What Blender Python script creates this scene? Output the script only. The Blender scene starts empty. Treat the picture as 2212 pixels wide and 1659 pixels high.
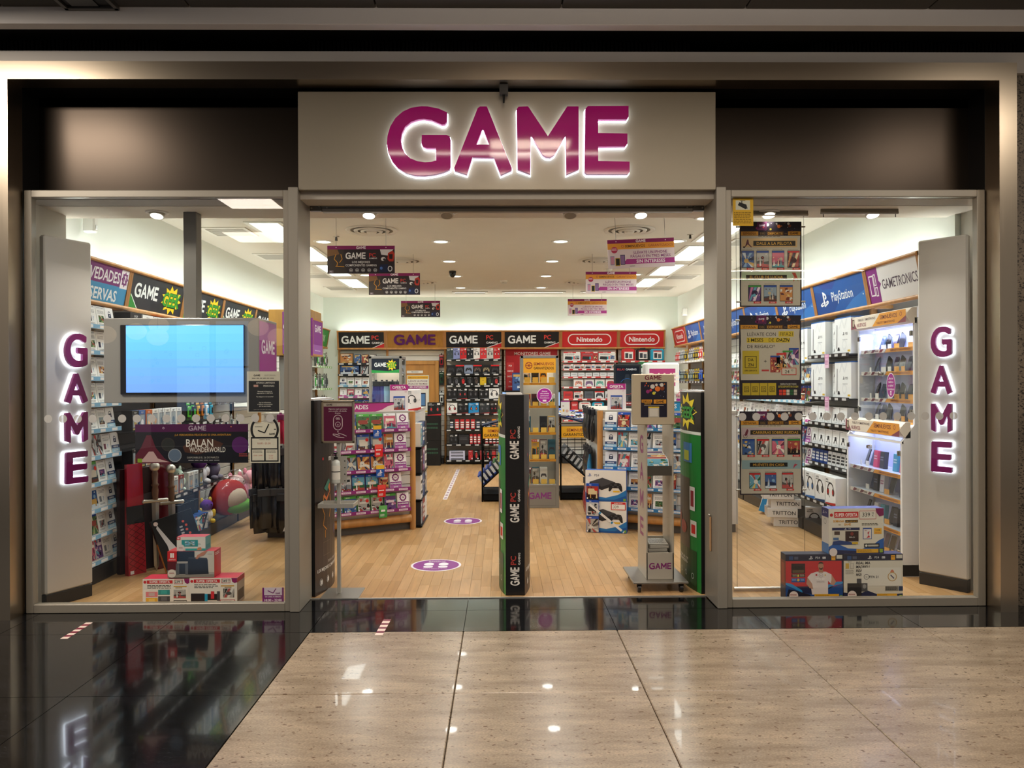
import bpy, math, random
from mathutils import Vector, Matrix
from mathutils.geometry import tessellate_polygon

SC = bpy.context.scene
COL = SC.collection
# ---------------------------------------------------------------- camera
F_PX, CAM_Z = 1660.0, 1.6
YAW, PITCH, ROLL = math.radians(0.794), math.radians(-0.124), math.radians(0.23)
fwd = Vector((math.sin(YAW)*math.cos(PITCH), math.cos(YAW)*math.cos(PITCH), math.sin(PITCH)))
rgt = Vector((math.cos(YAW), -math.sin(YAW), 0.0))
upv = rgt.cross(fwd)
r2 = rgt*math.cos(ROLL) - upv*math.sin(ROLL)
u2 = upv*math.cos(ROLL) + rgt*math.sin(ROLL)
cam = bpy.data.cameras.new('camera')
cam.sensor_width = 36.0
cam.lens = F_PX/2212.0*36.0
cam.clip_start = 0.05
cam_o = bpy.data.objects.new('camera', cam)
COL.objects.link(cam_o)
cm = Matrix((r2, u2, -fwd)).transposed().to_4x4()
cm.translation = Vector((0, 0, CAM_Z))
cam_o.matrix_world = cm
SC.camera = cam_o

# ---------------------------------------------------------------- view, world
SC.view_settings.view_transform = 'Standard'
SC.view_settings.look = 'None'
SC.view_settings.exposure = 0.4
SC.view_settings.gamma = 1.0
SC.view_settings.use_curve_mapping = False
w = bpy.data.worlds.new('world'); SC.world = w
w.use_nodes = True
w.node_tree.nodes['Background'].inputs[0].default_value = (0.55, 0.5, 0.45, 1)
w.node_tree.nodes['Background'].inputs[1].default_value = 0.3

SHOP_W = (0.97, 1.0, 0.95)
def area(name, loc, rot, sx, sy, power, col=SHOP_W, shape='RECTANGLE', spread=180, parent=None):
    l = bpy.data.lights.new(name, 'AREA')
    l.shape = shape; l.size = sx; l.size_y = sy; l.energy = power; l.color = col
    l.spread = math.radians(spread)
    o = bpy.data.objects.new(name, l); COL.objects.link(o)
    o.location = loc; o.rotation_euler = rot
    if parent is not None: o.parent = parent
    return o

# large warm ceiling light fields of the mall concourse (behind and above the viewer)
MALL_W = (1.0, 0.89, 0.76)

# ---------------------------------------------------------------- pixel helpers (photo ray to a plane of the place)
def ray(px, py):
    return fwd + r2*((px-1106.0)/F_PX) - u2*((py-829.5)/F_PX)
def WP(px, py, Y):
    d = ray(px, py); t = Y/d.y
    return Vector((d.x*t, Y, CAM_Z+d.z*t))
def FP(px, py, Z=0.0):
    d = ray(px, py); t = (Z-CAM_Z)/d.z
    return Vector((d.x*t, d.y*t, Z))
def XP(px, py, X):
    d = ray(px, py); t = X/d.x
    return Vector((X, d.y*t, CAM_Z+d.z*t))

# ---------------------------------------------------------------- colours
def lin1(v): return v/12.92 if v <= 0.04045 else ((v+0.055)/1.055)**2.4
_cc = {}
def C(h):
    if isinstance(h, tuple): return h
    if h not in _cc:
        s = h.lstrip('#')
        if len(s) == 3: s = ''.join(x*2 for x in s)
        _cc[h] = tuple(lin1(int(s[i:i+2], 16)/255.0) for i in (0, 2, 4))
    return _cc[h]
PURP, MAG = '#6d2160', '#a5126f'
WHITE, BLACK = '#f2f0ec', '#101012'
WOODC = '#c08a4e'
GREYM = '#9a958c'

# ---------------------------------------------------------------- materials
MATS = {}
def newmat(name):
    m = bpy.data.materials.new(name); m.use_nodes = True
    MATS[name] = m
    return m, m.node_tree.nodes, m.node_tree.links, m.node_tree.nodes['Principled BSDF']
def attr_mat(name, rough, metal=0.0, spec=0.5, emit=0.0, coat=0.0, noise=0.0, nscale=(40, 40, 40), bump=0.0, alpha=None):
    m, n, l, b = newmat(name)
    a = n.new('ShaderNodeAttribute'); a.attribute_name = 'Col'
    src = a.outputs['Color']
    if noise or bump:
        tc = n.new('ShaderNodeTexCoord'); mp = n.new('ShaderNodeMapping')
        mp.inputs['Scale'].default_value = nscale
        nz = n.new('ShaderNodeTexNoise'); nz.inputs['Scale'].default_value = 1.0; nz.inputs['Detail'].default_value = 4
        l.new(tc.outputs['Object'], mp.inputs[0]); l.new(mp.outputs[0], nz.inputs['Vector'])
        if noise:
            hsv = n.new('ShaderNodeHueSaturation')
            mr = n.new('ShaderNodeMapRange'); mr.inputs[3].default_value = 1-noise; mr.inputs[4].default_value = 1+noise
            l.new(nz.outputs['Fac'], mr.inputs[0]); l.new(mr.outputs[0], hsv.inputs['Value'])
            l.new(src, hsv.inputs['Color']); src = hsv.outputs['Color']
        if bump:
            bp = n.new('ShaderNodeBump'); bp.inputs['Strength'].default_value = bump; bp.inputs['Distance'].default_value = 0.004
            l.new(nz.outputs['Fac'], bp.inputs['Height']); l.new(bp.outputs[0], b.inputs['Normal'])
    l.new(src, b.inputs['Base Color'])
    b.inputs['Roughness'].default_value = rough
    b.inputs['Metallic'].default_value = metal
    b.inputs['Specular IOR Level'].default_value = spec
    b.inputs['Coat Weight'].default_value = coat
    if emit:
        l.new(src, b.inputs['Emission Color']); b.inputs['Emission Strength'].default_value = emit
    if alpha is not None: b.inputs['Alpha'].default_value = alpha
    return m
attr_mat('paper', 0.55, spec=0.3)
attr_mat('card', 0.4, spec=0.4)
attr_mat('gloss', 0.18, spec=0.5)
attr_mat('acrylic', 0.06, spec=0.35)
attr_mat('plastic', 0.38, spec=0.5)
attr_mat('matte', 0.85, spec=0.2, noise=0.04, nscale=(3, 3, 3))
attr_mat('paint', 0.5, spec=0.4, noise=0.03, nscale=(5, 5, 5))
attr_mat('metal', 0.36, metal=0.85)
attr_mat('chrome', 0.15, metal=1.0)
attr_mat('fabric', 0.95, spec=0.15, noise=0.12, nscale=(60, 60, 60), bump=0.4)
attr_mat('glow', 0.5, emit=4.0)
attr_mat('glow_soft', 0.5, emit=1.0)
attr_mat('screen', 0.12, emit=1.1)
attr_mat('wrap', 0.12, spec=0.6, bump=0.25, nscale=(9, 9, 9))

def wood_mat(name, scale, contrast, rough, axis='Z'):
    m, n, l, b = newmat(name)
    a = n.new('ShaderNodeAttribute'); a.attribute_name = 'Col'
    tc = n.new('ShaderNodeTexCoord'); mp = n.new('ShaderNodeMapping')
    mp.inputs['Scale'].default_value = scale
    oi = n.new('ShaderNodeObjectInfo')
    ad = n.new('ShaderNodeVectorMath'); ad.operation = 'ADD'
    l.new(tc.outputs['Object'], mp.inputs[0])
    ml = n.new('ShaderNodeMath'); ml.operation = 'MULTIPLY'; ml.inputs[1].default_value = 37.0
    l.new(oi.outputs['Random'], ml.inputs[0])
    cx = n.new('ShaderNodeCombineXYZ')
    for i in range(3): l.new(ml.outputs[0], cx.inputs[i])
    l.new(mp.outputs[0], ad.inputs[0]); l.new(cx.outputs[0], ad.inputs[1])
    nz = n.new('ShaderNodeTexNoise'); nz.inputs['Scale'].default_value = 1; nz.inputs['Detail'].default_value = 6; nz.inputs['Distortion'].default_value = 0.6
    l.new(ad.outputs[0], nz.inputs['Vector'])
    mr = n.new('ShaderNodeMapRange'); mr.inputs[1].default_value = 0.3; mr.inputs[2].default_value = 0.7
    mr.inputs[3].default_value = 1-contrast; mr.inputs[4].default_value = 1+contrast
    l.new(nz.outputs['Fac'], mr.inputs[0])
    hsv = n.new('ShaderNodeHueSaturation'); l.new(mr.outputs[0], hsv.inputs['Value']); l.new(a.outputs['Color'], hsv.inputs['Color'])
    l.new(hsv.outputs[0], b.inputs['Base Color'])
    b.inputs['Roughness'].default_value = rough
    bp = n.new('ShaderNodeBump'); bp.inputs['Strength'].default_value = 0.06; bp.inputs['Distance'].default_value = 0.002
    l.new(nz.outputs['Fac'], bp.inputs['Height']); l.new(bp.outputs[0], b.inputs['Normal'])
wood_mat('wood', (14, 14, 1.4), 0.16, 0.42)
wood_mat('plank', (26, 2.2, 10), 0.13, 0.3)

def stone_mat(name, base, dark, light, speck, rough, coat, speckscale, specthr):
    m, n, l, b = newmat(name)
    ge = n.new('ShaderNodeNewGeometry')
    mp = n.new('ShaderNodeMapping'); mp.inputs['Scale'].default_value = (1.1, 5.0, 1.0); mp.inputs['Rotation'].default_value = (0, 0, 0.25)
    l.new(ge.outputs['Position'], mp.inputs[0])
    n1 = n.new('ShaderNodeTexNoise'); n1.inputs['Scale'].default_value = 2.2; n1.inputs['Detail'].default_value = 8; n1.inputs['Roughness'].default_value = 0.62
    l.new(mp.outputs[0], n1.inputs['Vector'])
    cr = n.new('ShaderNodeValToRGB'); e = cr.color_ramp.elements
    e[0].position = 0.3; e[0].color = (*C(dark), 1); e[1].position = 0.68; e[1].color = (*C(light), 1)
    k = e.new(0.5); k.color = (*C(base), 1)
    l.new(n1.outputs['Fac'], cr.inputs[0])
    mp2 = n.new('ShaderNodeMapping'); mp2.inputs['Scale'].default_value = (0.6, 1.0, 1.0); mp2.inputs['Rotation'].default_value = (0, 0, 0.25)
    l.new(ge.outputs['Position'], mp2.inputs[0])
    n2 = n.new('ShaderNodeTexNoise'); n2.inputs['Scale'].default_value = speckscale; n2.inputs['Detail'].default_value = 2.5
    l.new(mp2.outputs[0], n2.inputs['Vector'])
    mr = n.new('ShaderNodeMapRange'); mr.inputs[1].default_value = specthr; mr.inputs[2].default_value = specthr+0.035
    l.new(n2.outputs['Fac'], mr.inputs[0])
    n3 = n.new('ShaderNodeTexNoise'); n3.inputs['Scale'].default_value = speckscale*3.1; n3.inputs['Detail'].default_value = 2
    l.new(mp2.outputs[0], n3.inputs['Vector'])
    mr3 = n.new('ShaderNodeMapRange'); mr3.inputs[1].default_value = 0.4; mr3.inputs[2].default_value = 0.75; mr3.inputs[3].default_value = 0.8; mr3.inputs[4].default_value = 1.18
    l.new(n3.outputs['Fac'], mr3.inputs[0])
    mx = n.new('ShaderNodeMix'); mx.data_type = 'RGBA'
    mx.inputs[7].default_value = (*C(speck), 1)
    l.new(mr.outputs[0], mx.inputs[0]); l.new(cr.outputs[0], mx.inputs[6])
    hs = n.new('ShaderNodeHueSaturation'); l.new(mx.outputs[2], hs.inputs['Color']); l.new(mr3.outputs[0], hs.inputs['Value'])
    l.new(hs.outputs[0], b.inputs['Base Color'])
    b.inputs['Roughness'].default_value = rough
    b.inputs['Coat Weight'].default_value = coat; b.inputs['Coat Roughness'].default_value = 0.03
    return m
stone_mat('granite_beige', '#8f7e6b', '#796957', '#a18f7a', '#5e4a38', 0.26, 0.1, 48, 0.635)
stone_mat('granite_black', '#0e0e0f', '#070708', '#17171a', '#2c2c30', 0.1, 0.3, 120, 0.62)
stone_mat('stone_wall', '#6b5f50', '#4c4238', '#857868', '#2c251e', 0.6, 0.0, 90, 0.55)

def brushed(name, col, rough, metal, stretch, amt):
    m, n, l, b = newmat(name)
    ge = n.new('ShaderNodeNewGeometry'); mp = n.new('ShaderNodeMapping'); mp.inputs['Scale'].default_value = stretch
    l.new(ge.outputs['Position'], mp.inputs[0])
    nz = n.new('ShaderNodeTexNoise'); nz.inputs['Scale'].default_value = 1; nz.inputs['Detail'].default_value = 3
    l.new(mp.outputs[0], nz.inputs['Vector'])
    mr = n.new('ShaderNodeMapRange'); mr.inputs[3].default_value = rough*(1-amt); mr.inputs[4].default_value = rough*(1+amt)
    l.new(nz.outputs['Fac'], mr.inputs[0]); l.new(mr.outputs[0], b.inputs['Roughness'])
    b.inputs['Base Color'].default_value = (*C(col), 1); b.inputs['Metallic'].default_value = metal
    return m, b
brushed('steel_h', '#b9ab98', 0.3, 1.0, (2, 300, 300), 0.12)
brushed('steel_v', '#b9ab98', 0.3, 1.0, (300, 300, 2), 0.12)
_m, _b = brushed('dark_panel', '#322b25', 0.3, 0.9, (4, 200, 200), 0.04)
_m, _b = brushed('champagne', '#8d8474', 0.4, 0.35, (4, 200, 200), 0.06)
attr_mat('frame_paint', 0.4, metal=0.25, spec=0.5)

def glass_mat(name, tint, refl_mul, rough=0.0):
    m = bpy.data.materials.new(name); m.use_nodes = True; MATS[name] = m
    n, l = m.node_tree.nodes, m.node_tree.links
    n.clear()
    out = n.new('ShaderNodeOutputMaterial'); mx = n.new('ShaderNodeMixShader')
    tr = n.new('ShaderNodeBsdfTransparent'); tr.inputs[0].default_value = (*tint, 1)
    gl = n.new('ShaderNodeBsdfGlossy'); gl.inputs['Roughness'].default_value = rough
    # Schlick reflectance, the same from both sides of the sheet
    ge = n.new('ShaderNodeNewGeometry'); dt = n.new('ShaderNodeVectorMath'); dt.operation = 'DOT_PRODUCT'
    l.new(ge.outputs['Incoming'], dt.inputs[0]); l.new(ge.outputs['Normal'], dt.inputs[1])
    def mth(op, a, b=None):
        k = n.new('ShaderNodeMath'); k.operation = op
        if isinstance(a, (int, float)): k.inputs[0].default_value = a
        else: l.new(a, k.inputs[0])
        if b is not None:
            if isinstance(b, (int, float)): k.inputs[1].default_value = b
            else: l.new(b, k.inputs[1])
        return k.outputs[0]
    ca = mth('SUBTRACT', 1.0, mth('ABSOLUTE', dt.outputs['Value']))
    fz = mth('MULTIPLY', mth('ADD', mth('MULTIPLY', mth('POWER', ca, 5.0), 0.96), 0.036), refl_mul)
    l.new(fz, mx.inputs[0])
    l.new(tr.outputs[0], mx.inputs[1]); l.new(gl.outputs[0], mx.inputs[2]); l.new(mx.outputs[0], out.inputs[0])
glass_mat('glass', (0.975, 0.985, 0.98), 1.0)
glass_mat('poly_bag', (0.97, 0.98, 0.98), 0.6, 0.15)
def frost_mat():
    m = bpy.data.materials.new('frosted'); m.use_nodes = True; MATS['frosted'] = m
    n, l = m.node_tree.nodes, m.node_tree.links
    n.clear()
    out = n.new('ShaderNodeOutputMaterial'); mx = n.new('ShaderNodeMixShader')
    tr = n.new('ShaderNodeBsdfTransparent'); df = n.new('ShaderNodeBsdfDiffuse'); df.inputs[0].default_value = (0.5, 0.49, 0.47, 1)
    mx.inputs[0].default_value = 0.72
    l.new(tr.outputs[0], mx.inputs[1]); l.new(df.outputs[0], mx.inputs[2]); l.new(mx.outputs[0], out.inputs[0])
frost_mat()

# ---------------------------------------------------------------- mesh builder
_txt = {}
def text_tris(s, bold=0.0):
    k = (s, bold)
    if k not in _txt:
        cu = bpy.data.curves.new('lettering_src', 'FONT')
        cu.body = s; cu.size = 1.0; cu.resolution_u = 2; cu.offset = bold
        ob = bpy.data.objects.new('lettering_src', cu)
        me = ob.to_mesh()
        vs = [(v.co.x, v.co.y) for v in me.vertices]
        me.calc_loop_triangles()
        tr = [tuple(t.vertices) for t in me.loop_triangles]
        ob.to_mesh_clear()
        bpy.data.objects.remove(ob); bpy.data.curves.remove(cu)
        xs = [v[0] for v in vs] or [0, 1]
        _txt[k] = (vs, tr, min(xs), max(xs))
    return _txt[k]

class MB:
    def __init__(s):
        s.v = []; s.f = []; s.c = []; s.m = []; s.s = []; s.mats = []; s.M = None
    def _mi(s, mat):
        if mat not in s.mats: s.mats.append(mat)
        return s.mats.index(mat)
    def add(s, pts, faces, col, mat='paper', smooth=False):
        b = len(s.v)
        if s.M is not None: pts = [s.M @ Vector(p) for p in pts]
        s.v.extend(tuple(p) for p in pts)
        mi = s._mi(mat); col = C(col)
        for f in faces:
            s.f.append(tuple(b+i for i in f)); s.c.append(col); s.m.append(mi); s.s.append(smooth)
        return s
    def quad(s, a, b, c, d, col, mat='paper'): return s.add([a, b, c, d], [(0, 1, 2, 3)], col, mat)
    def box(s, x0, x1, y0, y1, z0, z1, col, mat='paint'):
        return s.add([(x0,y0,z0),(x1,y0,z0),(x1,y1,z0),(x0,y1,z0),(x0,y0,z1),(x1,y0,z1),(x1,y1,z1),(x0,y1,z1)],
            [(0,3,2,1),(4,5,6,7),(0,1,5,4),(1,2,6,5),(2,3,7,6),(3,0,4,7)], col, mat)
    def cbox(s, x0, x1, y0, y1, z0, z1, col, mat='paint', ch=0.004):
        # box with chamfered edges
        ch = min(ch, (x1-x0)*.45, (y1-y0)*.45, (z1-z0)*.45)
        P = []
        idx = {}
        for i, X in ((0, x0), (1, x1)):
            for j, Y in ((0, y0), (1, y1)):
                for k, Z in ((0, z0), (1, z1)):
                    dx = ch if i == 0 else -ch; dy = ch if j == 0 else -ch; dz = ch if k == 0 else -ch
                    for a, p in (('x', (X, Y+dy, Z+dz)), ('y', (X+dx, Y, Z+dz)), ('z', (X+dx, Y+dy, Z))):
                        idx[(i, j, k, a)] = len(P); P.append(p)
        Fs = []
        g = lambda i, j, k, a: idx[(i, j, k, a)]
        for i in (0, 1):
            q = [g(i,0,0,'x'), g(i,1,0,'x'), g(i,1,1,'x'), g(i,0,1,'x')]; Fs.append(q if i else q[::-1])
            q = [g(0,i,0,'y'), g(1,i,0,'y'), g(1,i,1,'y'), g(0,i,1,'y')]; Fs.append(q[::-1] if i else q)
            q = [g(0,0,i,'z'), g(1,0,i,'z'), g(1,1,i,'z'), g(0,1,i,'z')]; Fs.append(q if i else q[::-1])
        for a in (0, 1):
            for b in (0, 1):
                Fs.append([g(0,a,b,'y'), g(1,a,b,'y'), g(1,a,b,'z'), g(0,a,b,'z')])
                Fs.append([g(a,0,b,'x'), g(a,1,b,'x'), g(a,1,b,'z'), g(a,0,b,'z')])
                Fs.append([g(a,b,0,'x'), g(a,b,1,'x'), g(a,b,1,'y'), g(a,b,0,'y')])
                for c in (0, 1): Fs.append([g(a,b,c,'x'), g(a,b,c,'y'), g(a,b,c,'z')])
        return s.add(P, Fs, col, mat)
    def prism(s, loop, a0, a1, axis, col, mat='paint', smooth=False, capcol=None):
        # loop of 2D points extruded along axis ('y': loop is (x,z); 'z': (x,y); 'x': (y,z))
        n = len(loop)
        def P(p, a): return (p[0], a, p[1]) if axis == 'y' else (p[0], p[1], a) if axis == 'z' else (a, p[0], p[1])
        pts = [P(p, a0) for p in loop] + [P(p, a1) for p in loop]
        s.add(pts, [(i, (i+1) % n, n+(i+1) % n, n+i) for i in range(n)], col, mat, smooth)
        tri = tessellate_polygon([[Vector((p[0], p[1], 0)) for p in loop]])
        s.add(pts[:n], [tuple(t) for t in tri], capcol or col, mat)
        s.add(pts[n:], [tuple(t) for t in tri], capcol or col, mat)
        return s
    def cyl(s, p0, p1, r0, r1=None, n=12, col=GREYM, mat='metal', caps=True):
        p0, p1 = Vector(p0), Vector(p1); r1 = r0 if r1 is None else r1
        d = (p1-p0).normalized(); a = d.orthogonal().normalized(); b = d.cross(a)
        cs = [(math.cos(2*math.pi*i/n), math.sin(2*math.pi*i/n)) for i in range(n)]
        pts = [p0+(a*x+b*y)*r0 for x, y in cs] + [p1+(a*x+b*y)*r1 for x, y in cs]
        s.add(pts, [(i, (i+1) % n, n+(i+1) % n, n+i) for i in range(n)], col, mat, True)
        if caps:
            s.add(pts[:n], [tuple(range(n))[::-1]], col, mat); s.add(pts[n:], [tuple(range(n))], col, mat)
        return s
    def tube(s, path, r, n=8, col=GREYM, mat='metal'):
        for a, b in zip(path[:-1], path[1:]): s.cyl(a, b, r, r, n, col, mat)
        return s
    def lathe(s, prof, c, n=20, col=GREYM, mat='plastic', cols=None, smooth=True):
        # prof: list of (r, z); around vertical axis through c
        cx, cy, cz = c
        pts = []
        for r, z in prof:
            for i in range(n):
                a = 2*math.pi*i/n; pts.append((cx+r*math.cos(a), cy+r*math.sin(a), cz+z))
        for j in range(len(prof)-1):
            fs = [(j*n+i, j*n+(i+1) % n, (j+1)*n+(i+1) % n, (j+1)*n+i) for i in range(n)]
            b = len(s.v)
            s.add(pts, fs, cols[j] if cols else col, mat, smooth) if j == 0 else s._addf(b0, fs, cols[j] if cols else col, mat, smooth)
            if j == 0: b0 = b
        return s
    def _addf(s, b, fs, col, mat, smooth):
        mi = s._mi(mat); col = C(col)
        for f in fs:
            s.f.append(tuple(b+i for i in f)); s.c.append(col); s.m.append(mi); s.s.append(smooth)
    def ball(s, c, rx, ry=None, rz=None, col=WHITE, mat='fabric', n=14, k=8, wob=0.0, seed=0):
        ry = rx if ry is None else ry; rz = rx if rz is None else rz
        rd = random.Random(seed)
        pts = []; c = Vector(c)
        for j in range(k+1):
            t = math.pi*j/k
            for i in range(n):
                a = 2*math.pi*i/n; w_ = 1+wob*(rd.random()-.5)
                pts.append(c+Vector((rx*math.sin(t)*math.cos(a), ry*math.sin(t)*math.sin(a), rz*math.cos(t)))*w_)
        return s.add(pts, [(j*n+i, j*n+(i+1) % n, (j+1)*n+(i+1) % n, (j+1)*n+i) for j in range(k) for i in range(n)], col, mat, True)
    def mesh(s, name):
        me = bpy.data.meshes.new(name)
        me.from_pydata(s.v, [], s.f)
        for m in s.mats: me.materials.append(MATS[m])
        me.polygons.foreach_set('material_index', s.m)
        me.polygons.foreach_set('use_smooth', s.s)
        at = me.color_attributes.new('Col', 'FLOAT_COLOR', 'CORNER')
        buf = []
        for f, c in zip(s.f, s.c): buf.extend((c[0], c[1], c[2], 1.0)*len(f))
        at.data.foreach_set('color', buf)
        me.update()
        return me
    def obj(s, name, parent=None, loc=None, rotz=0.0):
        o = bpy.data.objects.new(name, s.mesh(name)); COL.objects.link(o)
        if parent is not None: o.parent = parent
        if loc is not None: o.location = loc
        if rotz: o.rotation_euler = (0, 0, rotz)
        return o

# ---------------------------------------------------------------- brand wordmark outlines of the shop sign (traced proportions, unit height)
def _n(pts): return [((x-525)/333.0, (845-y)/333.0) for x, y in pts]
LOGO = {
 'G': [_n([(810,540),(770,522),(720,512),(690,511),(640,518),(600,537),(565,568),(540,610),(527,655),(524,690),(530,735),(548,775),(575,808),(612,832),(655,844),(700,846),(750,840),(795,828),(822,815),(826,805),(826,670),(822,655),(808,650),(690,650),(688,690),(695,705),(712,712),(757,712),(757,772),(735,779),(705,781),(670,776),(635,762),(610,738),(595,705),(590,675),(596,640),(612,608),(640,585),(675,573),(700,571),(735,577),(765,590),(785,599),(800,597),(809,585)])],
 'A': [_n([(956,520),(968,512),(1000,512),(1118,810),(1116,820),(1064,843),(1032,758),(930,756),(903,840),(846,822),(843,810)]), _n([(980,617),(948,696),(1012,696)])],
 'M': [_n([(1142,525),(1150,513),(1196,511),(1290,655),(1383,511),(1437,511),(1437,815),(1378,840),(1376,648),(1320,745),(1302,757),(1280,755),(1265,745),(1208,648),(1206,838),(1145,815)])],
 'E': [_n([(1470,522),(1482,509),(1676,508),(1676,560),(1668,572),(1530,572),(1530,640),(1670,642),(1670,690),(1660,703),(1530,705),(1530,775),(1680,778),(1680,828),(1672,838),(1475,838),(1465,828)])],
}
LOGO_W = 1155/333.0
_lt = {}
def logo_tris(ch):
    if ch not in _lt:
        loops = LOGO[ch]
        fl = [p for L in loops for p in L]
        _lt[ch] = (fl, [tuple(t) for t in tessellate_polygon([[Vector((x, y, 0)) for x, y in L] for L in loops])])
    return _lt[ch]

# ---------------------------------------------------------------- flat print on a panel: u to the right, v up, both 0..1
EPS = 0.0004
class Pr:
    k = 0
    def __init__(s, mb, O, U, V, mat='paper'):
        s.mb = mb; s.O = Vector(O); s.U = Vector(U); s.V = Vector(V); s.w = s.U.length; s.h = s.V.length
        s.N = s.U.cross(s.V).normalized(); s.mat = mat
    def p(s, u, v, L): return s.O + s.U*u + s.V*v + s.N*(EPS*L+3e-5*s.k)
    def nx(s): s.k = (s.k+1) % 12     # neighbours in one layer never lie in one plane
    def rect(s, u0, v0, u1, v1, col, L=1, mat=None):
        s.nx(); s.mb.add([s.p(u0,v0,L), s.p(u1,v0,L), s.p(u1,v1,L), s.p(u0,v1,L)], [(0,1,2,3)], col, mat or s.mat); return s
    def poly(s, pts, col, L=1, mat=None):
        n = len(pts); s.nx()
        P = [s.p(u, v, L) for u, v in pts]
        if n <= 4: s.mb.add(P, [tuple(range(n))], col, mat or s.mat)
        else: s.mb.add(P, [tuple(t) for t in tessellate_polygon([[Vector((u*s.w, v*s.h, 0)) for u, v in pts]])], col, mat or s.mat)
        return s
    def ell(s, u, v, ru, rv=None, col=WHITE, L=2, n=20, a0=0, a1=360):
        # radii in metres when rv is None
        if rv is None: rv = ru/s.h; ru = ru/s.w
        full = (a1-a0) >= 360; s.nx()
        k = n if full else n+1
        pts = [(u+ru*math.cos(math.radians(a0+(a1-a0)*i/n)), v+rv*math.sin(math.radians(a0+(a1-a0)*i/n))) for i in range(k)]
        s.mb.add([s.p(a, b, L) for a, b in pts], [tuple(range(k))], col, s.mat); return s
    def ring(s, u, v, r, t, col, L=2, n=24, a0=0, a1=360):
        P = []; s.nx()
        for i in range(n+1):
            a = math.radians(a0+(a1-a0)*i/n)
            for q in (r, r-t): P.append(s.p(u+q/s.w*math.cos(a), v+q/s.h*math.sin(a), L))
        s.mb.add(P, [(2*i, 2*i+2, 2*i+3, 2*i+1) for i in range(n)], col, s.mat); return s
    def frame(s, u0, v0, u1, v1, t, col, L=2):
        tu, tv = t/s.w, t/s.h
        s.rect(u0, v0, u1, v0+tv, col, L); s.rect(u0, v1-tv, u1, v1, col, L)
        s.rect(u0, v0+tv, u0+tu, v1-tv, col, L); s.rect(u1-tu, v0+tv, u1, v1-tv, col, L); return s
    def line(s, a, b, t, col, L=2):
        A, B = Vector((a[0]*s.w, a[1]*s.h)), Vector((b[0]*s.w, b[1]*s.h))
        d = (B-A).normalized(); q = Vector((-d.y, d.x))*t*.5
        pts = [A+q, A-q, B-q, B+q]
        return s.poly([(p.x/s.w, p.y/s.h) for p in pts], col, L)
    def text(s, t, u, v, h, col, al='c', bold=0.012, L=3, fit=None, it=0.0, sx=1.0):
        # h: cap height as a fraction of the panel height; v: baseline
        vs, tr, x0, x1 = text_tris(t, bold)
        k = h*s.h/0.72; s.nx()
        wd = (x1-x0)*k*sx
        if fit and wd > fit*s.w: sx *= fit*s.w/wd; wd = fit*s.w
        ox = u*s.w - (wd/2 if al == 'c' else wd if al == 'r' else 0)
        s.mb.add([s.p((ox+((x-x0)*sx+it*y)*k)/s.w, v+y*k/s.h, L) for x, y in vs], tr, col, s.mat); return s
    def logo(s, u, v, h, col, al='c', L=3, sx=1.0, mat=None):
        k = h*s.h; wd = LOGO_W*k*sx
        ox = u*s.w - (wd/2 if al == 'c' else wd if al == 'r' else 0)
        for ch in 'GAME':
            fl, tr = logo_tris(ch)
            s.mb.add([s.p((ox+x*k*sx)/s.w, v+y*k/s.h, L) for x, y in fl], tr, col, mat or s.mat)
        return s
    def greek(s, u0, v0, u1, v1, rows, col, L=2, seed=0, fill=0.5):
        # unreadable small print: rows of short dashes
        rd = random.Random(seed)
        rh = (v1-v0)/rows
        for i in range(rows):
            u = u0
            end = u1 - rd.random()*0.2*(u1-u0)
            while u < end:
                wd = (0.06+0.12*rd.random())*(u1-u0)
                s.rect(u, v1-rh*(i+fill), min(u+wd, u1), v1-rh*i, col, L)
                u += wd + 0.03*(u1-u0)
        return s

def front(mb, w, h, y, x0=None, z0=0.0, mat='paper'):
    # panel facing local -Y, centred in x
    x0 = -w/2 if x0 is None else x0
    return Pr(mb, (x0, y, z0), (w, 0, 0), (0, 0, h), mat)

# ---------------------------------------------------------------- things
def tag(o, label=None, cat=None, group=None, kind=None):
    if label: o['label'] = label
    if cat: o['category'] = cat
    if group: o['group'] = group
    if kind: o['kind'] = kind
    return o
def thing(name, label, cat, loc=(0, 0, 0), rotz=0.0, group=None):
    o = bpy.data.objects.new(name, None); COL.objects.link(o)
    o.empty_display_size = 0.1
    o.location = loc; o.rotation_euler = (0, 0, rotz)
    return tag(o, label, cat, group)
class Proto:
    # a kind of thing: own mesh plus parts [(name, mesh, [(sub, mesh)])]
    def __init__(s, name, cat, mesh, parts=(), size=(0, 0, 0)):
        s.name, s.cat, s.me, s.parts, s.size = name, cat, mesh, parts, size
def inst(p, M, label, group=None):
    o = bpy.data.objects.new(p.name, p.me); COL.objects.link(o)
    o.matrix_basis = M
    tag(o, label, p.cat, group)
    for nm, me, subs in p.parts:
        c = bpy.data.objects.new(nm, me); COL.objects.link(c); c.parent = o
        for sn, sm in subs:
            d = bpy.data.objects.new(sn, sm); COL.objects.link(d); d.parent = c
    return o
def TR(x, y, z, rz=0.0, rx=0.0, ry=0.0):
    return Matrix.Translation((x, y, z)) @ Matrix.Rotation(rz, 4, 'Z') @ Matrix.Rotation(ry, 4, 'Y') @ Matrix.Rotation(rx, 4, 'X')
class Fr:
    # a wall or display face: u along it (to the right for someone facing it), d out of it, z up
    def __init__(s, x, y, ang, z=0.0): s.x, s.y, s.a, s.z = x, y, ang, z
    def M(s, u, d, z, rz=0.0, rx=0.0, ry=0.0):
        return TR(s.x, s.y, s.z, s.a) @ TR(u, -d, z, rz, rx, ry)
    def pt(s, u, d, z): return s.M(u, d, z).translation
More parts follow.
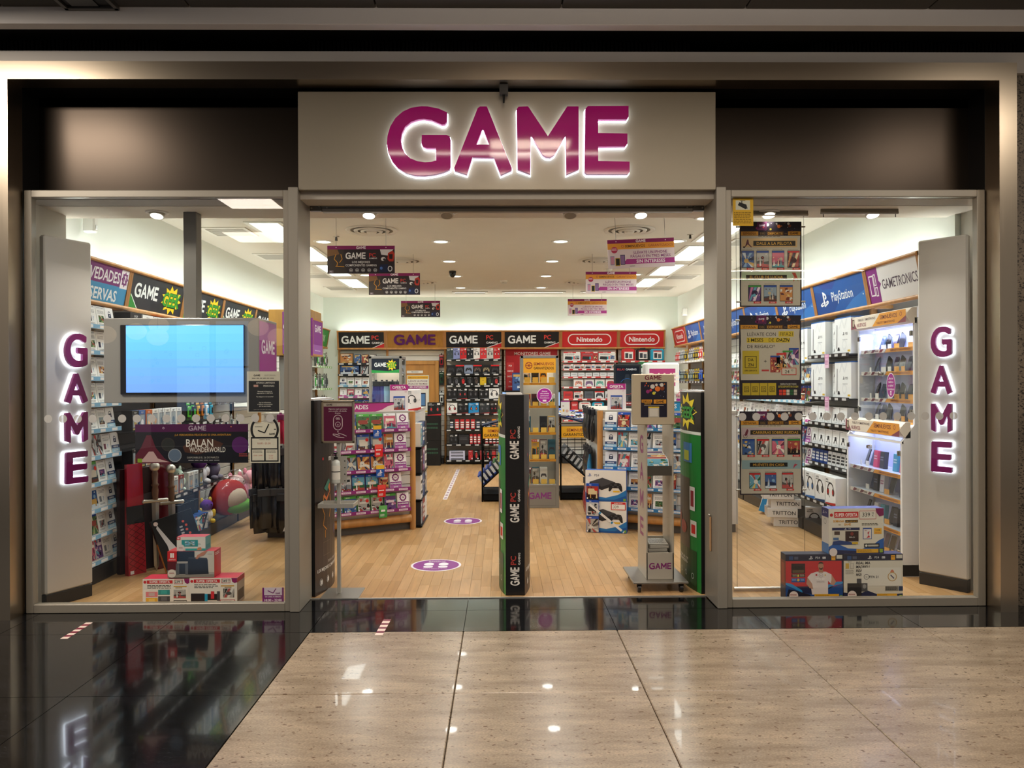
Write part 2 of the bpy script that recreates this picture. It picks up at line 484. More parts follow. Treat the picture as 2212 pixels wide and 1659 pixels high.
ORD = ['first','second','third','fourth','fifth','sixth','seventh','eighth','ninth','tenth','eleventh','twelfth','thirteenth','fourteenth','fifteenth','sixteenth','seventeenth','eighteenth','nineteenth','twentieth']
# ================================================================ MALL: floor, ceiling, walls
XW, YB, ZC = 3.55, 15.4, 3.31          # shop side walls, back wall, ceiling
def structure(o): return tag(o, kind='structure')

# --- mall floor: granite slabs, each its own piece, thin dark joints
mb = MB(); mb.box(-9, 9, -9, 5.70, -0.06, -0.021, '#1c1814', 'matte')
floor = structure(mb.obj('floor'))
tag(floor, 'polished mall floor of beige and black granite slabs')
_tile = {}
def tile(x0, x1, y0, y1, mat):
    k = (round(x1-x0, 3), round(y1-y0, 3), mat)
    if k not in _tile:
        a, b = (x1-x0)/2-0.0018, (y1-y0)/2-0.0018
        m = MB(); (m.box if 'black' in mat else m.cbox)(-a, a, -b, b, -0.02, 0.0, '#888', mat); _tile[k] = m.mesh('floor_tile')
    o = bpy.data.objects.new('floor_tile', _tile[k]); COL.objects.link(o); o.parent = floor
    o.location = ((x0+x1)/2, (y0+y1)/2, 0)
YR = [5.40, 4.945, 3.96, 2.97, 1.98, 0.99, 0.0, -1.0, -2.0]
XC = [-5.2, -4.21, -3.22, -2.23, -1.24, -0.25, 0.74, 1.73, 2.72, 3.71, 4.7, 5.69]
for j in range(len(YR)-1):
    for i in range(len(XC)-1):
        black = XC[i+1] <= -1.2 or j == 0
        tile(XC[i], XC[i+1], YR[j+1], YR[j], 'granite_black' if black else 'granite_beige')

for a, b in ((-1.43, -0.25), (-0.25, 0.74), (0.74, 1.51)): tile(a, b, 5.40, 5.697, 'granite_black')

# --- striped warning tapes stuck on the black slabs
def tape(pa, pb, n, wdt, label):
    A, B = FP(*pa), FP(*pb)
    d = B-A; L = d.length; t = thing('floor_tape', label, 'floor tape', A, math.atan2(d.y, d.x), 'striped floor tapes on the slabs')
    for i in range(n):
        m = MB(); u0, u1 = L*i/n, L*(i+1)/n
        m.box(u0, u1, -wdt/2, wdt/2, 0.0002, 0.0012, '#6d1430' if i % 2 else '#d9c3b8', 'card')
        m.obj('stripe', t)
tape((138, 1380), (193, 1345), 9, 0.045, 'red and white striped tape on black slabs before the television window')
tape((818, 1372), (837, 1338), 8, 0.05, 'red and white striped tape on black slabs before the open entrance')

# --- mall ceiling and bulkheads above the shopfront
mb = MB(); mb.box(-9, 9, -9, 5.0, 4.06, 4.2, '#3a3835', 'matte')
ceil_m = structure(mb.obj('ceiling_mall'))
pm = MB(); pm.cbox(-0.595, 0.595, -0.595, 0.595, 4.03, 4.06, '#4a4743', 'matte', 0.004); pm = pm.mesh('ceiling_panel')
for i in range(14):
    for j in range(10):
        o = bpy.data.objects.new('ceiling_panel', pm); COL.objects.link(o); o.parent = ceil_m
        o.location = (-7.75+i*1.2+0.35, 4.4-j*1.2, 0)
# upper light band, its underside, dark slot with ribbed back, lower light fascia
mb = MB(); mb.cbox(-9, 9, 5.0, 5.085, 3.925, 4.06, '#d0cac6', 'paint', 0.003); structure(mb.obj('trim_1'))
mb = MB(); mb.box(-9, 9, 5.085, 5.62, 4.02, 4.2, '#0c0c0d', 'matte')
mb.box(-9, 9, 5.6, 5.75, 3.6, 4.2, '#0c0c0d', 'matte')
slot = structure(mb.obj('trim_2'))
m = MB()
rd = random.Random(3)
for i in range(300):
    x = -4.2+i*0.0285
    if -2.4 < x < -1.35 or 0.35 < x < 0.9 and False or 1.35 < x < 2.2: continue
    m.cbox(x, x+0.018, 5.44, 5.6, 3.80, 4.012, '#101012', 'matte', 0.004)
tag(m.obj('vent_rib', slot), kind='stuff')
for g0 in (-2.2, 1.45):
    for i in range(9):
        m = MB(); m.cyl((g0+i*0.085, 5.52, 3.935), (g0+i*0.085, 5.6, 3.935), 0.024, 0.03, 10, '#050506', 'matte'); m.obj('vent_hole', slot)
m = MB(); m.box(-9, 9, 5.36, 5.42, 3.76, 3.905, '#cfc8c0', 'paint'); structure(m.obj('trim_3'))

# ceiling fitting at the upper edge of the view (recessed metal louvre light, unlit)
t = thing('ceiling_fitting', 'dark recessed metal fitting in the concourse ceiling above the shopfront', 'ceiling fitting', (-2.62, 4.86, 4.03))
m = MB(); m.box(-0.16, 0.16, -0.12, 0.12, -0.012, 0.02, '#2d2c2a', 'metal'); m.obj('plate', t)
m = MB(); m.box(-0.11, 0.06, -0.10, 0.10, -0.018, -0.012, '#565552', 'chrome'); m.obj('reflector', t)
m = MB()
for s in (-1, 1): m.box(-0.17, 0.17, s*0.115-0.012, s*0.115+0.012, -0.026, 0.0, '#6e6a64', 'metal'); m.box(s*0.16-0.012, s*0.16+0.012, -0.127, 0.127, -0.026, 0.0, '#6e6a64', 'metal')
m.obj('rim', t)

# --- stone wall to the sides of the front, mall far walls
m = MB(); m.box(3.61, 9, 5.40, 5.47, 0, 3.76, '#777', 'stone_wall'); structure(m.obj('wall_front_right'))
m = MB(); m.box(-9, -3.5, 5.40, 5.75, 0, 3.76, '#777', 'stone_wall'); structure(m.obj('wall_front_left'))
m = MB(); m.box(-9, 9, -9.2, -9, 0, 4.06, '#6a655e', 'paint'); structure(m.obj('wall_concourse'))

# --- brushed steel portal frame with mitred corners
xi0, xi1, zi = WP(18, 600, 5.25).x, WP(2160, 600, 5.25).x, WP(1100, 172, 5.25).z
FW = 0.122
def mitre(name, loop_f, mat, par=None):
    m = MB()
    # front face slightly pitched, with depth
    m.prism(loop_f, 5.25, 5.41, 'y', '#bbb', mat)
    return structure(m.obj(name, par))
mitre('trim_4', [(xi0, zi), (xi1, zi), (xi1+FW, zi+FW), (xi0-FW, zi+FW)], 'steel_h')
mitre('trim_5', [(xi0-FW, 0), (xi0, 0), (xi0, zi), (xi0-FW, zi+FW)], 'steel_v')
mitre('trim_6', [(xi1, 0), (xi1+FW, 0), (xi1+FW, zi+FW), (xi1, zi)], 'steel_v')
# black reveal inside the steel frame
m = MB()
for a, b in ((xi0-0.10, xi0+0.001), (xi1-0.001, xi1+0.10)): m.box(a, b, 5.41, 5.455, 0, 2.95, '#0d0d0f', 'plastic'); m.box(a, b, 5.41, 5.75, 2.95, zi+0.1, '#0d0d0f', 'plastic')
m.box(xi0, xi1, 5.41, 5.75, zi, zi+0.1, '#0d0d0f', 'plastic'); structure(m.obj('trim_7'))

# --- dark brushed fascia panels and the pale sign panel
XO0, XO1 = WP(646, 800, 5.4).x, WP(1548, 800, 5.4).x      # clear entrance at the front
ZS0, ZS1 = WP(1100, 410, 5.4).z, WP(1100, 198, 5.4).z
for nm, a, b in (('wall_fascia_left', xi0, XO0), ('wall_fascia_right', XO1, xi1)):
    m = MB(); m.box(a, b, 5.6, 5.66, 2.92, zi, '#222', 'dark_panel'); structure(m.obj(nm))
sign = thing('shop_sign', 'pale metal sign panel with magenta backlit letters above the entrance', 'shop sign', (0, 5.4, 0))
m = MB(); m.cbox(XO0, XO1, 0, 0.2, ZS0, ZS1, '#999', 'champagne', 0.003); m.obj('panel', sign)
def letter(ch, place, depth, parent, face='#b0127a', facemat='acrylic', halo=True, name='letter', hw=0.012):
    # place(x, y, d) -> point; d is the distance out of the panel
    fl, tr = logo_tris(ch)
    m = MB()
    m.add([place(x, y, depth) for x, y in fl], tr, face, facemat)
    m.add([place(x, y, depth*0.45) for x, y in fl], tr, face, 'plastic')
    for L in LOGO[ch]:
        n = len(L)
        m.add([place(x, y, depth*0.45) for x, y in L]+[place(x, y, depth) for x, y in L], [(i, (i+1) % n, n+(i+1) % n, n+i) for i in range(n)], face, 'plastic')
    o = m.obj(name, parent)
    if halo:
        h = MB()
        loops = []
        for k, L in enumerate(LOGO[ch]):
            n = len(L); q = []
            ar = sum(L[i][0]*L[(i+1) % n][1]-L[(i+1) % n][0]*L[i][1] for i in range(n))
            sg = 1 if ar > 0 else -1
            if k: sg = -sg
            for i in range(n):
                p0, p1, p2 = Vector(L[i-1]), Vector(L[i]), Vector(L[(i+1) % n])
                d1, d2 = (p1-p0).normalized(), (p2-p1).normalized()
                nn = (Vector((d1.y, -d1.x))+Vector((d2.y, -d2.x)))
                nn = nn.normalized()*sg*(1 if k == 0 else -1)
                q.append(p1+nn*hw*(1 if k == 0 else 1))
            loops.append(q)
        for k, (L, q) in enumerate(zip(LOGO[ch], loops)):
            n = len(L)
            a, b = (L, q)
            h.add([place(x, y, depth*0.4) for x, y in L]+[place(v.x, v.y, depth*0.4) for v in q], [(i, (i+1) % n, n+(i+1) % n, n+i) for i in range(n)], '#e8f2ff', 'glow')
            h.add([place(v.x, v.y, 0.002) for v in q]+[place(v.x, v.y, depth*0.4) for v in q], [(i, (i+1) % n, n+(i+1) % n, n+i) for i in range(n)], '#e8f2ff', 'glow')
        ho = h.obj('halo_light', o)
        tag(ho, 'white backlight rim')
    return o
lx0 = WP(836, 300, 5.33).x; lx1 = WP(1360, 300, 5.33).x
lz0, lz1 = WP(1100, 379, 5.33).z, WP(1100, 230, 5.33).z
kx, kz = (lx1-lx0)/LOGO_W, (lz1-lz0)
for ch in 'GAME':
    letter(ch, lambda x, y, d: (lx0+x*kx, -d, lz0+y*kz), 0.07, sign)
# soffit bracket above the sign
t = thing('ceiling_hook', 'small dark metal bracket hanging over the top edge of the sign', 'bracket', (WP(1088, 185, 5.35).x, 5.33, zi))
m = MB(); m.cbox(-0.03, 0.03, -0.02, 0.03, -0.075, 0, '#2a2724', 'plastic'); m.obj('block', t)
m = MB(); m.cyl((0, 0, -0.13), (0, 0, -0.07), 0.006, 0.01, 8, '#1b1a18', 'metal'); m.obj('pin', t)

# --- entrance: soffit, jambs, shutter, threshold
m = MB(); m.box(XO0-0.02, XO1+0.02, 5.6, 6.1, 2.965, 3.4, '#8d867a', 'paint'); structure(m.obj('trim_8'))
JZ = 2.97
for nm, a, b in (('trim_9', XO0-0.068, XO0), ('trim_10', XO1, XO1+0.068)):
    m = MB(); m.cbox(a, b, 5.385, 5.735, 0, JZ, '#8d877c', 'frame_paint', 0.004); structure(m.obj(nm))
t = thing('roller_shutter', 'rolled up grey metal shutter rail under the entrance soffit', 'shutter', (0, 5.68, 0))
zr0, zr1 = WP(1100, 459, 5.7).z, WP(1100, 431, 5.7).z
m = MB(); m.cbox(XO0+0.01, XO1-0.01, 0, 0.05, zr0+0.028, zr1, '#7f7f7d', 'metal', 0.003); m.obj('rail', t)
m = MB(); m.cbox(XO0+0.10, XO1-0.09, -0.008, 0.045, zr0, zr0+0.027, '#8d8b86', 'metal', 0.004); m.obj('bottom_bar', t)
for s, xx in ((1, XO0+0.012), (-1, XO1-0.012)):
    m = MB(); m.cbox(min(xx, xx+s*0.085), max(xx, xx+s*0.085), -0.012, 0.03, zr0+0.006, zr1-0.002, '#6d6c69', 'metal', 0.002); b = m.obj('end_bracket', t)
    for bx, bz in ((0.015, 0.025), (0.015, 0.062), (0.125, 0.065), (0.125, 0.03), (0.07, 0.04)):
        m = MB(); m.cyl((xx+s*bx, -0.02 if bx < .1 else -0.008, zr0+bz), (xx+s*bx, -0.008 if bx < .1 else 0.0, zr0+bz), 0.006, 0.006, 8, '#b5b2ab', 'metal'); m.obj('bolt', b)
m = MB(); m.box(XO0, XO1, 5.695, 5.712, -0.01, 0.006, '#d8d4cc', 'metal'); structure(m.obj('trim_11'))
# lock pull on the right jamb's inner face
t = thing('shutter_pull', 'slim vertical wood and metal pull on the entrance jamb', 'pull handle', (XO1-0.001, 5.55, 0.5))
m = MB(); m.cbox(-0.012, 0.0, -0.008, 0.008, -0.13, 0.12, '#b08a64', 'wood', 0.003); m.obj('grip', t)
m = MB(); m.ball((-0.012, 0, 0.13), 0.012, col='#c8c4bc', mat='chrome', n=10, k=6); m.obj('knob', t)

# --- the two shop windows
GY = 5.43
def window(name, px, ytop, lab):
    o = bpy.data.objects.new(name, None); COL.objects.link(o); structure(o); o.location = (0, GY, 0); tag(o, lab)
    x0, x1, x2, x3 = (WP(p, 826, 5.4).x for p in px)
    z1 = WP(1100, ytop, 5.4).z
    for a, b, c, d in ((x0, x1, 0, z1), (x2, x3, 0, z1), (x1, x2, z1-0.05, z1), (x1, x2, 0.0, 0.062)):
        m = MB(); m.cbox(a, b, -0.03, 0.03, c, d, '#8b8478', 'frame_paint', 0.004); m.obj('frame', o)
    m = MB(); m.box(x1-0.01, x2+0.01, -0.004, 0.004, 0.05, z1-0.04, '#fff', 'glass'); m.obj('pane', o)
    return o, x1, x2, z1
w1, wx0, wx1, wz = window('window_1', (53, 69, 613, 628), 410, 'tall glazed shop window with the television behind it')
w2, wx2, wx3, _ = window('window_2', (1567, 1581, 2112, 2129), 410, 'tall glazed shop window with the hanging posters behind it')
# frosted safety dots on both panes
dm = MB(); dm.cyl((0, -0.0052, 0), (0, -0.0044, 0), 0.0285, None, 20, '#ccc', 'frosted'); dm = dm.mesh('safety_dot')
zd = WP(300, 904, GY).z; zd2 = WP(1900, 899, GY).z
for k in range(16):
    for w_, px, zz in ((w1, 105+31.9*k, zd), (w2, 1603+30.4*k, zd2)):
        if (w_ is w1 and px > 602) or (w_ is w2 and px > 2090): continue
        o = bpy.data.objects.new('safety_dot', dm); COL.objects.link(o); o.parent = w_; o.location = (WP(px, 904, GY).x, 0, zz)

# ================================================================ SHOP SHELL
m = MB(); m.box(-XW-0.15, -XW, 5.66, YB+0.15, 0, ZC, '#e4e8df', 'matte'); wl = structure(m.obj('wall_left'))
m = MB(); m.box(XW, XW+0.15, 5.96, YB+0.15, 0, ZC, '#e4e8df', 'matte'); wr = structure(m.obj('wall_right'))
m = MB(); m.box(-XW, XW, YB, YB+0.15, 0, ZC, '#dfe8de', 'matte'); wb = structure(m.obj('wall_back'))
m = MB(); m.box(-XW-0.15, XW+0.15, 6.05, YB+0.15, ZC, ZC+0.1, '#cfc8ba', 'matte'); ceil_s = structure(m.obj('ceiling'))
# front bulkhead behind the glass and its side piers
m = MB(); m.box(-XW, 3.7, 5.66, 6.08, 2.90, ZC+0.1, '#cfc6b8', 'matte'); structure(m.obj('ceiling_bulkhead'))
m = MB(); m.box(-XW, -3.36, 5.47, 5.99, 0, 2.9, '#b9b4a9', 'matte'); structure(m.obj('wall_pier_left'))
m = MB(); m.box(3.59, 3.7, 5.47, 5.95, 0, 2.9, '#b9b4a9', 'matte'); structure(m.obj('wall_pier_right'))
m = MB(); m.box(-XW, 3.7, 5.46, 5.67, 2.90, 2.965, '#a9a298', 'matte'); structure(m.obj('trim_12'))
# small white detector boxes high on the walls
for lab, loc in (('small white alarm sensor high on the wall behind the television', (-3.47, 6.55, 2.95)), ('small white alarm sensor near the rear corner above the red boards', (3.50, 14.6, 2.93))):
    t = thing('alarm_sensor', lab, 'alarm sensor', loc)
    m = MB(); m.cbox(-0.05, 0.05, -0.035, 0.035, -0.07, 0.07, '#dcdcd4', 'plastic', 0.012); m.obj('case', t)
    m = MB(); m.cbox(-0.056, 0.056, -0.02, 0.02, -0.05, 0.0, '#c4c8c4', 'gloss', 0.01); m.obj('lens', t)

# --- laminate floor: strips laid front to back
PW, PL = 0.0805, 0.46
fl_base = MB(); fl_base.box(-XW, 3.7, 5.70, YB, -0.05, -0.009, '#5e4426', 'matte'); shop_floor = structure(fl_base.obj('floor_shop'))
tag(shop_floor, 'light oak strip floor inside the shop')
rd = random.Random(11)
PC = ['#ba9264', '#b48c5e', '#be976a', '#b68e60', '#bc9567', '#b08859', '#c29b6e', '#b79062']
planks = []
nx = int((XW+3.7)/PW)+1
for i in range(nx):
    x = -XW+i*PW
    ys = 5.712 if XO0-0.08 < x+PW/2 < XO1+0.08 else 5.462
    y = ys-rd.random()*PL
    while y < YB:
        y0, y1 = max(y, ys), min(y+PL, YB)
        if y1-y0 > 0.03: planks.append((x, min(x+PW, 3.7), y0, y1, rd.choice(PC)))
        y += PL
def view_size(p):
    x, y = (p[0]+p[1])/2, (p[2]+p[3])/2
    vis = abs(x+0.05) < 0.27*y
    return (1 if vis else 0, -y)
planks.sort(key=view_size, reverse=True)
_pl = {}
for p in planks[:300]:
    k = (round(p[3]-p[2], 2), p[4], round(p[1]-p[0], 3))
    if k not in _pl:
        a, b = (p[1]-p[0])/2-0.0005, (p[3]-p[2])/2-0.0006
        m = MB(); m.cbox(-a, a, -b, b, -0.008, 0, p[4], 'plank', 0.0006); _pl[k] = m.mesh('plank')
    o = bpy.data.objects.new('plank', _pl[k]); COL.objects.link(o); o.parent = shop_floor
    o.location = ((p[0]+p[1])/2, (p[2]+p[3])/2, 0)
m = MB()
for p in planks[300:]:
    m.box(p[0]+0.0005, p[1]-0.0005, p[2]+0.0006, p[3]-0.0006, -0.008, 0, p[4], 'plank')
tag(m.obj('planks', shop_floor), 'far floor strips', kind='stuff')
# ================================================================ LIGHT FITTINGS
# --- shop: round downlights
def downlight(x, y, lab, z=ZC, power=7, r=0.085, lit=True, col=SHOP_W, grp='round downlights in the shop ceiling'):
    t = thing('downlight', lab, 'ceiling light', (x, y, z), 0, grp)
    m = MB(); m.lathe([(r+0.035, 0.0), (r+0.033, -0.008), (r+0.004, -0.012), (r, 0.0)], (0, 0, 0), 28, '#d8d4ca', 'paint'); m.obj('trim_ring', t)
    m = MB(); m.cyl((0, 0, -0.002), (0, 0, -0.004), r, None, 28, '#f6fff4' if lit else '#8c867c', 'glow' if lit else 'gloss'); m.obj('lens', t)
    if lit: area('downlight_lamp', (0, 0, -0.02), (0, 0, 0), 2*r, 2*r, power, col, 'DISK', 150, t)
RO = ['nearest the entrance', 'second from the entrance', 'third from the entrance', 'fourth from the entrance', 'nearest the rear wall']
for s, sd in ((-1, 'door side of the aisle'), (1, 'phone case side of the aisle')):
    for k, y in enumerate((7.8, 9.31, 10.83, 12.34, 13.85)):
        downlight(s*0.725, y, f'lit round downlight over the {sd}, {RO[k]}')
for s, sd in ((-1, 'row beside the toy wall'), (1, 'row beside the console wall')):
    for k, y in enumerate((8.0, 9.31, 12.2)):
        downlight(s*2.14, y, f'lit round downlight in the {sd}, {RO[k]}')
# --- front bulkhead: tilting spots
def gimbal(x, y, lab, lit, tilt=-0.32):
    t = thing('gimbal_spot', lab, 'spotlight', (x, y, 2.9), 0, 'tilting spots in the front bulkhead')
    m = MB(); m.lathe([(0.085, 0.0), (0.083, -0.008), (0.06, -0.01), (0.058, 0.0)], (0, 0, 0), 24, '#d6d0c6', 'paint'); m.obj('ring', t)
    m = MB(); m.M = Matrix.Rotation(tilt, 4, 'X'); m.cyl((0, 0, 0.03), (0, 0, -0.035), 0.05, 0.054, 20, '#cfc9be', 'paint'); m.obj('lamp_head', t)
    m = MB(); m.M = Matrix.Rotation(tilt, 4, 'X'); m.cyl((0, 0, -0.0352), (0, 0, -0.037), 0.044, None, 20, '#fffaf0' if lit else '#77716a', 'glow' if lit else 'gloss'); m.obj('lens', t)
    if lit: area('spot_lamp', (0, 0.02*0, -0.06), (tilt, 0, 0), 0.08, 0.08, 6, (1, 0.93, 0.84), 'DISK', 110, t)
for x, lab, lit in ((-2.6, 'lit tilting spot over the window television', True), (-1.0, 'tilting spot over the hand gel stand', True), (-0.41, 'tilting spot just before the entrance centre', False),
                    (0.53, 'tilting spot over the middle printed gate', False), (1.07, 'lit tilting spot over the leaflet stand', True), (2.85, 'lit tilting spot between the poster rails', True), (2.05, 'tilting spot over the hanging posters', True)):
    gimbal(x, 5.86, lab, lit)
# --- recessed fluorescent troffers along both sides
def troffer(x, y, lab, power=13):
    t = thing('fluorescent_light', lab, 'ceiling light', (x, y, ZC), 0, 'recessed fluorescent lights along the sides')
    m = MB()
    for a, b, c, d in ((-0.2, -0.15, -0.6, 0.6), (0.15, 0.2, -0.6, 0.6), (-0.15, 0.15, -0.6, -0.56), (-0.15, 0.15, 0.56, 0.6)):
        m.box(a, b, c, d, -0.012, 0.0, '#dcdad0', 'paint')
    m.obj('frame', t)
    m = MB(); m.box(-0.15, 0.15, -0.56, 0.56, -0.004, 0.0, '#eef8f0', 'glow'); m.obj('diffuser', t)
    area('troffer_lamp', (0, 0, -0.02), (0, 0, 0), 0.28, 1.1, power, SHOP_W, 'RECTANGLE', 170, t)
for s, sd in ((-1, 'toy wall'), (1, 'console wall')):
    for k, y in enumerate((7.3, 8.75, 10.2, 11.7, 13.2)):
        troffer(s*2.52, y, f'bright recessed fluorescent light along the {sd}, {RO[k] if k < 4 else RO[4]}')
# --- slot diffusers before the rear wall
for k, (x0, x1) in enumerate(((-0.92, -0.25), (0.02, 1.22), (1.5, 2.1))):
    t = thing('slot_diffuser', f'long white slot diffuser in the ceiling before the rear wall, {["beside the dome camera", "at mid aisle", "beside the console wall"][k]}', 'air diffuser', ((x0+x1)/2, 14.55, ZC), 0, 'slot diffusers at the rear')
    hw = (x1-x0)/2
    m = MB(); m.cbox(-hw, hw, -0.11, 0.11, -0.015, 0, '#d9d8ce', 'paint', 0.004); m.obj('frame', t)
    for q in (-0.05, 0.03):
        m = MB(); m.box(-hw+0.05, hw-0.05, q, q+0.035, -0.018, -0.0152, '#f2f6ef' if q < 0 else '#6a665e', 'glow_soft' if q < 0 else 'matte'); m.obj('slot', t)  # pale slot glows though it is no lamp; brightness put in as emission
# --- round air diffusers, square grilles
def round_diff(x, y, lab):
    t = thing('round_air_diffuser', lab, 'air diffuser', (x, y, ZC), 0, 'round air diffusers')
    for k, (ro, ri) in enumerate(((0.29, 0.235), (0.20, 0.155), (0.125, 0.085), (0.06, 0.0))):
        m = MB(); m.lathe([(ro, -0.002-0.006*k), (ro-0.012, -0.02-0.006*k), (max(ri, 0.001), -0.006-0.008*k)], (0, 0, 0), 32, '#cfc8bb', 'paint'); m.obj('ring', t)
    m = MB(); m.cyl((0, 0, -0.0005), (0, 0, -0.001), 0.27, None, 28, '#7a7468', 'matte'); m.obj('throat', t)
for s, sd in ((-1, 'dark hanging signs'), (1, 'pale hanging signs')):
    for k, y in enumerate((8.63, 10.79, 13.1)):
        round_diff(s*(1.445 if k == 0 else 1.38), y, f'round ringed air diffuser over the {sd}, {RO[k]}')
def grille(x, y, lab):
    t = thing('ceiling_grille', lab, 'air grille', (x, y, ZC), 0, 'square ceiling grilles')
    m = MB()
    for a, b, c, d in ((-0.25, -0.21, -0.25, 0.25), (0.21, 0.25, -0.25, 0.25), (-0.21, 0.21, -0.25, -0.21), (-0.21, 0.21, 0.21, 0.25)): m.box(a, b, c, d, -0.01, 0, '#d0cabd', 'paint')
    m.obj('frame', t)
    for i in range(10):
        m = MB(); m.box(-0.21, 0.21, -0.2+i*0.042, -0.2+i*0.042+0.026, -0.008, -0.004, '#b1aa9c', 'paint'); m.obj('slat', t)
    m = MB(); m.box(-0.21, 0.21, -0.21, 0.21, -0.003, -0.001, '#615b50', 'matte'); m.obj('duct', t)
for x, y, lab in ((-3.05, 8.7, 'square air grille above the toy wall, nearest the window'), (-3.02, 10.4, 'square air grille above the toy wall, second from the window'), (-2.95, 12.3, 'square air grille above the toy wall, third from the window'),
                  (-2.9, 13.9, 'square air grille above the toy wall, nearest the rear'), (3.05, 9.4, 'square air grille above the console wall, nearest the window'), (3.0, 11.0, 'square air grille above the console wall, second from the window'),
                  (2.95, 12.5, 'square air grille above the console wall, third from the window'), (2.9, 14.0, 'square air grille above the console wall, nearest the rear')):
    grille(x, y, lab)
# --- dome camera, smoke detectors, sprinkler hangers
t = thing('dome_camera', 'black dome security camera on the ceiling beside the dark hanging signs', 'security camera', (-0.74, 11.8, ZC))
m = MB(); m.cyl((0, 0, 0), (0, 0, -0.03), 0.055, None, 20, '#1a1a1c', 'plastic'); m.obj('base', t)
m = MB(); m.ball((0, 0, -0.03), 0.052, 0.052, 0.07, '#0a0a0c', 'gloss', 18, 8); m.obj('dome', t)
for lab, x, y in (('white smoke detector in the middle of the ceiling', 0.05, 12.9), ('white smoke detector beside the pale hanging signs', 1.62, 11.6)):
    t = thing('smoke_detector', lab, 'smoke detector', (x, y, ZC))
    m = MB(); m.lathe([(0.065, 0), (0.063, -0.02), (0.045, -0.03)], (0, 0, 0), 20, '#ddd8cc', 'plastic'); m.obj('base', t)
    m = MB(); m.lathe([(0.045, -0.03), (0.042, -0.05), (0.0, -0.055)], (0, 0, 0), 20, '#c9c4b8', 'plastic'); m.obj('sensor', t)
for k, (x, y) in enumerate(((-1.92, 9.0), (2.2, 8.9), (1.62, 10.2))):
    t = thing('sprinkler', ['small dark sprinkler head near the dark hanging signs', 'small dark sprinkler head behind the largest pale hanging sign', 'small dark sprinkler head beside the middle pale hanging sign'][k], 'sprinkler', (x, y, ZC))
    m = MB(); m.cyl((0, 0, 0), (0, 0, -0.008), 0.035, None, 14, '#b9b2a6', 'metal'); m.obj('plate', t)
    m = MB(); m.cyl((0, 0, -0.008), (0, 0, -0.05), 0.012, 0.016, 10, '#37332e', 'metal'); m.obj('nozzle', t)

# --- mall concourse: warm square panels, thin light lines, globe pendants, daylit windows (all behind or beside the viewer)
def square_light(x, y, sx, sy, p, lab):
    t = thing('square_ceiling_light', lab, 'ceiling light', (x, y, 4.03), 0, 'warm square lights of the concourse ceiling')
    m = MB(); m.cbox(-sx/2-0.03, sx/2+0.03, -sy/2-0.03, sy/2+0.03, -0.006, 0.0, '#8a857c', 'metal', 0.003); m.obj('frame', t)
    m = MB(); m.box(-sx/2, sx/2, -sy/2, sy/2, -0.008, -0.0062, '#ffd9a8', 'glow_soft'); m.obj('diffuser', t)
    area('square_lamp', (0, 0, -0.02), (0, 0, 0), sx, sy, p, MALL_W, 'RECTANGLE', 180, t)
for x, y, sx, sy, p, lab in ((-4.1, 3.6, 1.2, 0.7, 135, 'warm square ceiling light before the dark fascia corner'), (-3.35, 0.5, 0.7, 0.6, 16, 'warm square ceiling light behind the viewer on the television side'),
        (-4.0, -1.9, 0.9, 0.9, 24, 'warm square ceiling light farther behind on the television side'), (4.3, 3.0, 0.8, 0.8, 40, 'warm square ceiling light before the stone wall'),
        (0.3, 2.7, 0.8, 0.6, 22, 'warm square ceiling light over the beige slabs')):
    square_light(x, y, sx, sy, p, lab)
def line_light(x0, x1, y, lab, p):
    t = thing('line_light', lab, 'ceiling light', ((x0+x1)/2, y, 3.76), 0, 'thin light lines of the concourse ceiling')
    h = (x1-x0)/2
    m = MB(); m.box(-h-0.02, h+0.02, -0.045, 0.045, -0.01, 0, '#9a958c', 'metal'); m.obj('channel', t)
    m = MB(); m.box(-h, h, -0.03, 0.03, -0.014, -0.0102, '#ffe0b8', 'glow'); m.obj('diffuser', t)
    for q in (-h*.8, h*.8): m = MB(); m.cyl((q, 0, 0), (q, 0, .27), .003, None, 6, '#55524c', 'metal'); m.obj('cord', t)  # cords made up: lines hang low so their light reaches the fascia
    area('bounce_fill', (0, 0, 0.03), (math.pi, 0, 0), 2*h, 0.06, p*1.3, (1, 0.9, 0.78), 'RECTANGLE', 180, t)  # added upward fill in place of bounce, brightens fascia and ceiling edge
    area('line_lamp', (0, 0, -0.03), (0, 0, 0), 2*h, 0.06, p, (1, 0.9, 0.78), 'RECTANGLE', 180, t)
line_light(-1.3, 3.6, 3.5, 'long thin warm light line over the beige slabs, nearest the shopfront', 17)
line_light(-1.2, 3.4, 2.0, 'long thin warm light line over the beige slabs, second from the shopfront', 26)
line_light(-1.3, 3.6, 2.8, 'long thin added fill light line between the two other lines', 27)  # extra unseen line, added only to brighten the upright faces of the shopfront
line_light(3.2, 7.0, -3.9, 'thin warm light line far behind on the stone wall side', 40)
line_light(3.2, 7.0, -5.1, 'thin warm light line farthest behind on the stone wall side', 40)
for k, (x, y, z, r) in enumerate(((-7.6, -4.0, 2.55, 0.2), (-7.1, -4.2, 2.62, 0.19), (-6.75, -4.4, 2.75, 0.19), (-6.6, -4.0, 2.5, 0.2), (-4.55, -3.6, 2.65, 0.19), (-4.35, -4.2, 2.5, 0.2))):
    t = thing('globe_pendant', f'white globe pendant lamp of the cafe behind the viewer, {ORD[k]} from the far side', 'pendant lamp', (x, y, z), 0, 'globe pendant lamps')
    m = MB(); m.ball((0, 0, 0), r, r, r*0.85, '#ffdcb4', 'glow_soft', 20, 12); m.obj('globe', t)
    m = MB(); m.cyl((0, 0, r*0.8), (0, 0, 4.03-z), 0.006, None, 6, '#2b2826', 'metal'); m.obj('cord', t)
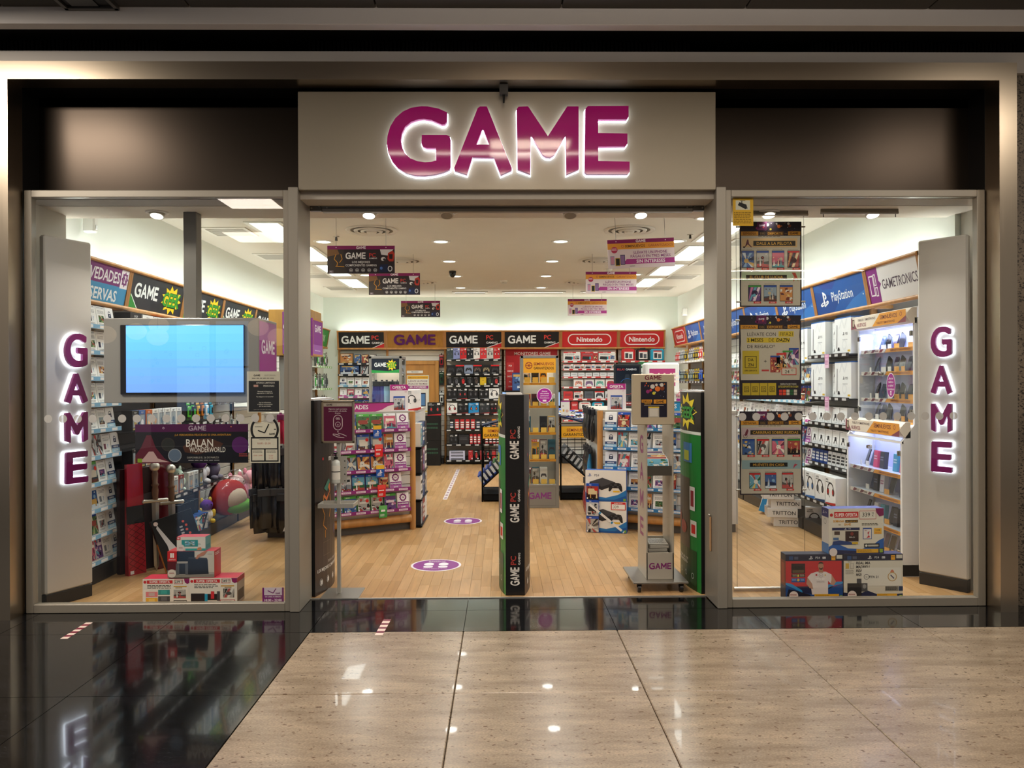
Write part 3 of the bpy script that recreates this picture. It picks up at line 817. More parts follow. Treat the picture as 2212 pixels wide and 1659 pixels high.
for k, x in enumerate((-7.9, -6.9, -4.6, -3.6)):
    o = bpy.data.objects.new(f'window_{k+3}', None); COL.objects.link(o); structure(o); o.location = (x, -8.99, 0)
    m = MB(); m.box(-0.42, 0.42, 0, 0.02, 0.9, 3.2, '#9fc4ee', 'glow_soft'); m.obj('pane', o)
    m = MB()
    for a, b, c, d in ((-0.46, -0.42, 0.86, 3.24), (0.42, 0.46, 0.86, 3.24), (-0.42, 0.42, 0.86, 0.9), (-0.42, 0.42, 3.2, 3.24), (-0.42, 0.42, 2.0, 2.05)): m.box(a, b, 0, 0.04, c, d, '#3a3632', 'metal')
    m.obj('frame', o)
# ================================================================ KINDS OF GOODS
def art(p, rd, u0, v0, u1, v1, pal, L=1):
    # abstract cover picture: one of four layouts
    W, H = u1-u0, v1-v0
    R = lambda a, b: a+(b-a)*rd.random()
    K = lambda a: max(0.0, min(1.0, a))
    q = lambda u, v: (u0+W*K(u), v0+H*K(v))
    c = lambda i: pal[i % len(pal)]
    p.rect(u0, v0, u1, v1, pal[0], L)
    ty = rd.randrange(4)
    if ty == 0:      # burst
        a, b = R(.35, .65), R(.35, .6)
        for k in range(9):
            t = k*.7+R(0, .3); p.poly([q(a, b), q(a+.9*math.cos(t), b+.9*math.sin(t)), q(a+.9*math.cos(t+.32), b+.9*math.sin(t+.32))], c(1+k), L+1)
        p.ell(u0+W*a, v0+H*b, .2*W, .16*H, c(4), L+2, 12)
    elif ty == 1:    # land and sky
        p.poly([q(0, 0), q(1, 0), q(1, R(.3, .5)), q(.6, R(.35, .5)), q(.3, R(.3, .5)), q(0, R(.3, .5))], c(1), L+1)
        p.poly([q(0, 0), q(1, 0), q(1, R(.1, .25)), q(.5, R(.15, .3)), q(0, R(.1, .25))], c(3), L+2)
        p.ell(u0+W*R(.25, .75), v0+H*R(.55, .75), .14*W, .11*H, c(2), L+1, 12)
        for k in range(3): x = R(.05, .8); p.poly([q(x, .1), q(x+.14, .1), q(x+R(.04, .1), R(.45, .8))], c(k+2), L+3)
    elif ty == 2:    # diagonal bands
        for k in range(6): x = -.5+k*.28; p.poly([q(x, 0), q(x+R(.1, .24), 0), q(x+.62, 1), q(x+.42, 1)], c(k+1), L+1)
        p.ell(u0+W*.5, v0+H*R(.35, .6), .26*W, .2*H, c(rd.randrange(5)), L+2, 12); p.ell(u0+W*.46, v0+H*R(.4, .6), .13*W, .12*H, c(rd.randrange(5)), L+3, 10)
    else:            # busy tiles
        for k in range(14):
            x, y = R(0, .8), R(0, .85); p.poly([q(x, y), q(x+R(.12, .3), y+R(-.04, .04)), q(x+R(.1, .3), y+R(.08, .2)), q(x+R(-.05, .05), y+R(.08, .2))], c(rd.randrange(5)), L+1+k % 3)
    for k in range(8):
        a, b = R(.02, .86), R(.02, .88); e = R(.03, .11)
        p.poly([q(a, b), q(a+e, b+R(-.02, .02)), q(a+e*R(.6, 1), b+e*R(.4, 1)), q(a+R(0, .03), b+e*.7)], c(rd.randrange(5)), L+4)
    return p
PALS = [['#8fa6b8', '#3e4c58', '#c9b48a', '#6b3a2c', '#e2d8c4'], ['#b33a2c', '#4a1a18', '#e0a23c', '#221a1e', '#f0d9a0'], ['#2c5fa8', '#142a55', '#7fb4e0', '#d9e6f2', '#e0b040'],
        ['#d98a2b', '#7a2f1a', '#f0c860', '#2d3a5a', '#e8e0d0'], ['#4a7a4a', '#24402a', '#a8c070', '#d8c8a0', '#a84030'], ['#b8b4ac', '#5c5854', '#2c2a2c', '#c8403a', '#e8e4dc'],
        ['#d0d4d8', '#8a94a0', '#4a5664', '#a8342c', '#2a3038'], ['#70408a', '#2c1a48', '#d070a0', '#50b0c8', '#f0d8e8'], ['#e05a7a', '#802a50', '#f4c4a0', '#40a0a8', '#fff0e0'],
        ['#58b0d0', '#2a6a3a', '#f0d050', '#c83a30', '#f4f0e4']]
def calm(h):
    c = C(h); g = sum(c)/3
    return tuple((g+(x-g)*.8)*.88 for x in c)
PALS = [[calm(h) for h in P_] for P_ in PALS]
_cases = {}
def case(style, seed=0):
    k = (style, seed)
    if k in _cases: return _cases[k]
    rd = random.Random(hash(style) % 1000 if False else sum(map(ord, style))*31+seed)
    w, h, t = (0.107, 0.17, 0.012) if style.startswith('sw') else (0.135, 0.172, 0.015)
    body = {'ps4': '#1c3f9c', 'ps5': '#e8eaee', 'xbox': '#3f9a3a', 'sw': '#c9c9c9', 'white': '#efefed', 'lock': '#f0f0ee', 'nov': '#efe6ec', 'num': '#efe9ee', 'grey': '#8f9498', 'pc': '#2a2a2e', 'swhite': '#efefed'}[style]
    if style == 'swhite': w = 0.135
    b = MB(); b.cbox(-w/2, w/2, -t/2, t/2, 0, h, body, 'plastic', 0.002)
    c = MB(); p = front(c, w-0.006, h-0.006, -t/2, z0=0.003, mat='gloss')
    pal = PALS[(seed*3+rd.randrange(3)) % len(PALS)]
    if style in ('ps4', 'ps5', 'xbox', 'pc'):
        band = {'ps4': '#2350b4', 'ps5': '#f4f5f7', 'xbox': '#58b04c', 'pc': '#18181c'}[style]
        art(p, rd, 0, 0, 1, .86, pal)
        p.rect(0, .86, 1, 1, band, 2)
        p.text({'ps4': 'PS4', 'ps5': 'PS5', 'xbox': 'XBOX', 'pc': 'PC'}[style], .32, .895, .07, '#fff' if style != 'ps5' else '#111', L=3)
        p.rect(.15, .2+.4*rd.random(), .85, .3+.4*rd.random(), pal[-1], 7)
        p.rect(.04, .03, .14, .13, '#f0f0f0', 7)
        if seed % 3 == 0: p.ell(.8, .66, 0.018, None, '#d8342c', 8)
    elif style == 'sw':
        art(p, rd, 0, 0, 1, 1, pal)
        p.rect(0, .84, .2, 1, '#e0242c', 7); p.rect(.3, .62, .92, .76, pal[-1], 7); p.rect(.04, .03, .16, .12, '#f0f0f0', 7)
    elif style in ('white', 'swhite'):
        p.rect(0, 0, 1, 1, '#f6f6f4', 1); p.rect(0, .86, 1, 1, '#e9eaec', 2); p.greek(.1, .9, .9, .96, 1, '#8a8c92', 3, seed)
        art(p, rd, .18, .2, .82, .55, pal, 2) if seed % 2 else p.text('?', .62, .28, .2, '#2f86c8', L=3)
        p.greek(.12, .62, .9, .8, 3, '#9a9ca2', 3, seed); p.greek(.15, .05, .8, .14, 2, '#7c7e86', 3, seed+5)
        if seed % 2 == 0: p.rect(.14, .22, .4, .5, pal[1], 3)
    elif style == 'lock':
        p.rect(0, 0, 1, 1, '#f4f4f6', 1); p.rect(0, 0, 1, .2, '#a9d0e8', 2); p.rect(0, .2, 1, .37, '#3b4f78', 3)
        p.text('RESERVAS', .5, .245, .075, '#fff', L=4, fit=.86, bold=.02); p.greek(.2, .05, .8, .15, 2, '#fff', 4)
        p.rect(.32, .5, .68, .7, '#2c3550', 3); p.ring(.5, .7, 0.022, 0.006, '#2c3550', 3, 16, 0, 180); p.ell(.5, .61, 0.006, None, '#e8e8ec', 4, 10)
    elif style == 'nov':
        p.rect(0, 0, 1, 1, '#f6f2f5', 1); p.rect(0, 0, 1, .2, '#b86aa8', 2); p.rect(0, .2, 1, .42, '#8d3c86', 3)
        p.text('NOVEDADES', .5, .265, .09, '#fff', L=4, fit=.9, bold=.02); p.logo(.5, .055, .085, '#fff', L=4)
        for i in range(12):
            a = i*math.pi/6; p.ell(.5+.27*math.cos(a), .7+.215*math.sin(a), 0.0075, None, '#7c2a70', 2, 8)
        p.ell(.5, .7, 0.035, None, '#7c2a70', 3); p.ell(.5, .7, 0.025, None, '#f6f2f5', 4); p.text('N', .5, .635, .13, '#7c2a70', L=5, bold=.03)
    elif style == 'num':
        p.rect(0, 0, 1, 1, '#f6f4f6', 1); p.rect(0, 0, 1, .16, '#c03a94', 2); p.text(str(seed % 9+1), .5, .38, .3, '#4a4650', L=3, bold=.0)
        p.greek(.2, .8, .8, .86, 1, '#8a8890', 3); p.logo(.5, .045, .07, '#fff', L=4)
    elif style == 'grey':
        p.rect(0, 0, 1, 1, '#7c838a', 1); p.rect(0, .86, 1, 1, '#a8aeb4', 2); art(p, rd, .1, .1, .9, .8, PALS[6], 2)
    P = Proto('game_case', 'game case', b.mesh('case'), [('cover', c.mesh('cover'), [])], (w, t, h))
    _cases[k] = P
    return P

# -- simple pictures for packaging
def pic_pad(p, u, v, s, col, L=3, dark='#222'):
    # game controller silhouette, s = width as a fraction of panel width
    a = s; b = s*p.w/p.h
    pts = [(-.5, -.28), (-.44, -.33), (-.36, -.3), (-.22, -.08), (.22, -.08), (.36, -.3), (.44, -.33), (.5, -.28), (.47, .02), (.38, .24), (.22, .29), (-.22, .29), (-.38, .24), (-.47, .02)]
    p.poly([(u+x*a, v+y*b) for x, y in pts], col, L)
    for x in (-.17, .17): p.ell(u+x*a, v+.02*b, .075*a, .075*b, dark, L+1, 10)
    for x in (-.32, .32): p.ell(u+x*a, v+.14*b, .055*a, .055*b, dark, L+1, 8)
    p.rect(u-.1*a, v+.1*b, u+.1*a, v+.22*b, dark, L+1)
def pic_headset(p, u, v, s, col, L=3, inner=None):
    r = s*p.w/2
    p.ring(u, v+.05, r, r*.2, col, L, 20, -20, 200)
    for x in (-1, 1):
        p.ell(u+x*r*.82/p.w, v-.1*r/p.h, r*.36/p.w, r*.52/p.h, col, L+1, 14)
        p.ell(u+x*r*.76/p.w, v-.1*r/p.h, r*.2/p.w, r*.34/p.h, inner or '#444', L+2, 12)
    p.line((u-r*.9/p.w, v-.3*r/p.h), (u-r*.2/p.w, v-.85*r/p.h), r*.09, col, L+1)
def pic_phone(p, u, v, w, h, a, b, L=3):
    p.rect(u-w/2, v-h/2, u+w/2, v+h/2, a, L); p.rect(u-w*.4, v-h*.42, u+w*.4, v+h*.42, b, L+1)
def pic_ps(p, u, v, h, col, L=4):
    # mark of a slanted upright P above a flat S
    k = h*p.h
    q = lambda x, y: (u+x*k/p.w, v+y*k/p.h)
    p.poly([q(-.1, -.42), q(.08, -.5), q(.08, .28), q(-.1, .36)], col, L)
    p.poly([q(.08, .28), q(-.1, .36), q(-.1, .5), q(.12, .44), q(.36, .3), q(.4, .1), q(.28, -.02), q(.14, .02), q(.14, .12), q(.22, .1), q(.25, .17), q(.2, .25)], col, L)
    p.poly([q(.14, -.2), q(.46, -.1), q(.62, -.18), q(.55, -.3), q(.14, -.44), q(.14, -.33), q(.4, -.25), q(.36, -.19), q(.14, -.28)], col, L)
    p.poly([q(-.16, -.14), q(-.5, -.24), q(-.62, -.34), q(-.5, -.44), q(-.16, -.4), q(-.16, -.31), q(-.38, -.34), q(-.4, -.29), q(-.16, -.23)], col, L)

_boxes = {}
def carton(kind, seed=0, w=.18, h=.2, d=.1, base='#17171a', acc='#c8242c', name='boxed_accessory', cat='box'):
    k = (kind, seed, w, h, d, base, acc, name)
    if k in _boxes: return _boxes[k]
    rd = random.Random(seed*7+3)
    b = MB(); b.cbox(-w/2, w/2, -d/2, d/2, 0, h, base, 'card', 0.0015)
    c = MB(); p = front(c, w, h, -d/2, mat='card')
    lt = sum(C(base)) > 0.9
    ink = '#2a2a2e' if lt else '#d8d8d8'
    if kind == 'headset':
        pic_headset(p, .52, .5, .62, '#3a3a40' if not lt else '#202226', 3, acc if seed % 2 else '#606066')
        p.poly([(0, 0), (1, 0), (1, .12), (0, .05)], acc, 2); p.text(['HYPER', 'GAME', 'GOLD', 'PRO'][seed % 4], .08, .86, .07, ink, 'l', L=3); p.greek(.08, .76, .5, .82, 1, ink, 3, seed)
        p.rect(.72, .82, .95, .95, '#e6e6e6', 3)
    elif kind == 'pad':
        pic_pad(p, .5, .5, .78, acc, 3, '#2c2c30' if not lt else '#5a5e66')
        p.rect(0, .86, 1, 1, '#d8262c' if seed % 2 else base, 2); p.greek(.1, .06, .6, .14, 1, ink, 3, seed)
    elif kind == 'mouse':
        p.ell(.5, .5, .22, .3, acc, 3); p.ell(.5, .62, .05, .08, '#111', 4); p.greek(.1, .84, .7, .92, 1, ink, 3, seed); p.rect(.7, .1, .95, .25, '#e8e8e8', 3)
    elif kind == 'art':
        art(p, rd, .04, .04, .96, .96, PALS[seed % len(PALS)], 1); p.rect(.1, .78, .7, .9, PALS[seed % len(PALS)][-1], 7)
    elif kind == 'window':   # window box with an unseen toy behind film: dark window, plain coloured base
        p.rect(.12, .14, .88, .8, '#6b7078', 2); p.rect(.16, .18, .84, .76, '#9aa4ac', 3)
        p.ell(.5, .38, .2, .16, acc, 4); p.rect(.14, .03, .86, .12, acc, 2); p.text('POP', .5, .84, .09, ink, L=3)
    elif kind == 'bar':
        for i in range(3): p.rect(.1, .2+.22*i, .9, .34+.22*i, acc if i % 2 else ink, 2)
    elif kind == 'console':
        p.rect(0, .88, 1, 1, '#d8262c', 2); p.text('SUPER OFERTA', .4, .905, .055, '#fff', L=3, fit=.6); p.rect(.74, .88, .98, .99, '#fff', 3)
        p.poly([(.06, .2), (.5, .16), (.54, .5), (.1, .54)], '#26262a', 3); p.rect(.5, .2, .58, .5, '#2aa0b8', 4); p.rect(.6, .2, .66, .55, '#d8323a', 4); p.greek(.1, .62, .7, .8, 3, '#808088', 3, seed)
        art(p, rd, .7, .2, .94, .6, PALS[seed % 10], 3)
    elif kind == 'plain':
        p.greek(.15, .4, .85, .7, 2, acc, 2, seed)
    P = Proto(name, cat, b.mesh(name), [('printed_front', c.mesh('printed_front'), [])], (w, d, h))
    _boxes[k] = P
    return P

# -- hanging blister pack on a card with a euro hole
def peg_pack(seed, w=.09, h=.2, base='#e8e8ea', acc='#333', d=.022):
    k = ('peg', seed, w, h, base, acc)
    if k in _boxes: return _boxes[k]
    b = MB(); b.cbox(-w/2, w/2, -.002, .002, 0, h, base, 'card', 0.001); b.box(-.012, .012, -.003, .003, h, h+.022, base, 'card')
    c = MB(); p = front(c, w, h, -.002, mat='gloss')
    p.rect(0, .8, 1, .97, acc, 2); p.greek(.15, .84, .85, .92, 1, '#eee', 3, seed); p.greek(.15, .04, .7, .12, 2, acc, 3, seed)
    bl = MB(); bl.cbox(-w*.36, w*.36, -d, -.002, h*.18, h*.74, acc, 'wrap', .006)
    bl.cbox(-w*.2, w*.2, -d-.006, -d, h*.3, h*.6, base, 'gloss', .004)
    P = Proto('blister_pack', 'blister pack', b.mesh('blister_pack'), [('print', c.mesh('print'), []), ('blister', bl.mesh('blister'), [])], (w, d, h))
    _boxes[k] = P
    return P
# -- limp pouch hanging from a header card
def pouch(seed, w=.13, h=.34, base='#24252a', head='#20242c'):
    k = ('pouch', seed, w, h, base, head)
    if k in _boxes: return _boxes[k]
    rd = random.Random(seed)
    b = MB()
    ny = 6
    L = []
    for j in range(ny+1):
        v = j/ny; ww = w*(.42+.08*math.sin(v*3)+.02*rd.random()); th = .008+.022*math.sin(math.pi*min(1, v*1.1+.05))
        L.append([(-ww, -th*.4, h*.84*v), (-ww*.5, -th, h*.84*v), (0, -th*.7-.006*rd.random(), h*.84*v), (ww*.5, -th, h*.84*v), (ww, -th*.4, h*.84*v), (ww*.5, th*.5, h*.84*v), (-ww*.5, th*.5, h*.84*v)])
    pts = [p for r in L for p in r]
    b.add(pts, [(j*7+i, j*7+(i+1) % 7, (j+1)*7+(i+1) % 7, (j+1)*7+i) for j in range(ny) for i in range(7)], base, 'wrap', True)
    b.add(L[0], [tuple(range(7))], base, 'wrap'); b.add(L[-1], [tuple(range(7))], base, 'wrap')
    hd = MB(); hd.cbox(-w*.46, w*.46, -.014, .012, h*.82, h, head, 'card', .002); hd.box(-.015, .015, -.003, .003, h, h+.02, head, 'card')
    P = Proto('hanging_pouch', 'hanging pack', b.mesh('hanging_pouch'), [('header_card', hd.mesh('header_card'), [])], (w, .04, h))
    _boxes[k] = P
    return P
# -- phone leaning on a little stand with a price card
def phone(seed, col='#20242c', tag_col='#f2a23a'):
    k = ('phone', seed, col, tag_col)
    if k in _boxes: return _boxes[k]
    b = MB(); b.M = Matrix.Rotation(-.3, 4, 'X'); b.cbox(-.037, .037, 0, .009, 0.005, .155, col, 'gloss', .004)
    c = MB(); c.M = Matrix.Rotation(-.3, 4, 'X'); c.box(-.033, .033, -.0006, 0, .012, .148, ['#30343e', '#3a4a6a', '#141418', '#5a4a6a'][seed % 4], 'gloss')
    s = MB(); s.box(-.02, .02, .02, .06, 0, .01, '#d8dce4', 'gloss'); s.box(-.015, .015, .03, .036, .01, .07, '#d8dce4', 'gloss')
    g = MB(); g.box(-.03, .03, -.035, -.032, 0, .045, tag_col, 'card'); g.box(-.03, .03, -.032, -.01, 0, .002, tag_col, 'card')
    P = Proto('display_phone', 'phone', b.mesh('display_phone'), [('display_glass', c.mesh('display_glass'), []), ('stand', s.mesh('stand'), []), ('price_card', g.mesh('price_card'), [])], (.075, .06, .16))
    _boxes[k] = P
    return P

def row(fr, z, d, items, u0, gap, look, where, lean=-.16, group=None, rz=0.0, start=0):
    # items: list of (proto, look words); set out along u from u0; returns the end u
    u = u0
    n = 0
    for it in items:
        if it is None: u += .1; continue
        p, lk = it
        u += p.size[0]/2
        n += 1
        inst(p, fr.M(u, d, z, rz, lean), f'{lk}, {ORD[n-1+start]} {where}', group)
        u += p.size[0]/2+gap
    return u
# ================================================================ WALL BAYS
HD0, HD1, HZ0, HZ1 = 0.20, 0.26, 2.285, 2.6     # header board: bottom and top distance from the wall, heights
_slat = {}
def bay(fr, u0, u1, label, shelves=(), slat_col='#d9d8d2', z0=0.14, post=True, kick='#1c1c1e', ztop=2.3, kick_d=.3):
    t = thing('wall_display_bay', label, 'wall display', fr.pt(u0, 0, 0), fr.a)
    W = u1-u0
    k = (round(W, 3), slat_col)
    if k not in _slat:
        m = MB(); m.cbox(.02, W-.02, -.022, -.004, 0, .094, slat_col, 'paint', .004); _slat[k] = m.mesh('slat')
    z = z0
    while z < ztop-.08:
        o = bpy.data.objects.new('slat', _slat[k]); COL.objects.link(o); o.parent = t; o.location = (0, 0, z)
        z += .1
    m = MB(); m.box(0.01, W-.01, -.004, 0, z0, ztop, '#8f8c86', 'matte'); m.obj('backing', t)
    if post:
        for x in (0, W):
            m = MB(); m.cbox(x-.02, x+.02, -.06, 0, 0, 2.62, WOODC, 'wood', .006); m.obj('upright', t)
    m = MB(); m.cbox(.02, W-.02, -kick_d, 0, 0, z0-.01, kick, 'plastic', .006); m.obj('plinth', t)
    for sh in shelves:
        zz, dep, col, strip = sh[:4]
        a0, a1 = (sh[4], sh[5]) if len(sh) > 4 else (.03, W-.03)
        m = MB(); m.cbox(a0, a1, -dep, -.02, zz-.014, zz, col, 'plastic', .003); m.box(a0, a1, -dep-.004, -dep, zz-.026, zz+.012, col, 'plastic'); s = m.obj('shelf', t)
        if strip:
            m = MB(); p = Pr(m, (a0, -dep-.0045, zz-.024), (a1-a0, 0, 0), (0, 0, .034), 'card')
            p.rect(0, 0, 1, 1, strip, 1)
            n = max(2, int((a1-a0)/.16)); rdd = random.Random(int(zz*100))
            for i in range(n):
                p.rect((i+.12)/n, .15, (i+.12+.6*(.7+.3*rdd.random()))/n, .85, '#f0f0f0' if strip != '#101012' else '#c8c8c8', 2)
            m.obj('price_strip', s)
    return t
def header(fr, u0, u1, label, draw, base, glow=True, endcaps=False, wash=3.0):
    W = u1-u0
    t = thing('header_board', label, 'header sign', fr.pt(u0, 0, 0), fr.a)
    up = Vector((0, -(HD1-HD0), HZ1-HZ0))
    m = MB(); A, B, Cc, D = (.02, -HD0, HZ0), (W-.02, -HD0, HZ0), (W-.02, -HD1, HZ1), (.02, -HD1, HZ1)
    off = Vector((0, .015, 0))
    pts = [Vector(x) for x in (A, B, Cc, D)]
    m.add(pts+[x+off for x in pts], [(0,1,2,3), (7,6,5,4), (0,4,5,1), (1,5,6,2), (2,6,7,3), (3,7,4,0)], base, 'card'); bd = m.obj('board', t)
    m = MB(); p = Pr(m, A, (W-.04, 0, 0), up, 'card'); draw(p); m.obj('printed_design', bd)
    m = MB(); m.cyl((0.001, -HD1-.004, HZ1+.012), (W-.001, -HD1-.004, HZ1+.012), .016, None, 10, WOODC, 'wood'); m.obj('top_rail', t)
    m = MB(); m.cyl((0.001, -HD0-.004, HZ0-.012), (W-.001, -HD0-.004, HZ0-.012), .02, None, 10, WOODC, 'wood'); m.obj('bottom_rail', t)
    for x in (0.017, W-.017):
        m = MB(); m.add([(x-.016, -HD0-.006, HZ0-.02), (x+.016, -HD0-.006, HZ0-.02), (x+.016, -HD1-.008, HZ1+.02), (x-.016, -HD1-.008, HZ1+.02), (x-.016, -HD0+.03, HZ0-.02), (x+.016, -HD0+.03, HZ0-.02), (x+.016, -HD1+.03, HZ1+.02), (x-.016, -HD1+.03, HZ1+.02)],
              [(0,1,2,3), (7,6,5,4), (0,4,5,1), (1,5,6,2), (2,6,7,3), (3,7,4,0)], '#a87440', 'wood'); m.obj('divider', t)
        m = MB(); m.box(x-.012, x+.012, -HD0+.03, 0, HZ0-.03, HZ0, WOODC, 'wood'); m.obj('arm', t)
    if wash:
        m = MB(); m.cyl((.08, -.1, 2.5), (W-.08, -.1, 2.5), .013, None, 8, '#f2fff4', 'glow_soft'); m.obj('wash_tube', t)
        area('wash_lamp', (W/2, -.1, 2.52), (math.radians(180-12), 0, 0), W-.15, .05, wash, SHOP_W, 'RECTANGLE', 180, t)
    return t
# -- header designs
def d_pc(p):
    p.rect(0, 0, 1, 1, '#1b1a1d', 1); p.poly([(.74, 0), (1, 0), (1, .3)], '#c8282c', 2); p.line((.72, 0), (1, .33), .012, '#e8e8e8', 3)
    p.logo(.07, .26, .5, '#eef2f4', 'l'); p.text('PC', .72, .52, .27, '#d8423c', 'l', .02); p.text('GAMING', .72, .26, .13, '#eef2f4', 'l', .015)
def d_gamewood(p): pass
def d_nin(p):
    p.rect(0, 0, 1, 1, '#c8262a', 1)
    def stad(r, col, L):
        hw = .38*p.w-0.0; 
        pts = []
        for i in range(13): a = math.radians(-90+180*i/12); pts.append((.5+(hw-.1+r*math.cos(a))/p.w, .5+r*math.sin(a)/p.h))
        for i in range(13): a = math.radians(90+180*i/12); pts.append((.5+(-hw+.1+r*math.cos(a))/p.w, .5+r*math.sin(a)/p.h))
        p.poly(pts, col, L)
    stad(.112, '#f4eeee', 2); stad(.092, '#c8262a', 3)
    p.text('Nintendo', .5, .36, .3, '#f4eeee', 'c', .03, 4, fit=.66)
def d_ps(p):
    p.rect(0, 0, 1, 1, '#1f5aa8', 1)
    p.poly([(0, .0), (.35, 0), (.5, .35), (.3, .6), (0, .8)], '#1b4a94', 2); p.poly([(.55, 0), (1, 0), (1, .5), (.75, .3)], '#2f76c4', 2); p.poly([(.1, 1), (.5, 1), (.4, .75), (.2, .8)], '#2a4a9c', 2)
    pic_ps(p, .2, .48, .5, '#f2f6fa'); p.text('PlayStation', .36, .36, .3, '#f2f6fa', 'l', .005, fit=.56, sx=.8)
    p.ell(.945, .37, .008, None, '#f2f6fa', 4, 8)
def d_geek(p):
    p.rect(0, 0, 1, 1, '#2b3036', 1); p.poly([(0, 0), (.16, 0), (.05, .38), (0, .42)], '#2f8f3a', 2); p.line((.03, .4), (.17, 0), .01, '#e8f0e8', 3)
    p.logo(.08, .34, .42, '#eef2f0', 'l')
    star = []
    for i in range(22):
        a = math.pi*2*i/22; r = 1 if i % 2 == 0 else .66; star.append((.76+.2*r*math.cos(a), .48+.46*r*math.sin(a)))
    p.poly(star, '#f0d020', 3)
    p.text('GEEK', .76, .26, .44, '#17301a', 'c', .05, 4, fit=.36, it=.2); p.text('GEEK', .755, .28, .42, '#35a030', 'c', .025, 5, fit=.34, it=.2)
def d_nov(p):
    p.rect(0, .5, 1, 1, '#7c2f74', 1); p.rect(0, 0, 1, .5, '#3f94c4', 1)
    p.text('NOVEDADES', .81, .58, .3, '#f2eef2', 'r', .02, fit=.78); p.text('RESERVAS', .8, .08, .3, '#f2f6f8', 'r', .02, fit=.7)
    p.rect(.83, .47, .99, .98, '#efe8ee', 2)
    p.poly([(.91+.07*(1 if i % 2 == 0 else .7)*math.cos(math.pi*i/8), .73+.22*(1 if i % 2 == 0 else .7)*math.sin(math.pi*i/8)) for i in range(16)], '#7c2f74', 3)
    p.ell(.91, .73, .034, None, '#efe8ee', 4); p.text('N', .91, .63, .2, '#7c2f74', L=5, bold=.03)
def d_xbox(p):
    p.rect(0, 0, 1, 1, '#2f9a46', 1); p.text('XBOX', .5, .3, .4, '#e8f4ea', L=3)
def d_tron(p):
    p.rect(0, 0, 1, 1, '#efeef0', 1); p.rect(0, 0, .24, 1, '#8d2c8a', 2); p.poly([(.24, .42), (.28, .52), (.24, .62)], '#8d2c8a', 2)
    p.frame(.05, .22, .14, .8, .012, '#f2eef2', 3); p.frame(.145, .5, .19, .82, .01, '#f2eef2', 3); p.frame(.15, .2, .2, .46, .01, '#f2eef2', 3)
    p.text('GAMETRONICS', .3, .36, .27, '#5a4a5c', 'l', .006, fit=.66)

LW = Fr(-XW, 0, math.radians(90))       # u = +Y
RW = Fr(XW, 0, math.radians(-90))       # u = -Y
BW = Fr(0, YB, 0)                       # u = +X

# ---------------- left wall
LE = [6.03, 6.64, 7.78, 8.92, 10.06, 11.2, 12.34, 13.48, 14.62]
WHITE_S = [(z, .3, '#e6e4de', '#7fb4d8') for z in (.17, .38, .59, .80, 1.015, 1.23, 1.44, 1.65, 1.86, 2.07)]
bay(LW, LE[0], LE[1], 'wall bay of ten narrow shelves holding white reservation cases beside the television', WHITE_S, kick_d=.3)
DK = '#26262a'
GEEK_S = [(1.95, .36, DK, '#101012'), (1.55, .36, DK, '#101012'), (1.19, .38, DK, '#101012'), (.86, .38, DK, '#101012'), (.52, .42, DK, '#101012')]
bay(LW, LE[1], LE[2], 'dark shelved toy bay nearest the window on the toy wall', GEEK_S, '#4a4a4e', kick_d=.37)
bay(LW, LE[2], LE[3], 'dark shelved toy bay in the middle of the toy wall', GEEK_S, '#4a4a4e', kick_d=.5)
bay(LW, LE[3], LE[4], 'toy bay of hanging packs farther along the toy wall', GEEK_S[:2], '#b8b6b0', kick_d=.5)
for k in (4, 5, 6):
    bay(LW, LE[k], LE[k+1], f'plain slatted wall bay behind the game islands, {ORD[k-4]} past the toy bays', [(1.3, .3, '#d8d6d0', '#7fb4d8'), (.7, .3, '#d8d6d0', '#7fb4d8')])
bay(LW, LE[7], LE[8], 'slatted wall bay with green edged shelves at the rear corner', [(1.9, .34, '#d8e0d8', '#7ac05a'), (1.5, .34, '#d8e0d8', '#7ac05a'), (1.1, .34, '#d8e0d8', '#7ac05a')])
LH = [6.01, 6.9, 8.08, 9.2, 10.4, 11.6, 12.75, 13.75, 14.8]
header(LW, LH[0], LH[1], 'purple and blue header board with white words and a star badge', d_nov, '#7c2f74')
for k, wd in ((1, 'nearest the window'), (2, 'in the middle'), (3, 'nearest the wooden box')):
    header(LW, LH[k], LH[k+1], f'charcoal header board with white and green lettering on a yellow burst, {wd}', d_geek, '#2b3036')
for k in (4, 5, 6): header(LW, LH[k], LH[k+1], f'charcoal header board behind the game islands, {ORD[k-4]} past the burst boards', d_pc, '#1b1a1d')
header(LW, LH[7], LH[8], 'green header board at the rear corner of the toy wall', d_xbox, '#2f9a46')

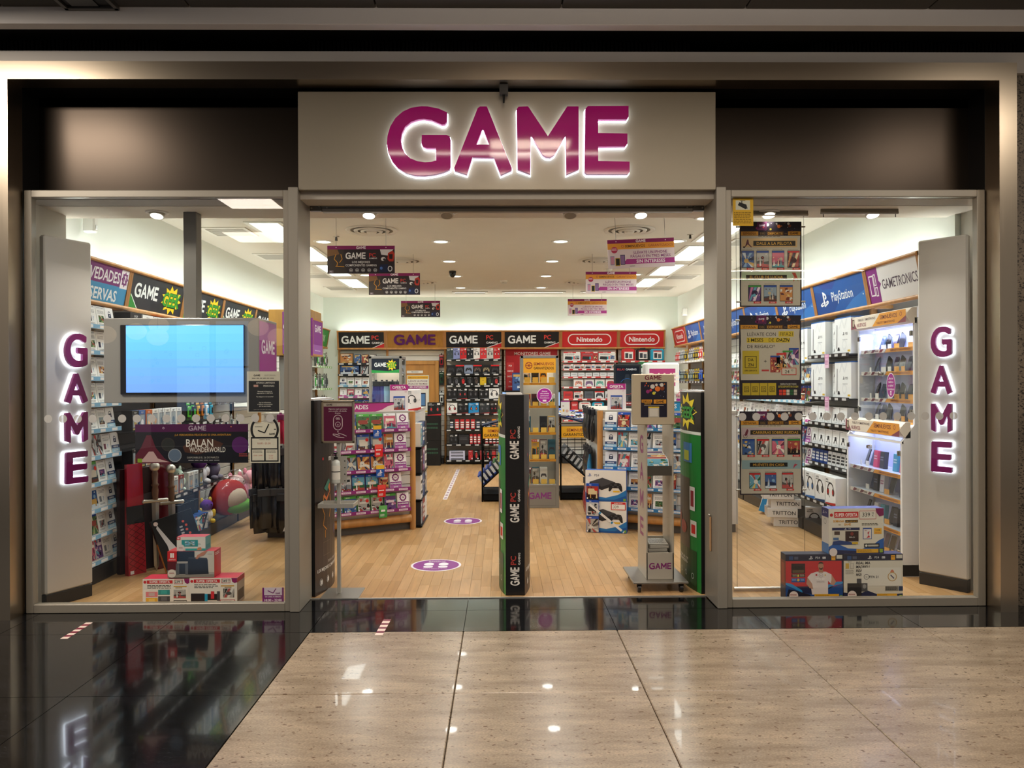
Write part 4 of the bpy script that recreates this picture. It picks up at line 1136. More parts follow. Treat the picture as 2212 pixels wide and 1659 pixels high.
# ---------------- right wall: u runs towards the window
RE = [14.75, 13.75, 12.75, 11.55, 10.4, 9.2, 8.1, 6.93, 6.02]
def ru(y): return -y
RB = [14.3, 13.3, 12.3, 11.2, 10.3, 9.3, 8.25, 7.22]      # bays run on a different pitch from the boards above
BLK = [(z, .25, '#1c1c20', '#101012') for z in (1.86, 1.43, 1.165, .935, .745)]+[(.40, .4, '#1c1c20', '#101012')]
GMS = [(z, .26, '#e6e4de', '#8fc0dc') for z in (1.82, 1.6, 1.38, 1.15, .93, .7, .48)]
bay(RW, -7.21, -5.97, 'white slatted bay behind the glowing phone showcase', kick_d=.015)
bay(RW, ru(RB[6]), ru(RB[7]), 'black shelved bay stacked with large white console boxes', BLK)
for k, wd in ((5, 'beside the console boxes'), (4, 'second from the console boxes'), (3, 'third from the console boxes'), (2, 'fourth from the console boxes'), (1, 'fifth from the console boxes'), (0, 'at the rear corner')):
    bay(RW, ru(RB[k]), ru(RB[k+1]), f'slatted game bay on the console wall, {wd}', GMS if k > 2 else [(1.95, .34, '#d8d6d0', '#d8d6d0'), (1.6, .34, '#26262a', '#101012'), (1.3, .34, '#d8d6d0', '#e8b0a8'), (1.02, .34, '#d8d6d0', '#c85a58')])
header(RW, ru(RE[7]), ru(RE[8]), 'white header board with a purple end panel of device outlines', d_tron, '#efeef0')
for k, wd in ((6, 'above the console boxes'), (5, 'second from the white board'), (4, 'third from the white board'), (3, 'fourth from the white board'), (2, 'fifth from the white board'), (1, 'beside the red corner board')):
    header(RW, ru(RE[k]), ru(RE[k+1]), f'blue header board with a white mark and word, {wd}', d_ps, '#1f5aa8')
header(RW, ru(RE[0]), ru(RE[1]), 'red header board with white oval lettering in the rear corner of the console wall', d_nin, '#c8262a')

# ---------------- back wall
BE = [(p-1083)*15.1/1660 for p in (728, 833, 960, 1087, 1212, 1338, 1440)]
def bz(py, Y=15.0): return 1.6-(py-826)*Y/1660
bay(BW, BE[0], BE[1], 'rear wall bay of dark boxes and white cases beside the door', [(bz(q), .3, '#202024', '#20242c') for q in (784, 808)]+[(bz(q), .3, '#d8d6d0', s) for q, s in ((832, '#6fa8cc'), (856, '#b05a9c'), (882, '#6fa8cc'), (908, '#6fa8cc'), (934, '#6fa8cc'))])
bay(BW, BE[2], BE[3], 'rear wall bay packed with boxed headsets on black shelves', [(bz(q), .34, '#161618', '#101012') for q in (777, 808, 833, 863, 894)]+[(bz(q), .42, '#121214', '#101012') for q in (928, 960, 994)])
bay(BW, BE[3], BE[4], 'rear wall bay with a red monitor panel', [(bz(845), .3, '#161618', None), (bz(890), .3, '#161618', None)])
bay(BW, BE[4], BE[5], 'rear wall bay of red edged shelves with console boxes', [(bz(q), .34, '#e0dcd6', '#c8383a') for q in (781, 798, 815, 837, 863, 887, 909, 935)])
bay(BW, BE[5], BE[6], 'rear wall bay of red edged shelves under the carry cases', [(bz(q), .34, '#e0dcd6', '#c8383a') for q in (781, 800, 826, 850, 880, 910)])
t = bay(BW, BE[1], BE[2], 'rear wall bay built around the wooden door', [], post=False)
for k, lab, dr, base in ((0, 'black header board with white and red lettering over the dark boxes beside the door', d_pc, '#1b1a1d'), (2, 'black header board with white and red lettering over the boxed headsets', d_pc, '#1b1a1d'), (3, 'black header board with white and red lettering over the red monitor panel', d_pc, '#1b1a1d'),
                   (4, 'red header board with white oval lettering over the console boxes', d_nin, '#c8262a'), (5, 'red header board with white oval lettering over the carry cases', d_nin, '#c8262a')):
    header(BW, BE[k], BE[k+1], lab, dr, base, wash=3.5)
# wooden header with raised purple letters
def d_wood(p):
    p.rect(0, 0, 1, 1, '#a8742c', 1, 'wood')
t = header(BW, BE[1], BE[2], 'wooden header board with raised purple letters above the door', d_wood, '#a8742c', wash=3.5)
W = BE[2]-BE[1]
lk = .2; lw0 = W*.14
for ch in 'GAME':
    sl = (HD1-HD0)/(HZ1-HZ0)
    letter(ch, lambda x, y, d: (lw0+x*lk*1.18, -(HD0+(0.06+y*lk)*sl+d+.003), HZ0+.06+y*lk), .025, t, '#5a2466', 'matte', False)
# door
o = bpy.data.objects.new('door_1', None); COL.objects.link(o); structure(o); tag(o, 'plain oak door with a steel handle in the rear wall')
dx0, dx1 = (873-1083)*15.2/1660, (939-1083)*15.2/1660
o.location = (0, YB-.03, 0)
DZ = bz(787, 15.3)
m = MB(); m.cbox(dx0-.15, dx1, -.05, 0, .005, DZ, '#b9823e', 'wood', .003); m.obj('leaf', o)
for a, b, c, d in ((dx1, dx1+.075, 0, DZ+.075), (dx0-.22, dx0-.15, 0, DZ+.075), (dx0-.15, dx1, DZ, DZ+.075)):
    m = MB(); m.cbox(a, b, -.075, .02, c, d, '#c08a46', 'wood', .006); m.obj('frame', o)
m = MB(); m.cbox(dx1-.26, dx1-.12, -.058, -.05, .86, 1.0, '#8a8478', 'metal', .003); hp = m.obj('handle_plate', o)
m = MB(); m.tube([(dx1-.15, -.058, .95), (dx1-.15, -.1, .95), (dx1-.25, -.1, .95)], .01, 8, '#b8b2a6', 'metal'); m.obj('handle', hp)
m = MB(); m.box(dx1-.1, dx1-.02, -.052, -.05, .02, .2, '#d8d4cc', 'metal'); m.obj('kick_plate', o)
# ================================================================ GOODS ON THE LEFT WALL
rd = random.Random(5)
NOVZ = [2.07, 1.86, 1.65, 1.44, 1.23, 1.015, .80, .59, .38, .17]
for k, z in enumerate(NOVZ):
    g = ['ps4', 'sw', 'xbox', 'ps5'][k % 4]
    its = [(case('swhite', k*3), 'white dummy game case'), (case(g if k > 4 else 'swhite', k), 'colourful game case' if k > 4 else 'white dummy game case'), (case('swhite', k*3+1), 'white dummy game case'), (case('lock', 0), 'white padlock reservation card')]
    if g == 'sw' and k > 4: its.insert(1, (case('sw', k+3), 'slim colourful game case'))
    row(LW, z+.001, .25, its, 6.05 if len(its) < 5 else 6.04, .006, '', f'from the window, {ORD[k]} reservation shelf down', group='cases on the reservation shelves')
# --- toy bays
def toybox(seed, base, acc, w=.115, h=.16, d=.09): return carton('window', seed, w, h, d, base, acc, 'toy_box', 'toy box')
TB = [('#e8e6e2', '#c8a080', 'white'), ('#17171b', '#b8a060', 'black'), ('#3f66a8', '#e8e8f0', 'blue'), ('#c8642c', '#f0d0a0', 'orange'), ('#8a2c30', '#e0c0a0', 'red'), ('#dfe3e6', '#607890', 'pale'), ('#4a3a6a', '#c0a0d0', 'purple')]
def toyrow(u0, z, d, seq, where, w=.115, h=.16, gap=.01, dd=.09):
    row(LW, z+.001, d, [(toybox(i+s, TB[s][0], TB[s][1], w, h, dd), f'{TB[s][2]} window toy box') for i, s in enumerate(seq)], u0, gap, '', where, lean=0, group='window toy boxes on the toy wall')
toyrow(6.70, 1.95, .27, [1, 0, 5, 3], 'from the window on the highest toy shelf', .21, .27, .02, .14)
toyrow(7.84, 1.95, .27, [0, 1, 5, 2], 'along the highest shelf of the middle toy bay', .21, .26, .02, .14)
toyrow(6.69, 1.19, .31, [1, 2, 3, 0, 5, 0, 5, 0], 'from the window, toy shelf above the hanging banner', .12, .175)
toyrow(6.69, .86, .31, [1, 1, 0, 6, 0, 5, 3], 'from the window on the toy shelf behind the banner', .12, .175)
toyrow(6.82, .52, .33, [1, 4, 0, 5, 0, 0, 4], 'from the window on the low toy shelf by the swords', .12, .175)
toyrow(7.84, .52, .33, [0, 5, 1], 'along the low shelf of the middle toy bay', .12, .175)
# green and black hanging lanyard packs, middle toy bay
for k in range(6):
    inst(peg_pack(k, .085, .2, ['#1c1c1e', '#3fae3a', '#1c1c1e', '#1c1c1e', '#3a9ac8', '#1c1c1e'][k], ['#58b83a', '#202020', '#e0b030', '#c87830', '#e8e8e8', '#40a8c8'][k]), LW.M(7.86+k*.12, .36, 1.06+.16),
         f'bright printed pack hanging in the middle toy bay, {ORD[k]} from the window', 'hanging packs of the middle toy bay')
for k in range(10):
    inst(peg_pack(20+k, .08, .17, '#d8dcdf', ['#90989c', '#3a3e44'][k % 2]), LW.M(8.98+(k % 5)*.2, .2, 1.35-.32*(k//5)), f'small clear blister pack in the far toy bay, {ORD[k % 5]} along its {"upper" if k < 5 else "lower"} row', 'small blister packs of the far toy bay')
# --- soft toys
def plush(name, label, loc, s, cols, rz=0.0, bag=False, lying=0.0, cat='soft toy'):
    t = thing(name, label, cat, loc, rz)
    t.rotation_euler = (lying, 0, rz)
    body, belly, limb = cols
    m = MB(); m.ball((0, 0, .33*s), .3*s, .26*s, .33*s, body, 'fabric', 16, 10, .03, 1); m.obj('body', t)
    m = MB(); m.ball((0, -.03*s, .78*s), .28*s, .26*s, .25*s, belly, 'fabric', 16, 10, .03, 2); h = m.obj('head', t)
    for q in (-1, 1):
        m = MB(); m.ball((q*.2*s, .02*s, 1.0*s), .085*s, .05*s, .13*s, limb, 'fabric', 10, 6); m.obj('ear', h)
        m = MB(); m.ball((q*.33*s, -.06*s, .42*s), .09*s, .09*s, .17*s, limb, 'fabric', 10, 6); m.obj('arm', t)
        m = MB(); m.ball((q*.17*s, -.24*s, .1*s), .11*s, .17*s, .1*s, limb, 'fabric', 10, 6); m.obj('foot', t)
        m = MB(); m.ball((q*.1*s, -.28*s, .82*s), .025*s, .015*s, .03*s, '#18181a', 'gloss', 8, 5); m.obj('eye', h)
    if bag:
        m = MB(); m.ball((0, -.02*s, .55*s), .5*s, .42*s, .66*s, '#fff', 'poly_bag', 18, 12, .12, 9); m.obj('clear_bag', t)
    return t
PX = -XW
plush('soft_toy', 'purple and white soft toy sitting on the low toy shelf', LW.pt(8.28, .3, .525), .3, ('#d8d4dc', '#6a3a8a', '#e4e0e6'), math.radians(60))
plush('soft_toy', 'grey and purple soft toy with a white tag on the low toy shelf', LW.pt(8.66, .3, .525), .28, ('#5a5266', '#54407a', '#8a8494'), math.radians(75))
plush('soft_toy', 'small pink and red soft toy on the toy shelf behind the banner end', LW.pt(8.45, .28, .865), .2, ('#c8343a', '#e08aa0', '#d86a86'), math.radians(70))
plush('soft_toy', 'small red and white soft toy on the toy shelf behind the banner end', LW.pt(8.15, .28, .865), .19, ('#b83030', '#e8e0d8', '#e0d4cc'), math.radians(70))
plush('soft_toy', 'small orange soft toy at the far end of the toy shelf behind the banner', LW.pt(8.72, .28, .865), .19, ('#d89a30', '#e0b050', '#a86a20'), math.radians(80))
plush('soft_toy', 'yellow and pink soft toy in a clear bag on the toy plinth', LW.pt(9.25, .36, .135), .36, ('#e8d24a', '#f0c8c8', '#f0a0b0'), math.radians(60), True)
plush('soft_toy', 'pink soft toy at the far end of the toy plinth', LW.pt(9.75, .36, .135), .36, ('#f0a8b8', '#f2b4c2', '#e890a8'), math.radians(70))
plush('soft_toy', 'small purple and white soft toy in front of the big round cushion', LW.pt(8.12, .44, .135), .24, ('#f0ecea', '#6a3a9a', '#e8c850'), math.radians(50))
plush('soft_toy', 'pale green soft toy in a clear bag behind the leaning black box', LW.pt(7.72, .3, .525), .22, ('#bcd8c4', '#c8e0d0', '#d8e8dc'), math.radians(60), True)
plush('soft_toy', 'small yellow and blue soft toy on the edge of the toy plinth', LW.pt(7.95, .42, .135), .16, ('#e0b838', '#3a6ab8', '#e8d070'), math.radians(40))
t = thing('round_cushion', 'big round red and cream cushion in a clear bag on the toy plinth', 'cushion', LW.pt(8.6, .5, .135), math.radians(60))
m = MB(); m.ball((0, 0, .2), .24, .15, .2, '#b8342a', 'fabric', 20, 14, .02, 4); m.obj('pad', t)
m = MB(); m.ball((.02, -.05, .19), .17, .13, .14, '#e6cdb4', 'fabric', 18, 12, .02, 5); m.obj('cream_panel', t)
m = MB(); m.ball((0.08, -.04, .1), .2, .15, .09, '#7ab84a', 'fabric', 14, 8, .02, 6); m.obj('green_trim', t)
m = MB(); m.ball((0, -.02, .215), .29, .21, .215, '#fff', 'poly_bag', 22, 14, .1, 7); m.obj('clear_bag', t)
# small colourful figures in a clear pack, blue boxes on the plinth
for k in range(5):
    t = thing('toy_figure_pack', f'small clear pack with an orange toy on the toy plinth, {ORD[k]} from the leaning box', 'toy pack', LW.pt(7.42+k*.1, .42, .40 if False else .135), math.radians(90+70), 'small clear toy packs on the plinth')
    m = MB(); m.cbox(-.045, .045, -.03, .03, 0, .3, '#20222a', 'card', .003); m.obj('tray', t)
    m = MB(); m.ball((0, -.04, .22), .03, .02, .04, ['#e0b028', '#d86a28', '#c84a28', '#e08a48', '#e8c040'][k], 'plastic', 10, 7); m.obj('toy', t)
    m = MB(); m.cbox(-.044, .044, -.07, -.031, .15, .295, '#fff', 'poly_bag', .01); m.obj('blister', t)
for k in range(3):
    inst(carton('art', 2+k*7, .13, .16, .1, '#20488a', '#fff', 'toy_box', 'toy box'), LW.M(7.5+k*.15, .5, .135+0, math.radians(-12*k), 0), f'blue toy carton on the plinth edge, {ORD[k]} from the leaning box', 'blue toy cartons')
# --- red sword display, two swords, leaning boxes
S = Vector((-3.0, 6.6, 0))
t = thing('sword_display', 'tall red and black cardboard display with a diamond lattice beside the toy bays', 'cardboard display', (S.x-.02, S.y, 0), math.radians(58))
for q, x in ((0, -.11), (1, .16)):
    m = MB(); m.add([(x-.08, -.02, 0), (x+.08, -.02, 0), (x+.09, .05, .92), (x-.05, .05, .92), (x-.08, .03, 0), (x+.08, .03, 0), (x+.09, .08, .92), (x-.05, .08, .92)], [(0,1,2,3), (7,6,5,4), (0,4,5,1), (1,5,6,2), (2,6,7,3), (3,7,4,0)], '#a81828' if q == 0 else '#5a0c18', 'gloss'); pn = m.obj('panel', t)
    if q == 0:
        m = MB(); p = Pr(m, (x-.08, -.0206, 0), (.16, 0, 0), (.01, .07, .92), 'gloss')
        for i in range(9):
            p.line((.05, i*.055), (.95, i*.055+.11), .005, '#6a0c18', 1); p.line((.95, i*.055), (.05, i*.055+.11), .005, '#6a0c18', 1)
        p.rect(0, .46, 1, .62, '#141416', 2); p.rect(.1, .01, .3, .04, '#e8e0e0', 2); m.obj('print', pn)
m = MB(); m.box(-.2, .24, .085, .13, 0, .88, '#2a0a10', 'card'); m.obj('back_board', t)
def sword(lab, loc, h, rz, lean):
    t = thing('toy_sword', lab, 'toy sword', loc, rz); t.rotation_euler = (lean, 0, rz)
    b = h*.6
    m = MB(); m.add([(-.03, 0, b), (0, -.009, b), (.03, 0, b), (0, .009, b), (-.02, 0, .05), (0, -.006, .05), (.02, 0, .05), (0, .004, .05), (0, 0, 0)], [(0,1,5,4), (1,2,6,5), (2,3,7,6), (3,0,4,7), (4,5,8), (5,6,8), (6,7,8), (7,4,8), (3,2,1,0)], '#a8a49c', 'metal'); m.obj('blade', t)
    m = MB(); m.cyl((-.085, 0, b+.01), (.085, 0, b+.01), .017, None, 8, '#c8c4ba', 'metal'); m.ball((-.09, 0, b+.01), .018, col='#d4d0c6', mat='metal', n=8, k=6); m.ball((.09, 0, b+.01), .018, col='#d4d0c6', mat='metal', n=8, k=6); m.obj('crossguard', t)
    m = MB(); m.lathe([(.022, b+.02), (.028, b+.1), (.022, b+.13), (.034, b+.145), (.022, b+.16), (.027, b+.24), (.02, b+.27)], (0, 0, 0), 10, '#6a4c38', 'plastic'); m.obj('grip', t)
    m = MB(); m.ball((0, 0, b+.30), .044, .036, .042, '#d0ccc2', 'metal', 10, 8); m.obj('pommel', t)
sword('toy sword with silver crossguard and wide pommel leaning on the red display', (S.x+.06, S.y-.02, .004), .98, math.radians(40), -.05)
sword('toy sword with twin knob pommel behind the other sword', (S.x+.14, S.y+.12, .004), .92, math.radians(40), -.06)
L0 = Vector((-2.70, 6.55, 0))
t = thing('art_board_box', 'large flat black box with a white swoosh leaning back beside the swords', 'flat box', (L0.x+.02, L0.y+.06, .0), math.radians(38)); t.rotation_euler = (math.radians(-14), math.radians(-14), math.radians(38))
m = MB(); m.cbox(-.17, .17, -.03, .03, .03, .50, '#141417', 'card', .002); bx = m.obj('carton', t)
m = MB(); p = front(m, .34, .47, -.03, z0=.03, mat='gloss'); p.poly([(.2, .05), (.42, .0), (.62, 0), (.3, .55), (.12, .9), (.08, .85), (.2, .5)], '#dcdce2', 1); p.poly([(.1, 0), (.3, 0), (.34, .1), (.16, .12)], '#e8e8ea', 2)
for i in range(7): p.ell(.72+.03*(i % 2)+.015*i, .82-.08*i, .011, None, '#d85a48', 2, 8)
p.ell(.1, .93, .018, None, '#e8d8d8', 2); p.greek(.6, .4, .68, .75, 6, '#c8c8cc', 2); m.obj('print', bx)
m = MB(); m.box(-.171, -.1701, -.03, .03, .03, .30, '#c8782c', 'card'); m.obj('orange_spine', bx)

# ================================================================ GOODS ON THE RIGHT WALL
def console_box(seed):
    k = ('ps5', seed)
    if k in _boxes: return _boxes[k]
    w, h, d = .36, .36, .18
    b = MB(); b.cbox(-w/2, w/2, -d/2, d/2, 0, h-.012, '#eceef0', 'card', .002); b.box(-w/2+.001, w/2-.001, -d/2+.001, d/2-.001, h-.012, h, '#3a6ab0', 'card')
    c = MB(); p = front(c, w, h, -d/2, mat='card')
    p.poly([(.1, .16), (.17, .14), (.2, .82), (.14, .84), (.1, .8)], '#f6f8fa', 2); p.poly([(.125, .16), (.165, .15), (.18, .8), (.145, .82)], '#1c2030', 3)
    p.poly([(.18, .1), (.34, .1), (.3, .19), (.22, .19)], '#22242c', 3); p.line((.2, .1), (.18, .04), .012, '#f8f8f8', 3)
    pic_ps(p, .56, .55, .09, '#3a3e48', 3); p.text('PS5', .74, .515, .07, '#3a3e48', L=3, bold=0); p.greek(.5, .36, .8, .4, 1, '#b0b4bc', 2, 3)
    for a, b_ in (((.3, .7), (.45, .95)), ((.6, .7), (.75, .95)), ((.45, .95), (.6, .7))): p.line(a, b_, .022, '#dfe2e6', 1)
    p.ring(.6, .25, .05, .015, '#e0e3e7', 1)
    p.rect(.8, .06, .95, .11, '#e0b83a', 3)
    P = Proto('console_box', 'console box', b.mesh('console_box'), [('printed_front', c.mesh('printed_front'), [])], (w, d, h))
    _boxes[k] = P
    return P
pad_w = carton('pad', 0, .155, .172, .07, '#eef0f2', '#f8fafb', 'controller_box', 'controller box')
def wpad():
    k = 'wpad'
    if k in _boxes: return _boxes[k]
    b = MB(); b.cbox(-.078, .078, -.035, .035, 0, .172, '#eceef0', 'card', .0015)
    c = MB(); p = front(c, .156, .172, -.035, mat='card'); pic_pad(p, .5, .46, .78, '#f9fbfc', 2, '#c8ccd2'); p.poly([(.36, .6), (.64, .6), (.6, .38), (.4, .38)], '#26282e', 5); p.poly([(.24, .22), (.3, .2), (.42, .42), (.36, .44)], '#26282e', 5); p.poly([(.76, .22), (.7, .2), (.58, .42), (.64, .44)], '#26282e', 5)
    p.greek(.1, .88, .5, .93, 1, '#a0a4ac', 3); p.greek(.4, .06, .8, .12, 1, '#b8bcc4', 3)
    _boxes[k] = Proto('controller_box', 'controller box', b.mesh('controller_box'), [('printed_front', c.mesh('printed_front'), [])], (.158, .07, .172))
    return _boxes[k]
for k, z in enumerate((1.861, 1.431)):
    for j, u in enumerate((-8.02, -7.44)):
        inst(console_box(0), RW.M(u, .135, z), f'large white console box on the {["highest", "second"][k]} black shelf, {["beside the game bay", "beside the phone showcase"][j]}', 'large white console boxes')
    for j in range(2):
        inst(wpad(), RW.M(-7.73, .13, z+j*.173), f'white controller box between the {["highest", "second row of"][k]} console boxes, {["lower", "upper"][j]} of its pair', 'white controller boxes')
    t = thing('price_flyer', f'pink and white price flyer hanging below the {["highest", "second"][k]} black console shelf', 'price flyer', RW.pt(-7.73, .258, z-.13), RW.a, 'pink price flyers')
    m = MB(); m.box(-.05, .05, 0, .001, 0, .14, '#e4c2da', 'paper'); sh = m.obj('sheet', t)
    m = MB(); p = front(m, .1, .14, -.0002); p.rect(0, .7, 1, 1, '#d894c0', 1); p.greek(.1, .2, .9, .6, 4, '#b86a9c', 1); p.greek(.1, .76, .8, .9, 2, '#f4e4ee', 2); m.obj('print', sh)
inst(console_box(0), RW.M(-8.47, .14, 1.821), 'large white console box at the end of the game bay behind the posters', 'large white console boxes')
for k, z in enumerate((1.166, .936)):
    row(RW, z, .19, [(wpad(), 'white controller box')]*5, -8.2, .012, '', f'from the game bay on the {["upper", "lower"][k]} controller shelf', lean=-.05, group='white controller boxes')
row(RW, .746, .2, [(carton('bar', i, .088, .14, .05, '#1d3f86' if i < 4 else '#e6e8ea', '#e8ecf0' if i < 4 else '#30343c'), 'slim navy accessory box' if i < 4 else 'slim white accessory box') for i in range(9)], -8.2, .012, '', 'from the game bay below the controllers', lean=-.08, group='slim accessory boxes')
row(RW, .401, .32, [(carton('headset', i, .23, .27, .11, '#eceef0', ['#22406a', '#3a7ac8', '#22406a', '#c8342c'][i], 'headset_box', 'headset box'), ['white headset box with dark blue band', 'white headset box with light blue band', 'white headset box with a navy band', 'white headset box with a red band'][i]) for i in range(4)], -8.23, .015, '', 'from the game bay on the lowest shelf', lean=0)
# game bays behind the posters
for k in (3, 4, 5):
    u0 = ru(RB[k])+.05
    for j, z in enumerate((1.82, 1.6, 1.38, 1.15, .93, .7, .48)):
        if k == 5 and j == 0: n = 4
        elif k < 5 and j > 5: continue
        else: n = 7
        st = ['white', 'ps5', 'ps4', 'white', 'ps4', 'ps5', 'xbox'][j]
        its = [(case('nov', 0) if (j > 3 and i == n-1) else case('num', i*2) if (j == 3 and i % 3 == 0) else case(st, i+j), 'purple badge card' if (j > 3 and i == n-1) else 'white number card' if (j == 3 and i % 3 == 0) else {'white': 'white game case', 'ps5': 'white topped game case', 'ps4': 'blue topped game case', 'xbox': 'green topped game case'}[st]) for i in range(n)]
        row(RW, z+.001, .21, its, u0, .008 if k != 4 else .012, '', f'along the {ORD[j]} shelf, {["farthest", "middle", "nearest"][k-3]} game bay behind the posters', group='game cases behind the posters')
# rear bays of the console wall: hanging packs
for k in (0, 1, 2):
    u0 = ru(RB[k])+.1
    for j, z in enumerate((1.951, 1.601, 1.301, 1.021)):
        for i in range(8):
            c1, c2, w_ = (('#e8e4e0', '#c83a34', 'white and red'), ('#e4e6e8', '#5a6068', 'white and grey'), ('#e8c828', '#26262a', 'yellow'))[(i//3 + k + j) % 3] if j < 1 else (('#1c2a5a', '#3a6ac8', 'navy'), ('#c8d8d4', '#3a4a48', 'pale'), ('#e0c028', '#202020', 'yellow'))[(i//3+k) % 3] if j == 1 else ('#e4e2e2', '#d07a88', 'white and pink')
            inst(peg_pack(i+j*9, .09, .19 if j < 2 else .15, c1, c2), RW.M(u0+i*.115, .3, z+.002), f'{w_} blister pack, {ORD[i]} along the {ORD[j]} row, {["corner", "second", "third"][k]} rear console bay', 'blister packs of the rear console bays')
# --- floor stack of headset cartons
T0 = FP(1725, 1139); T0.x -= .12
def triton(seed):
    k = 'tri'
    if k not in _boxes:
        b = MB(); b.cbox(-.16, .16, -.12, .12, 0, .1, '#e8e4e2', 'card', .002)
        c = MB(); p = front(c, .32, .1, -.12, mat='card'); p.text('TRITTON', .55, .3, .42, '#2a2a2e', bold=.01, fit=.8)
        _boxes[k] = Proto('headset_carton', 'carton', b.mesh('headset_carton'), [('lettering', c.mesh('lettering'), [])], (.32, .24, .1))
    return _boxes[k]
for i in range(4):
    inst(triton(0), TR(T0.x+[.05, -.02, .02, -.06][i], T0.y+.15, .001+i*.1005, math.radians(-12)), f'white headset carton with black lettering on the floor, {["lowest", "second", "third", "topmost"][i]} of its stack', 'stacked white headset cartons')
inst(carton('headset', 5, .17, .24, .09, '#f0eef0', '#b03a9c', 'headset_box', 'headset box'), TR(T0.x+.24, T0.y-.12, .001, math.radians(-20)), 'white and purple headset box leaning beside the stacked cartons')
inst(carton('headset', 7, .17, .24, .09, '#26201e', '#d8642c', 'headset_box', 'headset box'), TR(T0.x+.40, T0.y-.3, .001, math.radians(-20)), 'dark brown headset box with orange accents behind the console cartons')
inst(carton('plain', 2, .3, .12, .2, '#6a6664', '#8c8886', 'headset_carton', 'carton'), TR(T0.x+.06, T0.y+.16, .404, math.radians(-10)), 'dark grey carton on top of the white headset cartons')
t = thing('leaning_console_box', 'white box with blue curves leaning on the game bay plinth', 'console box', FP(1655, 1106), math.radians(-30)); t.rotation_euler = (math.radians(-6), math.radians(14), math.radians(-30))
m = MB(); m.cbox(-.06, .06, -.2, .2, .01, .42, '#eceae8', 'card', .002); bx = m.obj('carton', t)
m = MB(); p = front(m, .12, .41, -.2, z0=.01, mat='card'); p.poly([(0, 0), (.6, 0), (.5, .5), (.7, 1), (.2, 1), (.1, .5)], '#2a8ac8', 1); p.line((.8, .02), (.75, .98), .014, '#1c3f9c', 2); m.obj('print', bx)

# ================================================================ PHONE SHOWCASE
PS = thing('phone_showcase', 'tall glowing white phone showcase with orange and cream sign strips', 'showcase', RW.pt(-7.22, 0, 0), RW.a)
PWD = 1.0; DU, DL = .18, .285
m = MB()
for x in (0, PWD-.03): m.cbox(x, x+.03, -DU, -.02, 1.24, 2.12, '#e8e8ea', 'paint', .003); m.add([(x, -DL, 0), (x+.03, -DL, 0), (x+.03, -.02, 0), (x, -.02, 0), (x, -DL, 1.1), (x+.03, -DL, 1.1), (x+.03, -DU, 1.24), (x, -DU, 1.24), (x+.03, -.02, 1.24), (x, -.02, 1.24)], [(0,4,7,9,3), (1,2,8,6,5), (0,1,5,4), (4,5,6,7), (7,6,8,9)], '#e8e8ea', 'paint')
m.obj('side_panel', PS)
m = MB(); m.box(.03, PWD-.03, -.03, -.022, .1, 2.1, '#c8ccf0', 'gloss'); m.obj('back_panel', PS)
m = MB(); m.cbox(.0, PWD, -DL, -.02, 0, .10, '#e8e6e4', 'paint', .003); m.obj('base', PS)
m = MB(); m.box(.0, PWD, -DL-.004, -DL+.012, 1.085, 1.105, '#f2f2f4', 'paint'); m.obj('front_rail', PS)
for z, dp, half in ((1.88, DU, 0), (1.68, DU, 0), (1.44, DU, 0), (1.25, DU, 0), (.82, DL, 0), (.61, DL, 0), (.35, DL, 0)):
    m = MB(); m.box(.03, PWD-.03, -dp+.02, -.03, z-.006, z, '#dfe6f4', 'gloss'); s = m.obj('shelf', PS)
    m = MB(); p = Pr(m, (.03, -dp+.0195, z-.03), (PWD-.06, 0, 0), (0, 0, .034), 'card')
    p.poly([(0, 0), (.46, 0), (.5, 1), (0, 1)], '#e8e2dc', 1); p.poly([(.47, 0), (1, 0), (1, 1), (.51, 1)], '#e8a040', 1)
    for a in (.05, .2, .36): p.poly([(a, .1), (a+.05, .1), (a+.09, .9), (a+.03, .9)], '#7c3a4a', 2)
    p.text('TABLETS', .14, .25, .5, '#6a3a44', L=3); p.text('SMARTPHONES', .29, .25, .5, '#6a3a44', L=3, fit=.12); p.text('SEMINUEVOS GARANTIZADOS', .75, .25, .5, '#7a2a3a', L=3, fit=.36)
    m.obj('price_strip', s)
for z0_, dp in ((2.07, DU), (1.13, DL-.05)):
    m = MB()
    prof = [(-dp-.05+.05*math.cos(a), .08*math.sin(a)) for a in [math.radians(200-i*18) for i in range(8)]]
    n = 7
    loop = [(-dp-.02-.045*math.sin(math.pi*i/n), z0_+.13*i/n) for i in range(n+1)]
    m.prism([(y, z) for y, z in loop]+[(-dp+.02, z0_+.13), (-dp+.02, z0_)], 0, PWD, 'x', '#ece2d4', 'card'); sg = m.obj('sign_strip', PS)
    m = MB(); p = Pr(m, (.01, -dp-.066, z0_+.012), (PWD-.02, 0, 0), (0, 0, .106), 'card')
    p.rect(0, 0, 1, 1, '#ece2d4', 1); p.poly([(.42, 0), (1, 0), (1, 1), (.56, 1)], '#eaa23e', 2); p.poly([(0, 0), (.12, 0), (.02, 1), (0, 1)], '#8a4654', 2); p.poly([(.86, 0), (1, 0), (1, .5)], '#8a4654', 3)
    p.text('TABLETS Y SMARTPHONES', .14, .62, .2, '#5a4a4c', 'l', .004, fit=.34); p.text('NUEVOS', .12, .14, .32, '#8a2a4a', 'l', .01); p.text('SEMINUEVOS', .56, .5, .34, '#6a2a34', 'l', .01, fit=.32); p.text('TABLETS Y SMARTPHONES', .5, .14, .18, '#6a2a34', 'l', .004, fit=.38)
    p.rect(.03, .12, .07, .85, '#4a4038', 3); p.rect(.036, .25, .064, .75, '#b8b098', 4); p.ring(.92, .68, .018, .004, '#8a2a4a', 3)
    m.obj('print', sg)
